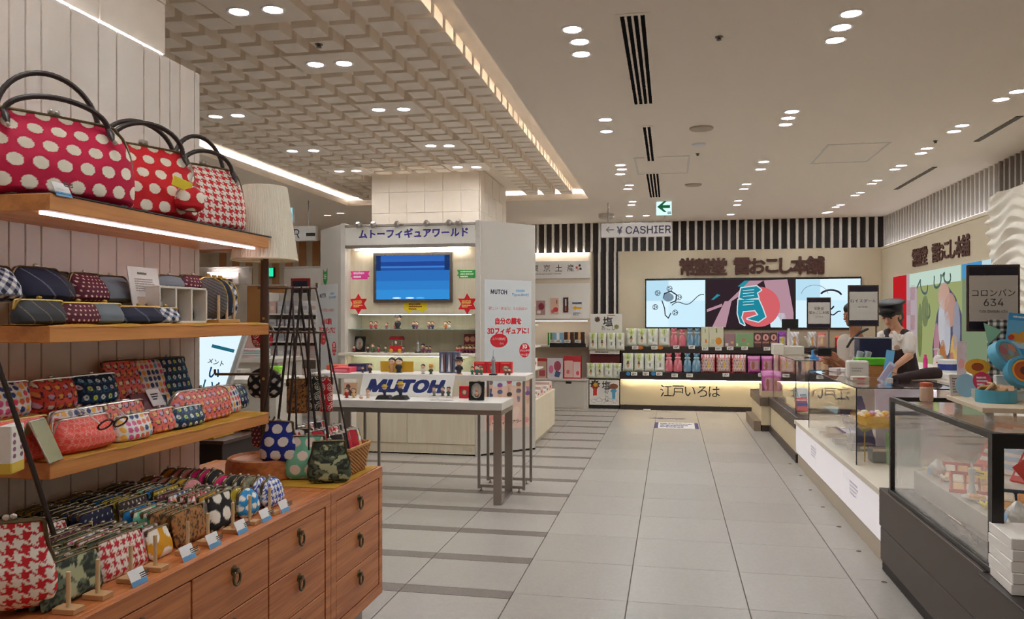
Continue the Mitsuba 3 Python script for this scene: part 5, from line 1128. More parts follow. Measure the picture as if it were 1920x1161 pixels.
for n_, (px, y1, Yf, z, st) in enumerate((((1256, 1271), 617, 13.03, L2, 'upper'), ((1271, 1287), 619, 13.03, L2, 'upper'), ((1246, 1262), 664, YF - .04, L1, 'lower'), ((1262, 1280), 663, YF - .04, L1, 'lower'))): drawstring(px, y1, Yf, z, PKC, f'{ORD[n_ % 2]} pink tied gift pouch on the {st} display step', f'pink gift pouches on the {st} step')
for n_, (px, y1, Yf, z, st) in enumerate((((1287, 1301), 617, 13.03, L2, 'upper'), ((1301, 1314), 617, 13.03, L2, 'upper'), ((1281, 1297), 664, YF - .04, L1, 'lower'), ((1297, 1315), 664, YF - .04, L1, 'lower'))): drawstring(px, y1, Yf, z, BLC, f'{ORD[n_ % 2]} blue tied gift pouch on the {st} display step', f'blue gift pouches on the {st} step')
def gbox(px, y1, Yf, z, col, label, deco, D=.07, group=None):
    xa_, xb_ = aty(px[0], 600, Yf)[0], aty(px[1], 600, Yf)[0]; h = aty(px[0], y1, Yf)[2] - z
    return gift(xa_, xb_ - .004, Yf, Yf + D, z, h, col, label, [(nm, affinity.scale(s, (xb_ - xa_) / 2, h, origin=(0, 0)), c, dz) for nm, s, c, dz in deco], 'box', group)
gbox((1315, 1330), 613, 13.04, L2, 'd8d4b4', 'tall cream box with a small orange picture on the upper step', [('picture', oval(.3, .1, .2, .3), 'd98a3a', 0), ('lettering', sbox(-.1, .7, .1, .9), '8a8460', 0)])
gbox((1330, 1357), 613, 13.04, L2, 'd8d4b8', 'wider tall cream box with a round orange picture on the upper step', [('picture', oval(.45, .18, .3, .3), 'e0902a', 0), ('picture', sbox(-.7, .15, -.3, .4), 'c8c8a8', 0), ('lettering', sbox(-.1, .7, .1, .92), '8a8460', 0)])
gbox((1359, 1378), 626, 13.04, L2, 'a07c80', 'mauve box on the upper step between cream and green boxes', [('picture', oval(.3, .1, .5, .35), 'd8b070', 0), ('label', sbox(-.8, .1, -.3, .3), 'e8e0dc', 0)])
gbox((1379, 1413), 626, 13.04, L2, '86a878', 'wide green box on the upper step', [('picture', oval(.2, .12, -.05, .55), 'c07868', 0), ('picture', oval(.12, .08, .4, .25), 'd8b040', 0), ('label', sbox(-.9, .1, -.7, .3), 'e8e8dc', 0)])
for i, px in enumerate(((1414, 1428), (1429, 1443), (1444, 1458))):
    k = gbox(px, 624, 13.04, L2, '5a3c3a', f'{("first", "second", "third")[i]} brown pack with a pink round emblem on the upper step', [('emblem', oval(.8, .22, 0, .68), 'e0a09a', 0), ('emblem_mark', oval(.25, .12, 0, .68), '6a3a38', .0008), ('band', sbox(-.9, .28, .9, .4), 'a87c74', 0)])
for i, (kd, px, y1, lab) in enumerate((('PURP', (1459, 1476), 622, 'purple snack pack beside the emblem packs on the upper step'), ('SIL', (1480, 1500), 622, 'silver and red snack pack behind the till screen'), ('SIL', (1515, 1532), 622, 'shiny clear snack pack on the upper step behind the counter'), ('REDW', (1533, 1550), 624, 'pale red snack pack on the upper step behind the counter'), ('REDB', (1566, 1590), 630, 'glossy red snack pack near the man in the white shirt'))):
    pack(kd, px, y1, 0, 13.02, L2, lab, None)
for i, px in enumerate(((1314, 1342), (1343, 1371), (1372, 1400))): pack('CHK', px, 665, 0, YF - .05, L1, f'{("first", "second", "third")[i]} red checked rice snack pack on the lower display step', 'red checked snack packs on the lower step', .09)
for i, px in enumerate(((1402, 1427), (1428, 1450))): pack('PINK', px, 668, 0, YF - .05, L1, f'{("first", "second")[i]} pink-purple snack pack on the lower display step', 'pink-purple snack packs on the lower step', .09)
for i, px in enumerate(((1451, 1475), (1476, 1498), (1503, 1527), (1530, 1556))): pack('REDW', px, 665, 0, YF - .05, L1, f'{("first", "second", "third", "fourth")[i]} red-topped clear snack pack on the lower step behind the counter', 'red-topped clear snack packs on the lower step', .09)
for n_, (px, py) in enumerate(((1191, 652), (1227, 652), (1268, 651), (1297, 651), (1322, 654), (1347, 654), (1369, 653), (1396, 653), (1438, 654))): tag(px, py, 12.985, f'{ORD[n_]} white price tag along the upper display step edge')
for n_, (px, py) in enumerate(((1189, 701), (1211, 701), (1236, 701), (1265, 704), (1293, 704), (1361, 703), (1428, 703), (1461, 703))): tag(px, py, YF - .086, f'{ORD[n_]} white price tag along the lower display step edge')
for px, c, n in ((1178, '3a86b8', 'blue'), (1225, '3a86b8', 'second blue')): p = aty(px, 701, YF - .084); solo('badge', pl(xf(poly(oval(.035, .03), .004), frame(p, (1, 0, 0), (0, 0, 1))), M(c, .4)), f'{n} round badge among the lower step price tags', 'badge')
for px, n in ((1201, 'first'), (1238, 'second')): p = aty(px, 652, 12.987); solo('badge', pl(xf(poly(oval(.045, .03), .004), frame(p, (1, 0, 0), (0, 0, 1))), M('c8742a', .4)), f'{n} orange oval badge on the upper step edge', 'badge')
solo('power_strip', pl(bx(*[aty(x, 768, YF - .2)[0] for x in (1206, 1220)], YF - .24, YF - .18, 0, .035, .004), M('e0d8c8', .5)), 'small white power box on the floor before the snack display', 'power strip')

# salt snack stand
k = thing('snack_stand', 'narrow snack stand with a kanji sign beside the slatted strip', 'display stand')
Yq = 12.9; q0, q1 = -1.295, -.815
part(k, 'body', pl(bx(q0, q1, Yq + .12, 13.28, 0, 1.2, .004), M('6a1c20', .5))); part(k, 'lower_tray', pl(bx(q0 - .01, q1 + .005, Yq, Yq + .14, 0, .49, .003), BLACK)); part(k, 'upper_tray', pl(bx(q0, q1, Yq + .02, Yq + .14, .88, .945, .003), M('e6e2da', .5)))
part(k, 'tray_print', pl(xf(poly(lines(.3, .025, 1), .001), frame(((q0 + q1) / 2, Yq + .019, .912), (1, 0, 0), (0, 0, 1))), INK))
FQ = frame((0, Yq - .004, 0), (1, 0, 0), (0, 0, 1)); cxq = (q0 + q1) / 2
part(k, 'poster', pl(bx(q0 + .0, q1, Yq - .004, Yq, .06, .465), M('e4e0da', .5)))
def pr(shape, x, z, c, A=FQ, dz=0, nm='print'): part(k, nm, pl(xf(poly(affinity.translate(shape, x, z), .001), A @ tr(0, 0, dz)), M(c, .5)))
part(k, 'lettering', pl(text_at('塩', .13, .001, cxq + .03, .38, FQ, bold=1), INK))
for i, ch in enumerate('おこし'): part(k, 'lettering', pl(text_at(ch, .075, .001, cxq + .04, .29 - .07 * i, FQ), INK))
pr(shapely.union_all([oval(.06, .03, 0, .08), sbox(-.03, -.06, .03, .07)]), q0 + .09, .27, 'c8382c'); pr(star(9, .085, .05, sx=1.1), q0 + .09, .39, '2a2420'); pr(star(8, .05, .03), q0 + .1, .385, 'd8a030', dz=.001)
pr(shapely.union_all([oval(.05, .03, 0, .07), sbox(-.025, -.06, .025, .06)]), q1 - .09, .22, '4a9ac0'); pr(oval(.07, .045), q1 - .09, .36, '7a4a36')
for i in range(5): pr(LineString(arc(0, 0, .04, .03, 0, 300, 14)[:, [0, 2]]).buffer(.0025), q0 + .07 + .085 * i, .12 + .02 * (i % 2), '7a7a88')
Aq = frame((0, Yq + .09, 0), (1, 0, 0), (0, 0, 1))
part(k, 'top_sign', pl(bx(q0 + .01, q1 + .04, Yq + .09, Yq + .1, 1.225, 1.53), M('e6e1d8', .5)))
part(k, 'lettering', pl(text_at('塩', .15, .001, cxq + .05, 1.41, Aq, bold=1), INK)); part(k, 'lettering', pl(text_at('おこし', .075, .001, cxq + .06, 1.305, Aq), INK))
pr(star(9, .055, .035), q0 + .12, 1.44, '5a3a28', Aq); pr(star(8, .045, .03), q1 - .05, 1.32, '8a8a4a', Aq); pr(lines(.2, .025, 1), q1 - .1, 1.505, 'c8382c', Aq)
for i in range(4):
    a = 1103 + 17 * i; pack('SALT' if i < 2 else 'SALT2', (a, a + 17), 624, 0, Yq - .06, .945, f'{("first", "second", "third", "fourth")[i]} pale snack bag in the upper tray of the kanji stand', 'snack bags in the upper tray of the kanji stand', .06, 0)
    a = 1099 + 16.5 * i; pack('SALT' if i < 2 else 'SALT2', (a, a + 17), 681, 0, Yq - .06, .492, f'{("first", "second", "third", "fourth")[i]} pale snack bag in the lower tray of the kanji stand', 'snack bags in the lower tray of the kanji stand', .06, 0)

# souvenir shelf unit
k = thing('souvenir_shelf', 'beige wall shelf unit with a white sign and low cabinets', 'shelf unit')
Yu = 13.28
part(k, 'back', pl(bx(-2.4, -1.30, Yu, YW - .001, 0, ZS, .003), M('d9ccb8', .6))); 
part(k, 'counter', pl(bx(-2.4, -1.30, 12.72, Yu, .455, .48, .002), WHITEM)); part(k, 'cabinet', pl(bx(-2.4, -1.31, 12.76, Yu, 0, .455, .002), M('d0c8bc', .5)))
part(k, 'cabinet_door', pl(bx(-1.86, -1.37, 12.75, 12.76, .02, .44, .002), M('cbc4b8', .5))); part(k, 'door_slot', pl(bx(-1.66, -1.57, 12.747, 12.752, .405, .44), BLACK))
part(k, 'shelf_board', pl(bx(-2.4, -1.33, 12.95, Yu, .99, 1.02, .002), WHITEM)); part(k, 'shelf_front', pl(bx(-1.95, -1.36, 12.94, 12.95, .985, 1.05, .001), BLACK)); part(k, 'shelf_board', pl(bx(-2.4, -1.33, 12.95, Yu, 1.42, 1.44, .002), WHITEM))
xs0, zs0 = P2(1006, 523, Yu); xs1, zs1 = P2(1106, 489, Yu)
part(k, 'sign_board', pl(bx(-2.4, xs1, Yu - .03, Yu, zs0, zs1, .002), M('efebe6', .4)))
FU = frame((0, Yu - .03, 0), (1, 0, 0), (0, 0, 1)); FV = frame((0, Yu - .02, 0), (1, 0, 0), (0, 0, 1))
letters(k, '東京土産', .115, P2(1037, 503, Yu)[0], P2(1037, 503, Yu)[1], .2, FU, M('3a3634'), .002)
part(k, 'small_print', pl(xf(poly(lines(.6, .02, 1), .001), FU @ tr(P2(1035, 514, Yu)[0], P2(1035, 514, Yu)[1], 0)), M('6a6460')))
for dx, dz, c in ((-.03, .0, 'c04a48'), (.02, .035, '26262e'), (.035, -.02, '26262e'), (-.005, -.035, 'd8b8a8')): part(k, 'logo_square', pl(xf(poly(sbox(-.018, -.018, .018, .018), .001), FU @ tr(P2(1085, 502, Yu)[0] + dx, P2(1085, 502, Yu)[1] + dz, 0)), M(c)))
part(k, 'white_board', pl(bx(-2.4, xs1, Yu - .02, Yu, 1.45, 2.045, .002), M('efeae2', .45)))
part(k, 'sign_light', emit(bx(-2.38, xs1 - .02, Yu - .06, Yu - .04, zs1 + .12, zs1 + .13), (8, 7.4, 6.6))); part(k, 'shelf_light', emit(bx(-2.38, -1.35, Yu - .2, Yu - .18, 1.412, 1.418), (5, 4.5, 4)))
def wallitem(px, py, w, h, col, label, deco=()):
    k2 = thing('hanging_pack', label, 'pack'); p = P2(px, py, Yu - .02); A = FV @ tr(p[0], p[1], 0)
    part(k2, 'card', pl(xf(poly(rrect(w, h, .005), .015), A), M(col, .4)))
    for nm, s, c, dz in deco: part(k2, nm, pl(xf(poly(s, .001), A @ tr(0, 0, .015 + dz)), M(c, .5)))
wallitem(1040, 574, .135, .27, 'e0b8a4', 'pink pack pinned to the white board under the kanji sign', [('picture', oval(.045, .04, .02, -.06), 'c8404a', 0), ('picture', oval(.03, .03, -.03, -.09), 'd86a60', 0), ('lettering', sbox(.03, .04, .045, .1), '6a3a34', 0)])
wallitem(1061, 572, .085, .25, '3a1a20', 'narrow dark red pack pinned beside the pink one', [('lettering', sbox(-.012, -.02, .012, .1), 'e0d0cc', 0), ('lettering', sbox(-.012, -.1, .012, -.03), 'c05050', 0)])
wallitem(1082, 580, .185, .26, 'e6e2e0', 'white notice with a yellow arrow on the board under the kanji sign', [('arrow', Polygon([(-.08, .02), (-.02, .06), (-.02, .035), (.075, .035), (.075, .0), (-.02, .0), (-.02, -.025)]), 'e8b030', 0), ('heading', sbox(-.08, .085, .08, .115), '4a5078', 0), ('lettering', affinity.translate(lines(.13, .06, 2), 0, -.08), '6a6a78', 0)])
wallitem(1014, 577, .15, .24, 'b08a88', 'mauve patterned pack pinned on the board next to the booth panel', [('picture', oval(.05, .06, .01, .02), '8a2a3c', 0), ('picture', sbox(-.06, -.1, .0, -.05), 'e8e0dc', 0)])
for (a, b, y1), c, lab, band in (((1027, 1035, 624), '4a8a3a', 'small green box on the dark wall shelf', 'c8dcb0'), ((1036, 1057, 624), '8ab4cc', 'pale blue box with a white band on the dark wall shelf', 'eef2f4'), ((1058, 1076, 623), '4a2a20', 'brown box with an orange band on the dark wall shelf', 'd8a070'), ((1077, 1096, 623), '40241c', 'second brown box at the end of the dark wall shelf', 'd8a878')):
    gbox((a, b), y1, 12.98, 1.02, c, lab, [('band', sbox(-.25, 0, .25, 1), band, 0)])
for n_, px in enumerate((1036, 1047, 1064, 1084)): tag(px, 640, 12.935, f'{ORD[n_]} small price tag on the dark wall shelf edge', .1, .045, 'dcd8d0', 'price tags on the dark wall shelf')
for (a, b, y1), c, lab, dc in (((1008, 1025, 672), 'c8a088', 'red-topped box on the low cabinet beside the booth panel', [('band', sbox(-1, .85, 1, 1), 'c02a30', 0), ('picture', sbox(-.6, .1, .7, .4), 'b04a58', 0)]), ((1026, 1056, 672), 'd8ccd0', 'white gift pack with a folded kimono picture on the low cabinet', [('picture', oval(.45, .25, .3, .62), 'a84a60', 0), ('picture', oval(.3, .2, -.5, .45), 'd87898', 0), ('picture', Polygon([(-.1, .1), (.5, .05), (.7, .3), (.1, .4)]), '4a5a80', .001)]),
                                  ((1057, 1090, 668), 'c03038', 'red-topped pack of white and pink boxes on the low cabinet', [('picture', sbox(-.9, .05, .05, .8), 'e0b8ac', 0), ('picture', sbox(.1, .05, .9, .75), 'e6c4c0', 0), ('picture', oval(.18, .1, .6, .25), 'd05a68', .001), ('picture', oval(.18, .1, -.5, .3), 'd8687a', .001)])):
    gbox((a, b), y1, 12.85, .48, c, lab, dc, .12)
# gondola beside the booth
k = thing('gondola_shelf', 'pale shelf unit with a low wood cabinet behind the booth panel', 'shelf unit')
part(k, 'cabinet', pl(bx(-2.1, -1.51, 8.9, 10.46, .06, .50, .002), PALEW)); part(k, 'plinth', pl(bx(-2.08, -1.54, 8.92, 10.42, 0, .06), M('b8ac98', .6))); part(k, 'top', pl(bx(-2.1, -1.505, 8.9, 10.47, .50, .525, .002), M('dccfb4', .5)))
part(k, 'back_board', pl(bx(-2.12, -2.08, 8.9, 10.46, .525, 1.75), WHITEM))
for z in (.80, 1.08, 1.36, 1.62): part(k, 'shelf', pl(bx(-2.08, -1.66 - .12 * (z - .8), 8.92, 10.44, z, z + .018, .002), M('e6e0d6', .45)))
for i, z in enumerate((.525, .818, 1.098, 1.378)):
    for j in range(6):
        y = 9.05 + .235 * j; hh = (.05 + .03 * (j % 3)) if i == 0 else .12 + .03 * ((i + j) % 3); x1 = -1.53 if i == 0 else -1.72 - .1 * (z - .8)
        kk = thing('souvenir_box', f'{ORD[j]} white souvenir box with red print on the {("cabinet top", "lowest shelf", "middle shelf", "upper shelf")[i]} behind the booth panel', 'box', 'white souvenir boxes on the pale shelf unit')
        part(kk, 'box', pl(bx(x1 - .22, x1, y - .1, y + .1, z, z + hh, .003), M(('e8e2dc', 'e4d8d0', 'dfc4bc')[(i + j) % 3], .45)))
        part(kk, 'red_print', pl(bx(x1, x1 + .0012, y - .07, y + .02, z + hh * .3, z + hh * .6), M('c04848', .5)))
# hanging signs
def hang_sign(name, cat, label, x0, x1, z0_, z1_, Y0, base, rods=True):
    k = thing(name, label, cat); part(k, 'board', pl(bx(x0, x1, Y0, Y0 + .06, z0_, z1_, .004), M(base, .45)))
    if rods:
        for x in (x0 + .1 * (x1 - x0), x1 - .1 * (x1 - x0)): part(k, 'hanger', pl(mv(cyl(.008, z1_, CZ, 8), x, Y0 + .03), STEEL, 40))
    return k
p, q = aty(1127, 419, 11), aty(1259, 443, 11)
k = hang_sign('cashier_sign', 'sign', 'white hanging cashier sign with an arrow in front of the slatted end wall', p[0], q[0], q[2], p[2], 11, 'e2dedb')
FC = frame((0, 10.9995, 0), (1, 0, 0), (0, 0, 1)); PUR = M('3a2f52', .5)
part(k, 'lettering', pl(text_at('¥ CASHIER', .1, .001, *P2(1207, 431, 11), FC, font='inter', bold=1), PUR))
ax_, az_ = P2(1144, 431, 11); part(k, 'arrow', pl(xf(poly(shapely.union_all([stroke([(ax_ - .05, az_), (ax_ + .05, az_)], .005), stroke([(ax_ - .015, az_ + .035), (ax_ - .05, az_), (ax_ - .015, az_ - .035)], .005)]), .001), FC), PUR))
p, q = aty(1230, 375, 11.02), aty(1260, 404, 11.02)
k = thing('exit_sign', 'small lit white exit sign with a green arrow under the ceiling', 'exit sign')
part(k, 'box', pl(bx(p[0], q[0], 11.02, 11.08, q[2], min(p[2], 3.05), .003), M('d8dcdc', .4)))
FE = frame((0, 11.0195, 0), (1, 0, 0), (0, 0, 1)); ex, ez = P2(1245, 389, 11.02)
part(k, 'lit_face', glow(sbox(p[0] + .004, q[2] + .004, q[0] - .004, 3.045), FE, 'd6f6f4', 1.1))
part(k, 'arrow', pl(xf(poly(shapely.union_all([Polygon([(ex - .09, ez + .01), (ex - .0, ez + .085), (ex + .035, ez + .085), (ex - .02, ez + .03), (ex + .08, ez + .03), (ex + .08, ez - .01), (ex - .02, ez - .01), (ex + .035, ez - .065), (ex - .0, ez - .065)])]), .001), FE @ tr(0, 0, .002)), M('0f9a6a', .5)))
part(k, 'running_mark', pl(xf(poly(shapely.union_all([sbox(ex + .05, ez - .095, ex + .058, ez - .06), sbox(ex + .085, ez - .095, ex + .093, ez - .06), sbox(ex + .05, ez - .064, ex + .093, ez - .058), stroke([(ex + .062, ez - .09), (ex + .072, ez - .07), (ex + .08, ez - .09)], .004)]), .001), FE @ tr(0, 0, .002)), M('2a7a8a', .5)))
p = aty(1137, 413, 12.2); solo('ceiling_box', pl(mv(lathe([(.1, 2.98), (.12, 3.0), (.12, 3.05)], 16), p[0], 12.2), M('cfc8c0', .5)), 'small grey round fitting on the ceiling behind the cashier sign', 'ceiling fitting')
# floor notice
p, q = atz(1228, 792, 0), atz(1311, 805, 0)
k = thing('floor_sticker', 'white floor notice with purple ends on the aisle tiles', 'floor sticker')
part(k, 'sheet', pl(bx(p[0], q[0], q[1], p[1], 0, .0015), M('dcd8d6', .5)))
for x0, x1 in ((p[0], p[0] + .05), (q[0] - .05, q[0])): part(k, 'purple_end', pl(bx(x0, x1, q[1], p[1], .0015, .0022), M('4a3a70', .5)))
part(k, 'print', pl(xf(poly(lines((q[0] - p[0]) * .75, (p[1] - q[1]) * .8, 3), .0008), frame(((p[0] + q[0]) / 2, (p[1] + q[1]) / 2, .0015), (1, 0, 0), (0, 1, 0))), M('6a6a90', .5)))
p = atz(1250, 785, 0); k = thing('floor_arrow', 'dark purple arrow on the floor beyond the white floor notice', 'floor sticker')
part(k, 'arrow', pl(xf(poly(Polygon([(-.26, 0), (-.05, .09), (-.05, .045), (.24, .06), (.28, 0), (.24, -.06), (-.05, -.045), (-.05, -.09)]), .0015), frame((p[0], p[1], 0), (1, 0, 0), (0, 1, 0))), M('4a4058', .5)))
# ================= right wall =================
RX = 3.36
ZR = 2.585
sr = struct('wall_slatted', bx(RX - .03, RX, 6.0, 13.33, ZR, CZ), M('8d8680', .7))
slr = pl(bx(-.06, 0, 0, .036, ZR, CZ, .002), SLATW); sld = pl(bx(-.06, 0, 0, .036, ZR, CZ, .002), M('9a9088', .55))
for i in range(54):
    y = 13.2 - .1305 * i; part(sr, 'slat', slr if y > 8.95 else sld, tr(RX - .03, y, 0))
part(sr, 'ledge', pl(bx(RX - .16, RX - .001, 8.9, 13.25, ZR - .06, ZR - .02, .003), M('d3c3a8', .6)))
wr_ = struct('wall_sign', bx(RX - .15, RX - .001, 8.9, 13.25, 0, ZR - .06, .004), M('c2b298', .6))
solo('cove_light', emit(bx(RX - .13, RX - .10, 8.95, 13.2, ZR - .02, ZR - .008), (1.25, 1.27, 1.45)), 'cool white light strip washing the grey slats above the side wall sign', 'light strip')
RF = RX - .15
FR = frame((RF, 0, 0), (0, -1, 0), (0, 0, 1))      # seen from the aisle: x runs towards the viewer (-y)
k = thing('shop_sign', 'dark brown raised lettering on the side wall above the backlit panel', 'sign')
a, b = atx(1712, 483, RF), atx(1813, 462, RF); cy, cz = (a[1] + b[1]) / 2, (a[2] + b[2]) / 2; pit = (a[1] - b[1]) / 9.6
for i, ch in enumerate('常盤堂 雷おこし本舗'):
    if ch != ' ': part(k, 'letter', pl(xf(text(ch, pit * 1.1, .015, bold=1), FR @ tr(-(a[1] - pit * (i + .5)), cz, 0)), BROWN))
# backlit panel
pa, pb = atx(1681, 520, RF), atx(1868, 488, RF); z0, z1 = .66, float(pa[2])
k = thing('light_box', 'long backlit picture panel of sweets behind the sales counter', 'light box')
part(k, 'frame', pl(bx(RF - .04, RF, pb[1], pa[1], z0, z1), M('d8d4cc', .5)))
FL = frame((RF - .041, 0, 0), (0, -1, 0), (0, 0, 1))
Yp = lambda px: float(atx(px, 600, RF)[1])
def bl(nm, shape, c, lay=1, gain=.75): part(k, nm, glow(shape, FL @ tr(0, 0, .0016 * lay), c, gain, .001))
def bp(nm, shape, c, lay=2): part(k, nm, pl(xf(poly(shape, .001), FL @ tr(0, 0, .0016 * lay)), M(c, .5)))
R_ = lambda p0, p1, a_, b_: sbox(-Yp(p0), a_, -Yp(p1), b_)
bl('red_field', R_(1681, 1706, z0, z1), 'c8141c', 1, .8); bl('pale_field', R_(1706, 1726, z0, z1), 'd8c4cc', 1, .6); bl('green_field', R_(1726, 1812, z0, z1), 'a4ae72', 1, .8); bl('side_field', R_(1812, 1868, z0, z1 - .16), '8a9a78', 1, .7); bl('blue_field', R_(1812, 1868, z1 - .16, z1), '4a9cd8', 1, .8); bl('top_glow', R_(1712, 1810, z1 - .18, z1), 'cfe8d8', 2, .8); bl('pale_end', R_(1850, 1868, z1 - .2, z1), 'cfeaf4', 2, .8)
for i in range(4): bp('pink_square', R_(1706 + 8 * (i % 2), 1714 + 8 * (i % 2), 1.1 + .2 * i, 1.3 + .2 * i), 'c09aa4')
yc = lambda px: -Yp(px)
S3 = lambda px, z, rx, rz: oval(rx, rz, yc(px), z)
bp('picture_bowl', Polygon([(yc(1758), .66), (yc(1756), 1.1), (yc(1764), 1.5), (yc(1782), 1.86), (yc(1800), 1.7), (yc(1812), 1.5), (yc(1812), .66)]), '4a4a6a', 3)
for px, z, rx, rz, c in ((1778, 1.72, .2, .16, 'd8b0a0'), (1790, 1.55, .2, .2, 'c89a8a'), (1774, 1.4, .13, .28, 'd4d8e4'), (1784, 1.28, .12, .26, 'c8cede'), (1764, 1.15, .1, .25, 'c08aa0'), (1776, .9, .14, .3, 'b07030'), (1798, 1.0, .14, .28, 'd8b060'), (1802, 1.35, .12, .3, '9aa0b8'), (1793, .85, .12, .22, 'a05a68')): bp('picture_sweet', S3(px, z, rx, rz), c, 4)
for px, z, w_, h_, ph_ in ((1736, 1.86, .42, .09, 0), (1766, 1.9, .36, .07, 2), (1746, 1.55, .2, .09, 1), (1782, 1.93, .3, .06, .6)):
    tt = np.linspace(0, 1, 22); bp('ink_line', LineString(np.c_[yc(px) + w_ * (tt - .5) + .05 * np.sin(9 * tt + ph_), z + h_ * np.sin(6.3 * tt + ph_)]).buffer(.016), '3a5a58', 3)
for px, z, rx, rz in ((1732, 1.3, .1, .35), (1742, 1.55, .14, .2)): bp('picture_leaf', S3(px, z, rx, rz), '7a8a4a', 3)
# wavy white relief wall
ny, nz = 60, 90; yy, zz = np.meshgrid(np.linspace(7.2, 8.88, ny), np.linspace(1.2, 2.69, nz))
ph = zz / .11 + .5 * np.sin(yy / .17); rr_ = .05 * (1 - np.abs((ph % 1) * 2 - 1)) * (1 + .5 * np.sin(yy / .12 + np.floor(ph)))
v = np.stack([RX - .17 - rr_, yy, zz], -1).reshape(-1, 3); i = (np.arange(nz - 1)[:, None] * ny + np.arange(ny - 1)[None]).ravel()
k = struct('wall_relief', bx(RX - .165, RX - .03, 7.2, 8.9, 0, 2.7, .003), M('e2d8c8', .6))
part(k, 'relief', pl((v, np.vstack([np.stack([i, i + ny, i + ny + 1], 1), np.stack([i, i + ny + 1, i + 1], 1)])), M('e8e0d2', .6), 60))

# ================= sales counters =================
FRONT_CLEAR = PANE
EDGE = M('1c2422', .25); FRM = M('191615', .35)
def pane(k, nm, m): part(k, nm, pl(m, PANE))
def case(k, x0, x1, y0, y1, z0, z1, r=.006, top=True, far=True, mat=None, posts=True):
    m = mat or EDGE
    pane(k, 'front_pane', bx(x0, x0 + .004, y0, y1, z0, z1)); pane(k, 'near_pane', bx(x0, x1, y0, y0 + .004, z0, z1))
    if far: pane(k, 'far_pane', bx(x0, x1, y1 - .004, y1, z0, z1))
    if top: pane(k, 'top_pane', bx(x0, x1, y0, y1, z1 - .004, z1))
    for a, b, c, d, e, f in ((x0, x0, y0, y1, z1, z1), (x0, x1, y0, y0, z1, z1), (x0, x1, y1, y1, z1, z1), (x0, x0, y0, y0, z0, z1), (x0, x0, y1, y1, z0, z1), (x1, x1, y0, y1, z1, z1)):
        part(k, 'edge', pl(bx(min(a, b) - r / 2, max(a, b) + r / 2, min(c, d) - r / 2, max(c, d) + r / 2, min(e, f) - (r / 2 if e == f else 0), max(e, f) + (r / 2 if e == f else 0)), m))
def added_light_bar(k, x, y0, y1, z): part(k, 'added_light_bar', pl(bx(x - .02, x + .02, y0, y1, z - .012, z), M('8a8a88', .4))); part(k, 'added_case_light', emit(bx(x - .015, x + .015, y0 + .01, y1 - .01, z - .0135, z - .0122), (7, 6.6, 6.2)))  # hidden bar with a glowing strip, added to brighten the inside of a case
# far counter: beige with dark bands
k = thing('sales_counter', 'beige sales counter with dark bands and a glass case at the far end', 'counter')
part(k, 'body', pl(bx(1.25, 1.68, 8.44, 10.6, .08, .345), BEIGE)); part(k, 'kick', pl(bx(1.23, 1.70, 8.42, 10.62, 0, .085, .002), DKBROWN)); part(k, 'band', pl(bx(1.22, 1.71, 8.40, 10.64, .345, .447, .003), DKBROWN)); part(k, 'steel_trim', pl(bx(1.235, 1.25, 8.42, 10.62, .447, .456, .001), STEEL))
case(k, 1.28, 1.66, 8.74, 10.6, .456, 1.012)
part(k, 'inner_deck', pl(bx(1.33, 1.65, 8.78, 10.55, .447, .47), M('d8c8a8', .5))); added_light_bar(k, 1.63, 8.8, 10.5, 1.005)
k = thing('end_counter', 'short beige counter end carrying pink bags, beyond the dark-banded counter', 'counter')
part(k, 'body', pl(bx(1.14, 1.7, 10.68, 11.9, .08, .33, .003), BEIGE)); part(k, 'band', pl(bx(1.12, 1.72, 10.66, 11.92, .33, .44, .003), M('6a5a4c', .45))); part(k, 'kick', pl(bx(1.15, 1.7, 10.69, 11.9, 0, .08), DKBROWN))
part(k, 'step', pl(bx(1.05, 1.14, 10.7, 11.8, 0, .13, .003), M('8a7866', .5)))
# middle counter: white lit front
k = thing('sales_counter', 'long white counter with a glowing front panel and a glass case', 'counter')
part(k, 'plinth', pl(bx(1.235, 1.95, 4.98, 8.30, 0, .13), M('b9ab98', .5))); part(k, 'body', pl(bx(1.225, 1.97, 4.97, 8.32, .13, .405), M('e4e0e4', .5)))
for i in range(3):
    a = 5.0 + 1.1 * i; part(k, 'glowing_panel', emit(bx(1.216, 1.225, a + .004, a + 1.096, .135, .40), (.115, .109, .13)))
part(k, 'slab', pl(bx(1.205, 1.99, 4.96, 8.34, .405, .445, .003), M('d6ccbc', .4)))
for i, y in enumerate((5.75, 7.3)):
    part(k, 'faint_print', pl(xf(poly(lines(.26, .1, 4), .0008), frame((1.2158, y, .29), (0, -1, 0), (0, 0, 1))), M('dcd8e4', .5)))
case(k, 1.25, 1.92, 5.83, 7.75, .447, .975)
added_light_bar(k, 1.885, 5.9, 7.7, .968)
part(k, 'inner_shelf', pl(bx(1.28, 1.91, 5.85, 7.7, .69, .697), PANE))
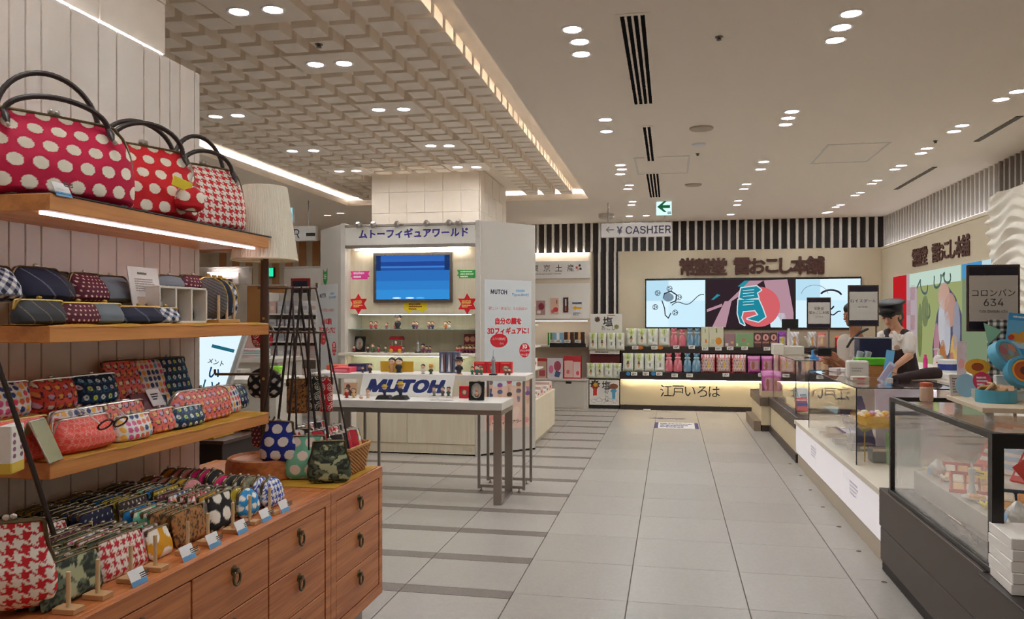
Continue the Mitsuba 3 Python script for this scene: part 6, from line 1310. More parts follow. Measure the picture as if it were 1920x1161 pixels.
# near counter: brown
k = thing('sales_counter', 'dark brown counter with a black-framed glass cake case nearest the viewer', 'counter')
part(k, 'upper_board', pl(bx(1.185, 2.05, 3.385, 4.95, .255, .472, .003), DKBROWN)); part(k, 'lower_board', pl(bx(1.19, 2.05, 3.385, 4.94, .06, .248, .003), DKBROWN)); part(k, 'core', pl(bx(1.2, 2.05, 3.39, 4.94, .0, .47), M('241c18', .6)))
case(k, 1.215, 1.98, 3.36, 4.79, .495, 1.0, .024, mat=FRM)
part(k, 'sill', pl(bx(1.2, 2.0, 3.35, 4.82, .472, .495, .002), FRM))
part(k, 'corner_post', pl(bx(1.203, 1.245, 3.34, 3.385, .47, 1.012, .002), FRM)); part(k, 'top_bar', pl(bx(1.203, 1.99, 3.34, 3.375, .955, 1.012, .002), FRM))
part(k, 'inner_deck', pl(bx(1.32, 1.94, 3.4, 4.76, .495, .61, .003), M('b9b3a8', .5))); part(k, 'back_board', pl(bx(1.955, 1.975, 3.4, 4.76, .5, .985), M('8a8a84', .4)))
part(k, 'added_case_light', emit(bx(1.206, 1.224, 3.42, 4.72, .9868, .988), (9, 8.6, 8.2))); added_light_bar(k, 1.93, 3.42, 4.72, .992)  # unseen glowing strips added to light the goods in the cake case
k = thing('low_counter', 'low dark brown counter in the near corner under the stack of white boxes', 'counter')
part(k, 'front_board', pl(bx(1.17, 2.05, 1.6, 3.375, .06, .455, .003), DKBROWN)); part(k, 'top_board', pl(bx(1.165, 2.06, 1.6, 3.378, .455, .468, .002), M('2a211d', .4))); part(k, 'core', pl(bx(1.2, 2.04, 1.62, 3.37, 0, .06), M('241c18', .6)))
for n_, (px, py) in enumerate(((1481, 870), (1501, 892), (1519, 919), (1543, 951), (1573, 988), (1610, 1034), (1658, 1092))):
    p = atz(px, py, 0); solo('floor_stud', pl(mv(lathe([(.016, 0), (.014, .002), (1e-4, .0022)], 12), p[0], p[1]), M('5a4a38', .5)), f'{ORD[6 - n_]} small brown floor stud from the viewer along the counter base', 'floor stud', 'floor studs along the counters')
# stacked white boxes
for i in range(5):
    kk = thing('cake_box', f'white box with a black corner print, {("lowest", "second lowest", "middle", "second highest", "topmost")[i]} of the stack on the low counter', 'box')
    A = tr(1.31, 3.235, .469 + .0405 * i) @ rot('z', -4 + (i % 2) * 1.5)
    part(kk, 'box', pl(cbx(.235, .255, .039, .0025), M('ece7e0', .4)), A)
    part(kk, 'black_print', pl(xf(poly(Polygon([(-.06, .002), (.115, .002), (.115, .03)]), .0008), frame((0, -.1277, 0), (1, 0, 0), (0, 0, 1))), BLACK), A)
solo('leaflet', pl(xf(cbx(.09, .004, .07, .001), tr(1.25, 2.98, .47) @ rot('z', 20) @ rot('x', -25)), M('b8ccd8', .4)), 'pale blue leaflet leaning on the low counter below the white boxes', 'leaflet')
# goods in the near case
def blob(rx, ry, rz, c, col, n=14, m=10, rough=.5, bump=.0, seed=1):
    v, f = ell(rx, ry, rz, (0, 0, 0), n, m); 
    if bump: v = v * (1 + bump * (meshkit.noise(v / (min(rx, ry, rz) * .7) + seed, seed) - .5))[:, None]
    return pl((v + np.asarray(c), f), M(col, rough), True)
DK = .611
def biscuit_box(x, y, col, label):
    k = thing('biscuit_box', label, 'box'); A = tr(x, y, DK) @ rot('z', -18) @ rot('x', 14)
    part(k, 'tray', pl(join(cbx(.2, .22, .012, .002), bx(-.1, .1, -.11, -.104, .012, .045), bx(-.1, .1, .104, .11, .012, .045), bx(-.1, -.094, -.104, .104, .012, .045), bx(.094, .1, -.104, .104, .012, .045)), M(col, .45)), A)
    for i in range(3):
        for j in range(2): part(k, 'biscuit', pl(mv(cbx(.05, .085, .025, .006), -.06 + .06 * i, -.05 + .1 * j, .013), M(('d8a870', 'e8dcc8', 'c89058')[(i + j) % 3], .5)), A)
biscuit_box(1.45, 4.27, 'c03a30', 'open red box of wrapped biscuits inside the near cake case'); biscuit_box(1.50, 4.55, 'c8453a', 'second open red biscuit box further back in the near cake case'); biscuit_box(1.52, 3.86, '3a4a60', 'dark box of white wrapped sweets by the near case post')
def plate(x, y, label, col='efece6'):
    k = thing('plate', label, 'plate'); part(k, 'dish', pl(mv(lathe([(.03, 0), (.035, .003), (.062, .016), (.064, .018), (.06, .018), (.034, .007), (1e-4, .006)], 28), x, y, DK), M(col, .2), 40)); return k
k = plate(1.385, 4.02, 'white plate of cut cake samples at the front of the near cake case')
for i in range(5): part(k, 'cake_piece', pl(mv(cbx(.028, .02, .018, .004), 1.385 + .022 * math.cos(i * 1.3), 4.02 + .022 * math.sin(i * 1.3), DK + .008), M('c89a60', .6)))
def flower(x, y, z, c1, c2, label, r=.035):
    k = thing('artificial_flower', label, 'flower')
    for i in range(9):
        a = i * 2 * np.pi / 9; part(k, 'petal', pl(xf(ell(r * .55, r * .25, r * .12, (0, 0, 0), 8, 6), tr(x + r * .6 * math.cos(a), y + r * .6 * math.sin(a), z + r * .4) @ rot('z', math.degrees(a)) @ rot('y', -35)), M(c1, .6), True))
    part(k, 'centre', pl(ell(r * .3, r * .3, r * .3, (x, y, z + r * .35), 10, 8), M(c2, .6), True))
for x, y, c1, c2, lab in ((1.40, 4.46, 'f0eede', 'e8c030', 'white and yellow flower in front of the red biscuit box'), (1.39, 4.68, 'f0e8b0', 'e0b828', 'pale yellow flower at the far front of the cake case'), (1.37, 3.84, 'e8d830', 'd84040', 'bright yellow flower beside the black case post'), (1.47, 3.70, 'eef0d8', 'd8c83a', 'large pale flower seen through the near end pane')): flower(x, y, DK, c1, c2, lab, .045)
for x, y, lab in ((1.385, 4.58, 'clear bag of sweets with a blue label inside the cake case'), (1.38, 3.58, 'clear bag with a blue round label by the near end pane'), (1.50, 3.52, 'clear sweet bag at the near end of the cake case')):
    k = thing('sweet_bag', lab, 'bag'); part(k, 'bag', blob(.04, .035, .045, (x, y, DK + .045), 'dcdcd6', rough=.25, bump=.5)); part(k, 'label', pl(mv(xf(lathe([(.02, 0), (.02, .002), (1e-4, .002)], 16), rot('y', -75)), x - .041, y, DK + .03), M('8ab4dc', .4)))
k = thing('tower_bottle', 'clear tower-shaped bottle on the deck of the near cake case', 'bottle'); part(k, 'glass', pl(mv(lathe([(.022, 0), (.02, .02), (.012, .05), (.012, .1), (.016, .105), (.014, .13), (.005, .135), (.004, .16)], 16), 1.40, 4.13, DK), M('d4d8d6', .12), 40))
for i, (y, c, lab) in enumerate(((4.64, 'c8503c', 'red and white printed packet leaning at the back of the cake case'), (4.42, 'd8cdc4', 'pale printed packet leaning at the back of the cake case'), (4.20, 'c04038', 'second red packet leaning at the back of the cake case'))):
    k = thing('leaning_packet', lab, 'packet'); A = tr(1.66, y, DK + .05) @ rot('z', -60) @ rot('x', -35)
    part(k, 'packet', pl(cbx(.17, .018, .27, .003), M(c, .4)), A)
    part(k, 'print', pl(xf(poly(shapely.MultiPolygon([sbox(-.07, .03 + .045 * q, .07, .055 + .045 * q) for q in range(5)]), .001), tr(0, -.0095, 0) @ rot('x', 90)), M('e6e0da' if i != 1 else 'a8b8c4', .4)), A)
k = thing('price_plate', 'yellow price plate standing between the biscuit boxes', 'price card'); A = tr(1.47, 4.27, DK + .06) @ rot('z', -60) @ rot('x', -25); part(k, 'card', pl(cbx(.1, .003, .04, .001), M('e8c81e', .4)), A); part(k, 'print', pl(xf(poly(lines(.07, .022, 2), .0008), tr(0, -.0017, .02) @ rot('x', 90)), INK), A)
k = thing('brand_panel', 'red slanted panel with white lettering behind the near end pane', 'sign'); A = tr(1.60, 3.56, DK + .002) @ frame((0, 0, 0), (1, 0, 0), (0, .25, 1)) @ rot('z', 35)
part(k, 'board', pl(bx(-.05, .05, -.02, .32, 0, .006, .001), M('c4302c', .4)), A); part(k, 'lettering', pl(xf(text('Colombin', .042, .001, font='inter'), tr(.0, .15, .006) @ rot('z', -90) @ rot('z', 180)), M('f4ece8', .4)), A)
k = thing('green_tag', 'green oval tag beside the red slanted panel', 'tag'); A = tr(1.48, 3.62, DK + .09) @ frame((0, 0, 0), (1, 0, 0), (0, .2, 1)); part(k, 'tag', pl(xf(poly(oval(.03, .045), .004), I()), M('3a9a48', .4)), A); part(k, 'mark', pl(xf(poly(oval(.014, .01), .001), tr(0, 0, .004)), M('d8d040', .4)), A)
k = thing('waffle_basket', 'yellow rounded sponge cake at the near end of the case', 'cake'); part(k, 'cake', blob(.06, .055, .045, (1.52, 3.60, DK + .045), 'd8a848', bump=.15))
k = thing('price_notice', 'pink and white price notice lying inside the front glass of the cake case', 'notice'); A = tr(1.262, 3.76, .50) @ rot('z', 90) @ rot('x', -35); part(k, 'card', pl(cbx(.17, .003, .1, .001), M('ddd2c8', .4)), A); part(k, 'print', pl(xf(poly(lines(.11, .035, 1, 1), .001), tr(-.01, -.0017, .06) @ rot('x', 90)), M('d05a58', .4)), A); part(k, 'foot_line', pl(xf(poly(sbox(-.08, .006, .08, .016), .001), tr(0, -.0017, 0) @ rot('x', 90)), M('d8705a', .4)), A)
# board on the near case with round gift boxes
BA = tr(1.34, 3.83, 1.016) @ rot('z', -4)
k = thing('display_board', 'beige raised board on clear legs above the near cake case', 'display riser')
part(k, 'board', pl(bx(0, .62, 0, .60, .022, .044, .002), M('cbb9a0', .5)), BA)
for x, y in ((.04, .05), (.04, .54), (.56, .05), (.56, .54)): part(k, 'leg', pl(mv(cyl(.018, -.0155, .022, 16), x, y), M('c8cccc', .1)), BA)
BZ = .044
def rbox(x, y, label, r=.098, h=.062):
    k = thing('round_box', label, 'box'); A = BA @ tr(x, y, BZ)
    part(k, 'side', pl(join(lathe([(r, 0), (r + .001, .004), (r, h), (r - .004, h), (r - .004, .01), (1e-4, .01)], 40)), M('4f9cb4', .5), 40), A)
    return k, A
k, A = rbox(.13, .27, 'round turquoise box filled with wrapped biscuits on the raised board', .084, .06)
for i in range(8): part(k, 'wrapped_biscuit', pl(xf(cbx(.055, .05, .012, .004), tr(.05 * math.cos(i * .8), .045 * math.sin(i * .8), .05 + .008 * (i % 3)) @ rot('z', i * 50) @ rot('x', 25 + 12 * (i % 3))), M(('c8a070', 'd8b888', 'b88a58', 'd0a888')[i % 4], .35)), A)
def lid(x, y, z, yaw, tilt, label, ring, face_c, blobs, r=.1):
    k = thing('round_gift_box', label, 'box'); A = BA @ tr(x, y, z) @ rot('z', yaw) @ rot('x', tilt)
    part(k, 'rim', pl(lathe([(r, 0), (r, .05), (r - .014, .052), (r - .016, .048), (1e-4, .048)], 40), M(ring, .45), 40), A)
    part(k, 'face', pl(lathe([(r - .02, .0485), (r - .021, .0505), (1e-4, .0508)], 36), M(face_c, .4)), A)
    for nm, bx_, by_, rr, c, dz in blobs: part(k, nm, pl(mv(lathe([(rr, .0508 + dz), (rr, .0516 + dz), (1e-4, .052 + dz)], 20), bx_, by_), M(c, .45)), A)
lid(.19, .40, BZ + .20, 35, 62, 'round turquoise gift box with a picture of sweets leaning behind the round box', '5aa8c4', '8a7a78', [('picture', -.03, .02, .022, 'a85a60', 0), ('picture', .03, .03, .022, 'c08070', 0), ('picture', 0, -.03, .024, '9a8a50', 0), ('picture', .01, .005, .018, '7a9aa0', .0006)], .079)
lid(.245, .33, BZ + .135, 8, 74, 'upright round turquoise gift box with an orange flower picture at the end of the board', '4fa0c0', 'e8a23a', [('flower_heart', 0, 0, .045, 'b0501e', 0), ('flower_eye', 0, 0, .02, '5a2a18', .0006)], .073)
for x, y, h_, lab in ((.20, .425, .118, 'clear block lifting the gift box with the sweets picture'), (.25, .36, .05, 'clear block lifting the gift box with the flower picture')):
    k = thing('acrylic_block', lab, 'block'); part(k, 'block', pl(mv(cbx(.06, .05, h_, .002), x, y, BZ), M('d4dad8', .12)), BA)
k = thing('flower_card', 'orange flower disc on a pale blue card at the corner of the board', 'card'); A = BA @ tr(.06, .42, BZ + .002) @ rot('z', 5) @ rot('x', -12) @ frame((0, 0, 0), (1, 0, 0), (0, 0, 1))
part(k, 'blue_disc', pl(xf(poly(oval(.05, .058, -.012, .062), .004), I()), M('9cc4d8', .4)), A); part(k, 'flower_disc', pl(xf(poly(oval(.058, .04, .045, .155), .004), rot('z', 0)), M('eaa830', .4)), A); part(k, 'flower_heart', pl(xf(poly(oval(.028, .02, .045, .155), .001), tr(0, 0, .004)), M('a84a1c', .4)), A)
part(k, 'stem', pl(bx(.02, .03, 0, .14, -.003, 0), M('c8ccc8', .3)), A); part(k, 'red_disc', pl(xf(poly(oval(.042, .045, .06, .085), .004), tr(0, 0, .002)), M('d83a5a', .4)), A); part(k, 'red_print', pl(xf(poly(lines(.05, .05, 3), .0008), tr(.06, .085, .006)), M('f4e0e4', .4)), A); part(k, 'white_label', pl(xf(poly(rrect(.085, .045, .004, .05, .026), .004), tr(0, 0, .004)), M('e8e4dc', .4)), A)
k = thing('leaflet_stand', 'white leaflet stand with small print at the far corner of the board', 'leaflet'); A = BA @ tr(.045, .545, BZ - .0) @ rot('z', 10) @ rot('x', -10); part(k, 'card', pl(cbx(.085, .006, .11, .002), M('d0cac4', .4)), A); part(k, 'print', pl(xf(poly(lines(.06, .08, 6), .0008), tr(0, -.0032, .055) @ rot('x', 90)), M('8a7a78', .4)), A)
k = thing('sweet_jar', 'small orange-lidded jar beside the leaflet stand', 'jar'); part(k, 'jar', pl(mv(lathe([(.03, 0), (.034, .006), (.034, .07), (.028, .08)], 20), 1.36, 4.68, 1.003), M('c8a890', .25), 40)); part(k, 'lid', pl(mv(lathe([(.03, .08), (.032, .084), (.032, .1), (1e-4, .104)], 20), 1.36, 4.68, 1.003), M('c85a3a', .4), 40))
# gingham stand with cookie card
k = thing('gingham_stand', 'black and white checked backdrop with a blue biscuit card in the near corner', 'stand'); A = tr(1.655, 4.33, 1.061) @ rot('z', -10)
n = 46; S, Tt = np.meshgrid(np.linspace(-.11, .11, n), np.linspace(0, .385, n)); v = np.stack([S, 0 * S + .004 * np.sin(S * 40), Tt], -1).reshape(-1, 3); i = (np.arange(n - 1)[:, None] * n + np.arange(n - 1)[None]).ravel()
gc = np.floor(S.ravel() / .0148).astype(int) % 2 + np.floor(Tt.ravel() / .0148).astype(int) % 2
part(k, 'board', pl(bx(-.11, .11, .006, .014, 0, .385), BLACK), A)
part(k, 'checked_cloth', pl((v, np.vstack([np.stack([i, i + 1, i + n + 1], 1), np.stack([i, i + n + 1, i + n], 1)])), VC, True, color=np.where((gc == 2)[:, None], C('1c1a1a')[0], np.where((gc == 1)[:, None], C('7a7672')[0], C('e6e2da')[0]))), A)
part(k, 'pennant', pl(xf(poly(Polygon([(-.13, .37), (-.05, .33), (-.11, .26)]), .003), frame((0, -.006, 0), (1, 0, 0), (0, 0, 1))), M('8ac0a4', .5)), A)
AC = A @ frame((.015, -.02, .215), (1, 0, 0), (0, 0, 1)) @ rot('z', -6)
for nm, s, c, dz in (('card', sbox(-.06, 0, .06, .2), '6ab4dc', 0), ('header', sbox(-.06, .165, .06, .2), '3a94cc', .003), ('footer', sbox(-.06, 0, .06, .03), '3a94cc', .003), ('biscuit_picture', shapely.union_all([oval(.022, .02, -.025, .085), oval(.026, .024, .02, .095), oval(.02, .02, .0, .07)]), 'd89a40', .003), ('chip_picture', oval(.012, .012, .035, .105), '4a2a1c', .004), ('red_picture', oval(.014, .014, -.038, .08), 'c8402c', .004), ('badge', oval(.02, .02, .035, .14), 'e04a6a', .003), ('header_print', affinity.translate(lines(.08, .016, 1), 0, .182), 'e6f0f6', .004), ('footer_print', affinity.translate(lines(.05, .01, 1), 0, .015), 'e6f0f6', .004), ('pale_band', sbox(-.06, .03, .06, .06), 'b4d4e4', .003)):
    part(k, nm, pl(xf(poly(s, .003 if nm == 'card' else .001), AC @ tr(0, 0, dz)), M(c, .4)))
# name signs on poles
def name_sign(px0, px1, py0, py1, Y0, zf, rows, label, base='c9c2ba'):
    p, q = aty(px0, py0, Y0), aty(px1, py1, Y0); w, h = q[0] - p[0], p[2] - q[2]
    k = thing('name_sign', label, 'sign'); A = frame(((p[0] + q[0]) / 2, Y0, (p[2] + q[2]) / 2), (1, 0, 0), (0, 0, 1))
    fr = w * .045
    part(k, 'frame', pl(xf(bx(-w / 2, w / 2, -h / 2, h / 2, -.015, -.001, .002), A), M('4a3a34', .35))); part(k, 'top_band', pl(xf(bx(-w / 2 + fr, w / 2 - fr, h / 2 - .16 * h, h / 2 - fr, -.001, .003), A), M('1f1c2c', .3))); part(k, 'foot_band', pl(xf(bx(-w / 2 + fr, w / 2 - fr, -h / 2 + fr, -h / 2 + .15 * h, -.001, .003), A), M('1f1c2c', .3)))
    part(k, 'card', pl(xf(bx(-w / 2 + fr, w / 2 - fr, -h / 2 + .15 * h, h / 2 - .16 * h, -.001, .002), A), M(base, .4)))
    part(k, 'pole', pl(mv(cyl(.008, zf, q[2], 10), (p[0] + q[0]) / 2 + w * .42, Y0 + .012), M('7a6a60', .35, .6), 40)); part(k, 'foot', pl(mv(cyl(.06, zf, zf + .008, 20), (p[0] + q[0]) / 2 + w * .42, Y0 + .012), M('7a6a60', .35, .6)))
    for s, hh, fy, kw in rows: part(k, 'lettering', pl(xf(text(s, hh * w, .001, **kw), A @ tr(0, fy * h, .002)), M('2a2830', .4)))
    return k, A, w, h
name_sign(1813, 1913, 497, 622, 4.43, 1.003, [('コロンバン', .155, .08, {}), ('634', .15, -.065, {'font': 'inter'}), ('COLOMBIN 634', .05, -.2, {'font': 'inter'})], 'large framed name sign with 634 beside the checked stand')
name_sign(1590, 1648, 535, 612, 7.5, .98, [('ロイスダール', .13, .12, {}), ('RUYSDAEL', .045, -.03, {'font': 'inter'})], 'framed name sign in front of the man in the white shirt')
name_sign(1513, 1558, 558, 616, 9.46, 1.015, [('常盤堂', .13, .14, {}), ('雷おこし本舗', .125, .01, {}), ('TOKIWADO', .045, -.13, {'font': 'inter'})], 'small framed name sign before the last lit screen')
# back counter along the side wall
k = thing('back_counter', 'white work counter along the side wall behind the staff', 'counter')
part(k, 'body', pl(bx(2.75, 3.15, 7.2, 12.4, 0, .86, .003), M('dcd8d2', .5))); part(k, 'top', pl(bx(2.72, 3.16, 7.18, 12.42, .86, .89, .003), M('e6e2dc', .35)))
p = aty(1762, 688, 8.2); bxp = 2.95
def oncounter(px, X): p = atx(px, 680, X); return p
k = thing('pump_bottle', 'white pump bottle with a red mark on the back counter', 'bottle'); p = oncounter(1760, 2.9); B0 = (p[0], p[1], .89)
part(k, 'bottle', pl(mv(lathe([(.05, 0), (.055, .01), (.055, .12), (.04, .15), (.016, .16), (.016, .19)], 24), *B0), M('e8e0dc', .3), 40)); part(k, 'pump', pl(join(mv(cyl(.01, .19, .23, 10), *B0), rod(np.array(B0) + [0, 0, .23], np.array(B0) + [-.06, -.03, .225], .008)), M('ece8e4', .3), 40)); part(k, 'mark', pl(xf(poly(shapely.union_all([sbox(-.006, -.02, .006, .02), sbox(-.02, -.006, .02, .006)]), .002), frame((B0[0] - .02, B0[1] - .052, .97), (1, -.25, 0), (0, 0, 1))), M('c82838', .4)))
k = thing('wipe_tub', 'white tub with a blue band on the back counter', 'tub'); p = oncounter(1777, 2.86); B0 = (p[0], p[1], .89)
part(k, 'tub', pl(mv(lathe([(.085, 0), (.09, .01), (.095, .11), (.1, .115), (.1, .125), (.06, .135), (1e-4, .135)], 28), *B0), M('e6e6e8', .35), 40)); part(k, 'blue_band', pl(mv(lathe([(.0915, .02), (.0955, .085)], 28, False), *B0), M('2a3a88', .4), 40))
k = thing('pink_bottle', 'slim bright pink bottle on the back counter', 'bottle'); p = oncounter(1735, 2.85); part(k, 'bottle', pl(mv(lathe([(.022, 0), (.024, .005), (.024, .1), (.014, .12), (.014, .15), (1e-4, .152)], 16), p[0], p[1], .89), M('e03a8a', .35), 40))
k = thing('display_card', 'pale mauve card standing on the back counter before the light box', 'card'); p = oncounter(1803, 2.8); A = tr(p[0], p[1], .89) @ rot('z', 35); part(k, 'card', pl(cbx(.13, .008, .34, .002), M('b8a8b4', .4)), A); part(k, 'print', pl(xf(poly(oval(.04, .05), .001), tr(-.01, -.0045, .12) @ rot('x', 90)), M('c88a90', .4)), A)
# goods in the far case
def cpack(name, label, x, y, z, sx_, sy_, sz_, col, yaw=0, tilt=0, deco=None, cat='packet'):
    k = thing(name, label, cat); A = tr(x, y, z) @ rot('z', yaw) @ rot('x', tilt); part(k, 'packet', pl(cbx(sx_, sy_, sz_, min(sx_, sy_, sz_) * .12), M(col, .35)), A)
    for nm, s, c in deco or (): part(k, nm, pl(xf(poly(s, .001), tr(0, -sy_ / 2, sz_ / 2) @ rot('x', 90)), M(c, .4)), A)
    return k
cpack('sweet_box', 'white box with blue edges in the far glass case', 1.42, 9.0, .472, .16, .07, .24, 'dfe6ea', 30, -25, [('print', lines(.1, .1, 4), '6a8aa0'), ('edge', sbox(-.08, -.12, -.07, .12), '8ac0d0')])
cpack('sweet_pack', 'red and blue striped pack in the far glass case', 1.36, 8.85, .472, .12, .05, .14, 'c83848', 15, -20, [('stripe', sbox(-.06, -.02, .06, .02), '3a4a9a'), ('stripe', sbox(-.06, .04, .06, .055), 'e8d8dc')])
for i, (x, y, c) in enumerate(((1.45, 9.12, 'b98a68'), (1.55, 9.3, 'c49a78'))): cpack('bread_pack', ('clear-wrapped brown bread pack in the far glass case', 'second brown bread pack deeper in the far glass case')[i], x, y, .472, .2, .1, .13, c, -20, -15, [('shine', sbox(-.08, .02, .08, .035), 'e8dcd0')])
cpack('paper_bag', 'white paper bag beside the bread packs in the far glass case', 1.57, 8.84, .472, .1, .05, .19, 'dcdcdc', 10, -8, [('fold', sbox(-.05, .05, .05, .06), 'c0c0c0')])
for i, (x, y) in enumerate(((1.6, 9.0), (1.5, 9.6), (1.57, 9.9))): cpack('round_tin', ('brass-lidded tin', 'second tin', 'third tin')[i] + ' in the far glass case ' + ('next to the paper bag', 'behind the bread packs', 'at the back')[i], x, y, .472, .09, .09, .07, 'a8946a', 20, 0, [('label', oval(.03, .02), 'e0d0a0')], 'tin')
# pink bags at the counter end
k = thing('card_tray', 'beige cardboard tray at the end of the far counter', 'tray'); part(k, 'tray', pl(join(bx(1.15, 1.45, 10.72, 11.0, .441, .448), bx(1.15, 1.157, 10.72, 11.0, .448, .60), bx(1.157, 1.45, 10.72, 10.727, .448, .52)), M('c4ae90', .6)))
for i in range(4): 
    kk = thing('pink_sweet_bag', f'{("first", "second", "third", "fourth")[i]} pink-purple sweet bag in the cardboard tray at the counter end', 'snack pack'); part(kk, 'pack', pillow(.15, .32, .06, None, PINK if i != 1 else CHK, 20 + i), tr(1.24 + .055 * (i % 2), 10.78 + .06 * i, .449) @ rot('z', 15) @ rot('x', -6))
# goods in the white case
cpack('snack_box', 'navy snack box leaning in the white counter case behind the yellow basket', 1.46, 6.55, .449, .2, .06, .42, '3a3560', 25, -25, [('picture', oval(.06, .05, 0, .05), 'a87a50'), ('print', lines(.12, .05, 2), '8a80a8')])
cpack('white_board', 'large pale lilac board leaning in the white counter case', 1.70, 6.3, .449, .42, .02, .50, 'ccc4d4', -5, -8)
k = thing('yellow_basket', 'bright yellow paper basket of wrapped sweets in the white counter case', 'basket'); A = tr(1.41, 6.02, .698) @ rot('z', 10)
v, f = lathe([(.1, 0), (.11, .0), (.175, .075), (.168, .075), (.1, .012), (1e-4, .012)], 4); part(k, 'basket', pl(xf((v * [1, 1, 1], f), rot('z', 45)), M('eebc2e', .45)), A)
for i in range(14): part(k, 'sweet', pl(xf(ell(.03, .022, .018, (0, 0, 0), 8, 6), tr(-.09 + .03 * (i % 7), -.03 + .05 * (i // 7), .065 + .012 * (i % 3)) @ rot('z', i * 40)), M(('f0e4c0', 'e8c050', 'c8a0c8', 'f4ecd8')[i % 4], .4), True), A)
cpack('black_case', 'black box with a pale lid on the deck of the white counter case', 1.45, 5.98, .449, .16, .12, .10, '2a302c', 5, 0, [('lid', sbox(-.08, .03, .08, .05), 'c8a890')])
for i in range(6):
    kk = thing('teal_tin', f'flat teal tin, {("lowest", "second", "third", "fourth", "fifth", "topmost")[i]} of the stack in the white counter case', 'tin'); part(kk, 'tin', pl(mv(cbx(.15, .15, .035, .006), 1.60 + .004 * (i % 2), 5.94, .449 + .0365 * i), M('2f6a66', .35))); part(kk, 'lid_line', pl(mv(cbx(.152, .152, .004, .001), 1.60 + .004 * (i % 2), 5.94, .449 + .0365 * i + .026), M('5a9a90', .35)))
for i, (x, y, z, yaw) in enumerate(((1.62, 6.08, .70, 35), (1.70, 6.2, .70, 60))): cpack('dark_roll', ('dark striped roll cake pack tilted in the white counter case', 'second dark roll cake pack in the white counter case')[i], x, y, z, .2, .07, .08, '2c2a34', yaw, 12, [('stripe', sbox(-.09, -.012, .09, .004), 'c8bcb4'), ('stripe', sbox(-.09, .02, .09, .028), 'b89a88')])
for i, (x, y, c, lab) in enumerate(((1.40, 7.2, 'b08050', 'wooden tray with a wrapped cake on the deck of the white case'), (1.62, 7.0, 'c8a078', 'brown boxed cake behind the wooden tray in the white case'))): cpack('cake_tray', lab, x, y, .449, .28, .2, .025, c, 0, 0, None, 'tray')
cpack('wrapped_cake', 'clear-wrapped pale cake on the wooden tray', 1.40, 7.2, .475, .2, .09, .055, 'd8c09a', 0, 0, [('label', sbox(.04, -.02, .09, .02), '5a3a4a')], 'cake')
for i, (x, y) in enumerate(((1.36, 6.75), (1.42, 6.48), (1.52, 6.85))): cpack('grey_pack', f'{("first", "second", "third")[i]} greyish flat snack pack on the white case deck', x, y, .449, .17, .11, .05, ('8a8078', '7a6f6a', '9a8a7c')[i], 10 * i, 0, [('label', oval(.03, .012), 'd8ccc0')])
cpack('green_card', 'small green card beside the teal tins', 1.47, 5.90, .449, .012, .1, .22, '7aa06a', 0, 0, None, 'card')
k = thing('gold_stand', 'thin gold stand with a small plant pick in the white case', 'stand'); part(k, 'rod', pl(mv(cyl(.005, .449, .66, 8), 1.33, 5.95), BRASS)); part(k, 'pick', blob(.03, .02, .02, (1.33, 5.95, .675), '8a8a4a', bump=.5))
# things on top of the white case
TZ = .979
k = thing('till_bin', 'navy blue bin on the white counter case in front of the saleswoman', 'bin'); p = aty(1642, 676, 7.3); part(k, 'bin', pl(bx(p[0] - .13, p[0] + .13, 7.3, 7.5, TZ + .12, TZ + .30, .006), M('161c3c', .35))); part(k, 'rim', pl(bx(p[0] - .135, p[0] + .135, 7.295, 7.505, TZ + .30, TZ + .312, .003), M('8a8a90', .3)))
part(k, 'stand', pl(bx(p[0] - .1, p[0] + .1, 7.34, 7.46, TZ, TZ + .12), M('20222c', .5)))
k = thing('green_tray', 'bright green tray standing in a tan basket on the white counter case', 'tray'); p = aty(1640, 690, 6.9); part(k, 'tray', pl(bx(p[0] - .125, p[0] + .125, 6.9, 7.08, TZ + .095, TZ + .15, .004), M('58b020', .4)))
k = thing('tan_basket', 'tan woven basket under the green tray', 'basket'); part(k, 'body', pl(bx(p[0] - .12, p[0] + .12, 6.91, 7.07, TZ, TZ + .095, .004), M('c08a54', .6))); 
for i in range(7): part(k, 'weave_band', pl(bx(p[0] - .123, p[0] + .123, 6.905, 7.075, TZ + .006 + .013 * i, TZ + .013 + .013 * i, .002), M('b07a44', .6)))
k = thing('blue_card', 'tall pale blue card standing on the white counter case', 'card'); p = aty(1662, 690, 6.6); A = tr(p[0], 6.6, TZ) @ rot('z', -10) @ rot('x', -6) @ rot('y', 8); part(k, 'card', pl(cbx(.06, .006, .23, .001), M('6aaedc', .4)), A)
k = thing('clear_frame', 'small leaning frame with a lilac face on the white counter case', 'frame'); p = aty(1650, 716, 6.35); A = tr(p[0], 6.35, TZ) @ rot('z', -15) @ rot('y', 32) @ rot('x', -12); part(k, 'frame', pl(cbx(.05, .008, .17, .002), M('c4c8dc', .3)), A); part(k, 'face', pl(mv(cbx(.034, .003, .13, .001), 0, -.005, .02), M('a8a0c0', .3)), A)
for i, px in enumerate((1603, 1617)):
    k = thing('silver_canister', f'{("first", "second")[i]} silver and blue canister leaning by the man', 'canister'); p = aty(px, 690, 7.25); A = tr(p[0], 7.25, TZ) @ rot('y', 14); part(k, 'can', pl(cyl(.03, 0, .2, 18, .004), M('b8c0cc', .2, .7), 40), A); part(k, 'band', pl(lathe([(.0305, .05), (.0305, .11)], 18, False), M('3a4a8a', .3), 40), A)
cpack('white_box', 'white carton in front of the tan basket', *aty(1607, 722, 6.75)[:2], TZ, .16, .1, .14, 'd6cfc6', 0, 0, [('print', lines(.1, .04, 2), 'b0a8a0')], 'box')
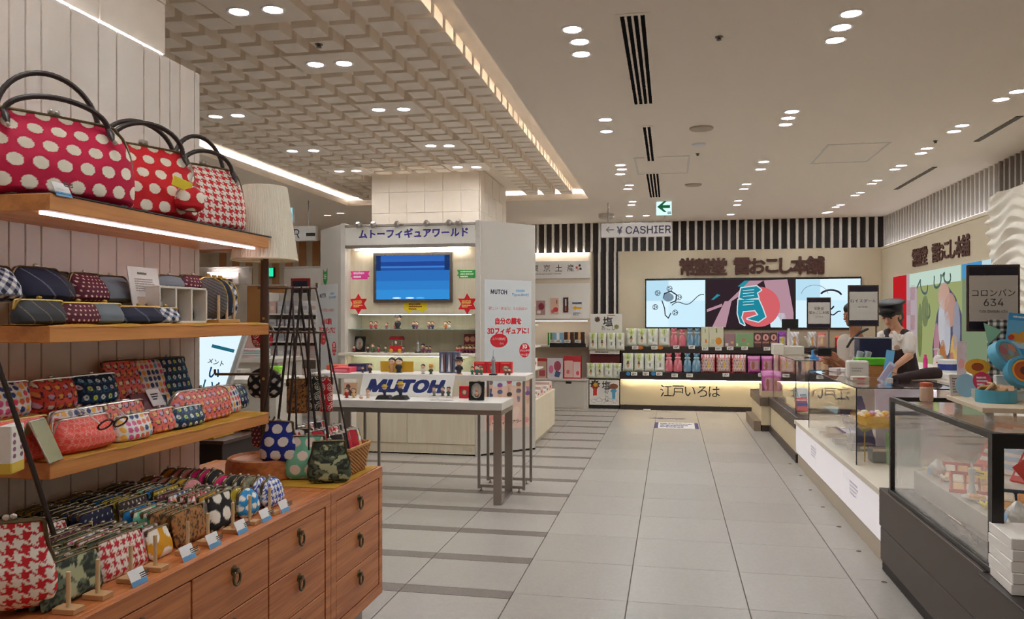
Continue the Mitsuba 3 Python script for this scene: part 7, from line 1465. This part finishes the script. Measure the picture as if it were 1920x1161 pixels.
for i, (px, Y0, c, lab) in enumerate(((1612, 6.5, 'cdbfae', 'beige packet at the edge of the white counter case top'), (1590, 7.55, 'e2d8d4', 'white envelope lying at the far end of the white case'), (1570, 7.6, 'dcd0cc', 'pink and white sweets heap on the far end of the white case'))):
    p = aty(px, 715, Y0); cpack('paper_packet', lab, p[0], Y0, TZ, .12, .09, .03, c, 20 * i, 0, [('mark', oval(.03, .008), 'c86a78')])
k = thing('dark_slab', 'long dark brown fluffy roll lying across the counter beside the saleswoman', 'roll'); p0, p1 = aty(1680, 716, 6.6), aty(1757, 700, 6.9)
v, f = tube(np.array([p0, p0 * .75 + p1 * .25, p0 * .5 + p1 * .5, p0 * .25 + p1 * .75, p1]), [.05, .056, .054, .058, .05], 14); part(k, 'roll', pl((v + .012 * (meshkit.noise(v / .02, 3)[:, None] - .5), f), M('2a1618', .8), True))
part(k, 'white_end', pl(mv(cbx(.05, .05, .06, .004), *(p0 + [-.05, 0, -.03])), M('cfc8c4', .5)))
k = thing('roll_rest', 'brown wooden rest carrying the dark roll', 'rest'); part(k, 'block', pl(bx(min(p0[0], p1[0]) - .02, max(p0[0], p1[0]) + .02, 6.62, 6.86, TZ - .0, min(p0[2], p1[2]) - .05), M('8a7a6c', .5))); k = thing('side_cabinet', 'low beige cabinet behind the middle sales counter', 'cabinet'); part(k, 'top', pl(bx(2.0, 2.45, 6.3, 7.05, .93, TZ, .003), M('b8aea2', .5))); part(k, 'body', pl(bx(2.02, 2.43, 6.32, 7.03, 0, .93, .003), M('a89c90', .5)))
# till on the far case
k = thing('till', 'white till with a small black screen on a post above the far glass case', 'till'); p = aty(1470, 630, 10.2); T0 = 1.016
part(k, 'base', pl(bx(p[0] - .02, p[0] + .22, 10.1, 10.4, T0, T0 + .1, .004), M('cfc8bc', .5))); part(k, 'post', pl(mv(cyl(.016, T0 + .1, T0 + .36, 12), p[0] + .06, 10.25), M('d8d2c8', .4))); part(k, 'screen', pl(bx(p[0] - .02, p[0] + .17, 10.22, 10.25, T0 + .32, T0 + .43, .004), BLACK))
part(k, 'slanted_panel', pl(xf(cbx(.12, .16, .012, .003), tr(p[0] + .28, 10.25, T0 + .16) @ rot('y', 60)), M('d2ccc2', .5))); part(k, 'arm', pl(rod((p[0] + .1, 10.3, T0 + .05), (p[0] + .33, 10.2, T0 + .03), .009), BLACK)); part(k, 'drawer', pl(bx(p[0] - .14, p[0] - .02, 10.05, 10.3, T0, T0 + .13, .003), M('ddd6c8', .5)))
k = thing('blue_dispenser', 'small bright blue tape dispenser on the far glass case', 'dispenser'); p = aty(1526, 672, 8.95); part(k, 'body', pl(join(bx(p[0] - .04, p[0] + .05, 8.93, 8.99, T0, T0 + .03, .004), bx(p[0] - .02, p[0] + .02, 8.93, 8.99, T0 + .03, T0 + .1, .004)), M('4a94d8', .4)))

# ================= people =================
import manifold3d as m3
def sph(c, r, s=18): return m3.Manifold.sphere(float(r), s).translate([float(x) for x in c])
def soften(t, it):
    import scipy.sparse as sp
    e = t.edges_unique; n = len(t.vertices); A = sp.coo_matrix((np.ones(2 * len(e)), (np.r_[e[:, 0], e[:, 1]], np.r_[e[:, 1], e[:, 0]])), (n, n)).tocsr()
    W = sp.diags(1 / np.maximum(np.asarray(A.sum(1)).ravel(), 1)) @ A; v0 = np.array(t.vertices); v = v0.copy()
    for i in range(it): v = v + (.5 if i % 2 == 0 else -.5) * (W @ v - v)
    d = v - v0; L = np.linalg.norm(d, axis=1, keepdims=True); return v0 + d * np.minimum(1, .008 / np.maximum(L, 1e-9)), np.array(t.faces)
def flesh(bones, edge=.012, it=8):
    """one continuous skin over tapering bones (p0, r0, p1, r1)"""
    o = None
    for a, ra, b, rb in bones:
        h = m3.Manifold.batch_hull([sph(a, ra), sph(b, rb)]); o = h if o is None else o + h
    m = o.refine_to_length(edge); v, f = VF(m); t = trimesh.Trimesh(v, f, process=True)
    return soften(t, it)
def hull(*sp, edge=.02, it=4):
    m = m3.Manifold.batch_hull([sph(c, r) for c, r in sp]).refine_to_length(edge); v, f = VF(m); t = trimesh.Trimesh(v, f, process=True); return soften(t, it)
def J(px, py, t): return CAM + ray(px, py) * t
def hand_bones(w, d, side, palm=.075, curl=.5, r=.0085):
    """palm and five bent fingers from the wrist w along d; side points to the thumb"""
    d = d / np.linalg.norm(d); side = side - d * (side @ d); side /= np.linalg.norm(side); n = np.cross(d, side)
    out = []
    for i, (o, L) in enumerate(((.03, .07), (.01, .078), (-.011, .072), (-.031, .056))):
        k0 = w + d * palm + side * o; out.append((w + side * o * .5, .015, k0, .0125))
        k1 = k0 + (d * math.cos(curl * .6) + n * math.sin(curl * .6)) * L * .42; k2 = k1 + (d * math.cos(curl * 1.5) + n * math.sin(curl * 1.5)) * L * .33; k3 = k2 + (d * math.cos(curl * 2.1) + n * math.sin(curl * 2.1)) * L * .25
        out += [(k0, r + .001, k1, r), (k1, r, k2, r - .001), (k2, r - .001, k3, r - .002)]
    t0 = w + d * .02 + side * .022; t1 = w + d * .055 + side * .052 + n * .012; t2 = t1 + d * .03 + n * .018
    return out + [(t0, .0135, t1, .01), (t1, .01, t2, .008)]
def head_part(c, f, up, h=.225):
    """head mesh with a face: nose, chin, ears"""
    f = f / np.linalg.norm(f); up = up - f * (f @ up); up /= np.linalg.norm(up); s = np.cross(f, up)
    return c, f, up, s
def face_bones(c, f, up, s):
    return [(c + up * .03 - f * .012, .083, c + up * .02 + f * .012, .076), (c + up * .01 + f * .018, .068, c - up * .078 + f * .052, .030), (c - up * .03 + f * .02, .062, c - up * .07 + f * .035, .040),
            (c + up * .012 + f * .088, .009, c - up * .022 + f * .106, .0125), (c - up * .052 + f * .082, .012, c - up * .058 + f * .082, .011),
            (c + s * .078 - up * .005, .014, c + s * .078 - up * .03, .010), (c - s * .078 - up * .005, .014, c - s * .078 - up * .03, .010)]
def face_details(k, c, f, up, s, lip='a8504a', brow='2a1c18'):
    for g in (1, -1):
        part(k, 'eye', pl(mv(ell(.011, .011, .006, (0, 0, 0), 10, 6), *(c + f * .078 + s * g * .032 + up * .004)), M('241a18', .3), True)); part(k, 'eyebrow', pl(rod(c + f * .083 + s * g * .018 + up * .026, c + f * .076 + s * g * .046 + up * .024, .0035, 6), M(brow, .6)))
    part(k, 'lips', pl(tube([c + f * .088 - up * .05 + s * .018, c + f * .094 - up * .049, c + f * .088 - up * .05 - s * .018], .0045, 6), M(lip, .5), True))
up0 = np.array([0, 0, 1.0])
# saleswoman
t = 7.4
k = thing('person', 'woman in a black cap, white blouse and dark vest leaning over the counter', 'person')
hc = J(1671, 592, t); fd = -RV * .72 - DV * .62; fd = fd + [0, 0, -.38]
c, f, up, s = head_part(hc, fd, up0 + np.array([0, 0, 0.]))
nk0, nk1 = J(1684, 622, t + .02), J(1675, 606, t)
sl, sr_ = J(1704, 634, t - .06), J(1655, 632, t + .12); hipc = J(1692, 735, t + .1); ch = J(1683, 660, t + .05)
el, wl = J(1705, 667, t - .12), J(1677, 689, t - .2); er, wr2 = J(1640, 655, t + .05), J(1632, 668, t - .12)
fl0 = np.array([hipc[0], hipc[1], 0]) + RV * .15 + DV * .03
lg = RV * .085
bones = face_bones(c, f, up, s) + [(nk0, .052, nk1, .046), (nk0, .06, ch, .11), (sl, .048, nk0 - up0 * .03, .055), (sr_, .048, nk0 - up0 * .03, .055), (ch, .115, hipc, .12), (ch + RV * .04, .1, hipc + RV * .06, .11), (ch - RV * .05, .1, hipc - RV * .06, .11),
      (sl, .046, el, .036), (el, .036, wl, .025), (sr_, .046, er, .036), (er, .035, wr2, .025)]
for g in (-1, 1): bones += [(hipc + lg * g, .105, fl0 + lg * g + up0 * .48, .06), (fl0 + lg * g + up0 * .48, .058, fl0 + lg * g + up0 * .08, .036), (fl0 + lg * g + up0 * .06, .04, fl0 + lg * g + up0 * .03 - DV * .02 - RV * .14, .028)]
bones += hand_bones(wl, J(1672, 699, t - .24) - wl, -RV + up0 * .4) + hand_bones(wr2, J(1640, 678, t - .2) - wr2, RV + up0 * .4)
part(k, 'body', pl(flesh(bones, .011, 6), M('d6a284', .5), True)); face_details(k, c, f, up, s)
part(k, 'hair', pl(join(hull((c + up * .035 - f * .03, .092), (c - f * .06 - up * .03, .082), (c - f * .045 - up * .07, .06), (c + up * .05 + f * .02, .078), edge=.015), flesh([(c - f * .1 - up * .03, .036, c - f * .12 - up * .1 , .034), (c - f * .12 - up * .1, .034, c - f * .14 - up * .19, .018)], .012, 4)), M('1a1413', .45), True))
CA = np.eye(4); CA[:3, 0] = -s; CA[:3, 1] = -f; CA[:3, 2] = np.cross(s, f); CA[:3, 3] = c
CA = CA @ rot('x', -8) @ tr(0, .012, .055)
part(k, 'cap', pl(xf(lathe([(.098, -.012), (.1, .0), (.1, .035), (.128, .062), (.128, .07), (.11, .082), (1e-4, .088)], 32), CA), M('171518', .5), 40))
part(k, 'cap_peak', pl(xf(poly(oval(.075, .06, 0, 0).difference(oval(.099, .1, 0, .085)), .006), CA @ tr(0, -.088, -.012) @ rot('x', 12)), M('0f0e10', .3)), A=None)
slv = lambda a, ra, b, rb: hull((a, ra), (b, rb), edge=.018)
part(k, 'blouse', pl(join(slv(sl, .062, sl * .35 + el * .65, .058), slv(sr_, .06, sr_ * .3 + er * .7, .056), flesh([(sl - up0 * .01, .058, nk0 - up0 * .055, .066), (sr_ - up0 * .01, .058, nk0 - up0 * .055, .066), (nk0 - up0 * .06, .075, ch, .121), (ch, .121, ch * .5 + hipc * .5, .122), (ch - RV * .05, .108, ch * .5 + hipc * .5 - RV * .05, .11), (ch + RV * .04, .108, ch * .5 + hipc * .5 + RV * .05, .11)], .016, 4)), M('e2dad2', .7), True))
part(k, 'collar', pl(join(*[tube([nk0 + up0 * .012 - RV * g * .045 - DV * .0, nk0 - DV * .075 - RV * (g * .035 + .02) - up0 * .03, nk0 - DV * .10 - RV * .035 - up0 * .085], [.016, .018, .008], 8) for g in (-1, 1)]), M('ebe4dc', .7), True))
vs = flesh([(ch - up0 * .015, .127, ch * .5 + hipc * .5, .128), (ch * .5 + hipc * .5, .128, hipc - up0 * .03, .132), (ch - RV * .05 - up0 * .02, .113, hipc - RV * .065, .122), (ch + RV * .045 - up0 * .02, .113, hipc + RV * .065, .122), (sl * .6 + nk0 * .4 + up0 * .012, .05, ch + RV * .05, .095), (sr_ * .6 + nk0 * .4 + up0 * .012, .05, ch - RV * .06, .095)], .015, 4)
part(k, 'vest', pl(vs, M('2c1e22', .7), True))
part(k, 'skirt', pl(mv(lathe([(.19, .5), (.165, .75), (.145, .95)], 24, False), hipc[0], hipc[1], 0), M('2a2026', .7), 40))
for px, py, r, cc, nm in ((1686, 639, .018, 'e6e2d4', 'name_badge'), (1682, 652, .026, 'b49a84', 'round_badge')):
    part(k, nm, pl(mv(ell(r, .008, r * (.45 if nm == 'name_badge' else 1), (0, 0, 0), 14, 8), *J(px, py, t - .125)), M(cc, .4), True))
for g, w in ((-1, fl0 - lg), (1, fl0 + lg)): part(k, 'shoe', pl(hull((w + up0 * .045, .045), (w + up0 * .034 - DV * .03 - RV * .15, .034), edge=.02), BLACK, True))
# man behind the second name sign
t = 8.25
k = thing('person', 'man in a pale shirt with a dark strap holding a camera behind a name sign', 'person')
hc = J(1599, 592, t); c, f, up, s = head_part(hc, -RV * .95 - DV * .3 + [0, 0, -.12], up0)
nk0, nk1 = J(1606, 632, t), J(1602, 612, t); sl, sr_ = J(1630, 645, t - .05), J(1586, 642, t + .08); ch = J(1608, 675, t + .04); hipc = J(1618, 760, t + .08)
el, wl = J(1600, 697, t - .2), J(1572, 676, t - .3); er, wr2 = J(1585, 700, t), J(1562, 682, t - .2)
fl0 = np.array([hipc[0], hipc[1], 0])
bones = face_bones(c, f, up, s) + [(nk0, .06, nk1, .054), (nk0, .065, ch, .12), (sl, .055, nk0 - up0 * .03, .06), (sr_, .055, nk0 - up0 * .03, .06), (ch, .13, hipc, .13), (ch + RV * .05, .11, hipc + RV * .05, .12), (ch - RV * .05, .11, hipc - RV * .05, .12), (sl, .05, el, .042), (el, .04, wl, .029), (sr_, .05, er, .042), (er, .04, wr2, .029)]
for g in (-1, 1): bones += [(hipc + lg * g, .11, fl0 + lg * g + up0 * .48, .065), (fl0 + lg * g + up0 * .48, .062, fl0 + lg * g + up0 * .08, .04), (fl0 + lg * g + up0 * .06, .042, fl0 + lg * g + up0 * .03 - RV * .15, .03)]
bones += hand_bones(wl, J(1551, 660, t - .36) - wl, up0 - RV * .3, curl=.55, r=.0095) + hand_bones(wr2, J(1546, 672, t - .3) - wr2, up0, curl=.5, r=.0095)
part(k, 'body', pl(flesh(bones, .011, 6), M('a06a4c', .5), True)); face_details(k, c, f, up, s, '8a4a40')
part(k, 'hair', pl(hull((c + up * .05 - f * .02, .09), (c + up * .075 + f * .035, .058), (c - f * .055 + up * .0, .072), (c + up * .09 - f * .03, .07), edge=.015), M('151214', .5), True))
shirt = M('b9aca0', .7)
part(k, 'shirt', pl(join(hull((sl, .075), (sl * .25 + el * .75, .068), edge=.018), hull((el * .9 + sl * .1, .066), (el * .55 + wl * .45, .052), edge=.018), hull((sr_, .088), (er, .075), (ch - RV * .06, .1), edge=.018), flesh([(nk0 - up0 * .05, .08, ch, .138), (sl - up0 * .01, .07, nk0 - up0 * .05, .075), (sr_ - up0 * .01, .07, nk0 - up0 * .05, .075), (ch, .14, hipc, .142), (ch + RV * .05, .122, hipc + RV * .05, .13), (ch - RV * .05, .122, hipc - RV * .05, .13)], .016, 4)), shirt, True))
part(k, 'trousers', pl(join(*[hull((hipc + lg * g, .125), (fl0 + lg * g + up0 * .1, .06), edge=.03) for g in (-1, 1)]), M('3a3a44', .7), True))
part(k, 'strap', pl(tube([J(1627, 617, t - .02), J(1612, 624, t - .13), J(1596, 638, t - .17), J(1588, 652, t - .14)], [.012, .013, .013, .011], 6), M('241c1e', .6), True))
for g in (-1, 1): part(k, 'shoe', pl(hull((fl0 + lg * g + up0 * .045, .045), (fl0 + lg * g + up0 * .036 - RV * .16, .036), edge=.02), BLACK, True))
k = thing('digital_camera', 'small black camera held up in both hands by the man', 'camera'); cp = J(1546, 660, t - .42)
part(k, 'body', pl(mv(cbx(.13, .055, .085, .01), cp[0], cp[1], cp[2] - .042), M('1a191b', .35))); part(k, 'lens', pl(xf(lathe([(.03, 0), (.03, .03), (.026, .034), (.02, .03), (1e-4, .028)], 20), tr(cp[0] - .062, cp[1], cp[2]) @ rot('y', -90)), M('26262a', .25), 40))
# ================= the shop beyond, seen left of the booth =================
def X9(px, Y0): return float(aty(px, 600, Y0)[0])
def Z9(py, px, Y0): return float(aty(px, py, Y0)[2])
k = hang_sign('cashier_sign', 'sign', 'white hanging sign partly hidden by the lampshade', X9(440, 10), X9(592, 10), Z9(452, 560, 10), Z9(424, 560, 10), 10, 'd8d4ce')
FZ = frame((0, 9.9995, 0), (1, 0, 0), (0, 0, 1)); part(k, 'lettering', pl(text_at('CASHIER', .125, .001, X9(516, 10) - .02, Z9(439, 540, 10), FZ, font='inter'), M('3a3540', .5)))
part(k, 'bar', pl(bx(X9(574, 10), X9(591, 10), 9.998, 10, Z9(443, 580, 10), Z9(437, 580, 10)), BLACK))
k = thing('exit_sign', 'small lit teal exit sign half behind the lampshade', 'exit sign'); part(k, 'box', pl(bx(X9(530, 10.6), X9(549, 10.6), 10.6, 10.66, Z9(418, 540, 10.6), Z9(389, 540, 10.6)), M('d8dcdc', .4)))
part(k, 'lit_face', glow(sbox(X9(530, 10.6) + .003, Z9(417, 540, 10.6), X9(549, 10.6) - .003, Z9(390, 540, 10.6)), frame((0, 10.599, 0), (1, 0, 0), (0, 0, 1)), '9adce8', 1.0)); part(k, 'arrow', pl(xf(poly(Polygon([(X9(545, 10.6), Z9(396, 540, 10.6)), (X9(548, 10.6), Z9(404, 540, 10.6)), (X9(541, 10.6), Z9(412, 540, 10.6))]), .002), frame((0, 10.597, 0), (1, 0, 0), (0, 0, 1))), M('0f8a6a')))
k = thing('emergency_light', 'green lit sign far away behind the wooden lamp pole', 'exit sign'); part(k, 'box', pl(bx(X9(488, 15), X9(508, 15), 15.12, 15.18, Z9(519, 498, 15), Z9(501, 498, 15)), M('3a4a44'))); part(k, 'lit_face', glow(sbox(X9(489, 15), Z9(518, 498, 15), X9(507, 15), Z9(502, 498, 15)), frame((0, 15.119, 0), (1, 0, 0), (0, 0, 1)), '28d8a0', 1.2))
# partitions
def partition(label, px0, px1, pyt, Y0, col, pyb=None):
    k = thing('shop_partition', label, 'partition'); part(k, 'board', pl(bx(X9(px0, Y0), X9(px1, Y0), Y0, Y0 + .08, 0 if pyb is None else Z9(pyb, px0, Y0), Z9(pyt, (px0 + px1) / 2, Y0), .004), M(col, .6))); part(k, 'cap', pl(bx(X9(px0, Y0) - .01, X9(px1, Y0) + .01, Y0 - .01, Y0 + .09, Z9(pyt, (px0 + px1) / 2, Y0), Z9(pyt, (px0 + px1) / 2, Y0) + .02), M('d8d2ca', .5))); return k
partition('beige low partition behind the hanging purse straps', 532, 625, 502, 12.2, 'cfc6ba'); partition('beige partition with a lit niche beyond the wall end', 300, 468, 503, 12.6, 'cfc4b6'); partition('tan wood partition beside the lamp pole', 463, 532, 536, 12.0, 'b8804a')
k = thing('lit_niche', 'lit niche with small dark items in the far beige partition', 'niche'); a, b = X9(392, 12.55), X9(446, 12.55); za, zb3 = Z9(532, 420, 12.55), Z9(512, 420, 12.55)
part(k, 'back', pl(bx(a, b, 12.57, 12.6, za, zb3), M('e0d6cc', .5))); part(k, 'shelf', pl(bx(a, b, 12.42, 12.58, za - .02, za), M('e6e0d8', .5))); part(k, 'light', emit(bx(a, b, 12.5, 12.53, zb3, zb3 + .01), (9, 8.4, 9)))
for i in range(4): part(k, 'dark_item', pl(bx(a + .06 + .11 * i, a + .13 + .11 * i, 12.46, 12.54, za, za + .08, .01), M('3a2a2c', .5)))
solo('wood_beam', pl(bx(X9(340, 11), X9(415, 11), 11, 11.3, Z9(471, 395, 11), Z9(456, 395, 11), .005), M('a8683a', .5)), 'brown wooden beam of a far shelf seen below the top wall shelf', 'beam')
k = thing('framed_board', 'red-framed dark board hanging behind the purse straps', 'board'); Yk = 11.4; part(k, 'frame', pl(bx(X9(545, Yk), X9(580, Yk), Yk, Yk + .04, Z9(566, 560, Yk), Z9(522, 560, Yk), .004), M('8a2420', .5))); part(k, 'dark_face', pl(bx(X9(549, Yk), X9(576, Yk), Yk - .004, Yk, Z9(562, 560, Yk), Z9(527, 560, Yk)), M('1c2238', .4)))
part(k, 'pole', pl(mv(cyl(.012, 0, Z9(566, 560, Yk), 10), X9(562, Yk), Yk + .02), STEEL))
# shelving with pale goods
Yg = 10.6
k = thing('goods_shelf', 'white shelf unit of small pale goods behind the hanging purses', 'shelf unit'); a, b = X9(500, Yg), X9(592, Yg)
part(k, 'back', pl(bx(a, b, Yg + .38, Yg + .4, .0, Z9(548, 545, Yg)), M('cfc8c0', .5)))
zl = [Z9(y, 545, Yg) for y in (705, 672, 640, 612, 588)]
for z in zl: part(k, 'shelf', pl(bx(a, b, Yg, Yg + .38, z - .02, z, .002), M('ded8d0', .5)))
for x in (a - .03, b): part(k, 'side', pl(bx(x, x + .03, Yg, Yg + .4, 0, Z9(548, 545, Yg)), M('d8d2ca', .5)))
gc_ = ['c8c4c2', 'b8b4b4', 'd8ccc4', 'a8a4a8', 'c8a8a0', 'dcd8d4', '9a98a0', 'd8c0b8']
for r, z in enumerate(zl):
    for c_ in range(6):
        w = (b - a) / 6; kk = thing('pale_box', f'{ORD[c_]} pale box on the {ORD[r]} shelf up of the white unit behind the straps', 'box', 'pale boxes on the far white shelf unit')
        hh = .1 + .05 * ((r * 5 + c_ * 3) % 3) * .8; part(kk, 'box', pl(bx(a + w * c_ + .012, a + w * (c_ + 1) - .012, Yg + .05, Yg + .2, z, z + hh, .004), M(gc_[(r * 3 + c_ * 5) % 8], .5))); part(kk, 'label', pl(bx(a + w * c_ + .03, a + w * (c_ + 1) - .03, Yg + .048, Yg + .05, z + hh * .3, z + hh * .6), M(gc_[(r + c_ + 3) % 8], .5)))
# long counter with fans and towels
Yc = 8.6
k = thing('display_counter', 'long pale counter with fans and towels in the far shop', 'counter'); zt2 = Z9(672, 440, Yc)
part(k, 'top', pl(bx(-6.4, X9(520, Yc), Yc, Yc + .7, zt2 - .05, zt2, .004), M('dcd4c8', .45))); part(k, 'body', pl(bx(-6.4, X9(516, Yc), Yc + .06, Yc + .7, 0, zt2 - .05), M('d4ccc2', .5))); part(k, 'shelf_lip', pl(bx(-6.4, X9(470, Yc), Yc - .22, Yc, zt2 - .16, zt2 - .12, .003), M('dad2c6', .45)))
def fan(px, py, r, col, inner, label):
    k = thing('paper_fan', label, 'fan'); p = aty(px, py, Yc + .3); A = frame((p[0], Yc + .3, zt2 + .004), (1, 0, 0), (0, .15, 1))
    ar = np.radians(np.linspace(8, 172, 25)); out = Polygon(np.vstack([np.c_[np.cos(ar), np.sin(ar)] * r, (np.c_[np.cos(ar), np.sin(ar)] * r * .38)[::-1]])); part(k, 'leaf', pl(xf(poly(out, .003), A), M(col, .6)))
    inn = Polygon(np.vstack([np.c_[np.cos(ar), np.sin(ar)] * r * .38, [[0, 0]]])); part(k, 'ribs', pl(xf(poly(inn, .003), A @ tr(0, 0, -.004)), M(inner, .5)))
fan(424, 668, .25, 'e4b8a8', 'e0a468', 'pale pink and orange folding fan on the far counter')
k0 = fan(428, 668, .19, '8fa4bc', '2a2830', 'grey-blue folding fan in front of the pink one')
for i, (px, c) in enumerate(((452, 'e0e4e4'), (464, 'd8b8bc'), (478, 'e4c8cc'), (492, 'c8d4d0'))):
    kk = thing('towel_stack', f'{("white", "rose", "pink", "mint")[i]} folded towels stacked on the far counter', 'towels'); x = X9(px, Yc + .1)
    for j in range(4): part(kk, 'towel', pl(bx(x - .055, x + .055, Yc + .03, Yc + .2, zt2 + .028 * j, zt2 + .026 + .028 * j, .008), M((c, 'e4e0dc', 'b8ccc8', c)[j], .85)))
for px, c in ((396, 'b08a60'), (408, 'd8a850')): solo('small_tray', pl(bx(X9(px, Yc) - .07, X9(px, Yc) + .07, Yc + .02, Yc + .16, zt2, zt2 + .03, .006), M(c, .5)), f'small {"brown" if px < 400 else "yellow"} tray of goods on the far counter', 'tray')
partition('pale pink panel behind the far counter', 460, 482, 628, 9.6, 'e0b8b0', 664)
solo('orange_box', pl(bx(X9(612, 7.4), X9(642, 7.4), 7.4, 7.55, .94, .99, .004), M('d8502a', .5)), 'flat orange-red box behind the swirl purse', 'box'); k = thing('box_stand', 'white stand under the orange-red box behind the higher table', 'stand'); part(k, 'top', pl(bx(X9(604, 7.4), X9(650, 7.4), 7.35, 7.7, .91, .94, .003), M('dcd4ca', .5))); part(k, 'body', pl(bx(X9(606, 7.4), X9(648, 7.4), 7.37, 7.68, 0, .91, .003), M('d6cec4', .5)))
# leaning lit screen
k = thing('leaning_screen', 'slim lit white screen with blue lettering leaning beyond the wall end', 'screen'); Ye = 5.6
a, b = X9(330, Ye), X9(408, Ye); zt3, zb4 = Z9(630, 400, Ye), Z9(735, 400, Ye); hS = (zt3 - zb4) * 1.5
A = tr((a + b) / 2 + .02, Ye, zb4 - .05) @ rot('y', 12) @ frame((0, 0, 0), (1, .0, 0), (0, .25, 1))
w = b - a
part(k, 'casing', pl(bx(-w / 2 - .03, w / 2 + .035, -.02, hS, -.04, -.004, .004), M('b8b4b0', .4)), A)
part(k, 'lit_face', {**glow(sbox(-w / 2, 0, w / 2, hS - .02), I(), 'dff2fa', 1.05), 'to_world': T4(A)})
for s_, hh, x, z, c in (('メント', .045, w * .12, hS * .46, '5a6a7a'), ('い', .10, w * .16, hS * .33, '2a7ad8'), ('い！', .10, w * .18, hS * .17, '2a9ad0')): part(k, 'lettering', pl(xf(text(s_, hh, .001, bold=1), tr(x, z, .002)), M(c, .4)), A)
part(k, 'top_band', pl(xf(poly(sbox(-w * .1, hS * .62, w * .45, hS * .66), .001), tr(0, 0, .002)), M('3ab0d8', .4)), A); part(k, 'red_mark', pl(xf(poly(oval(.028, .03, w * .3, hS * .05).difference(oval(.018, .02, w * .3, hS * .05)), .001), tr(0, 0, .002)), M('d0405a', .4)), A)
part(k, 'stand', pl(bx((a + b) / 2 - .15, (a + b) / 2 + .15, Ye + .05, Ye + .35, 0, zb4 - .06, .004), M('c8c2ba', .5)))
# pale shop floor furniture nearer
k = thing('low_table', 'low pale table standing between the far counter and the board wall', 'table'); Yt = 6.6
part(k, 'top', pl(bx(-4.6, X9(518, Yt), Yt, Yt + .6, .86, .90, .003), M('d8d0c4', .45))); part(k, 'body', pl(bx(-4.55, X9(512, Yt), Yt + .05, Yt + .55, 0, .86, .003), M('cec6ba', .5)))
solo('green_cushion', pl(bx(X9(510, 7.0), X9(530, 7.0), 6.95, 7.05, .903, 1.0, .01), M('8ac83a', .5)), 'small bright green box on the low pale table behind the straps', 'box')
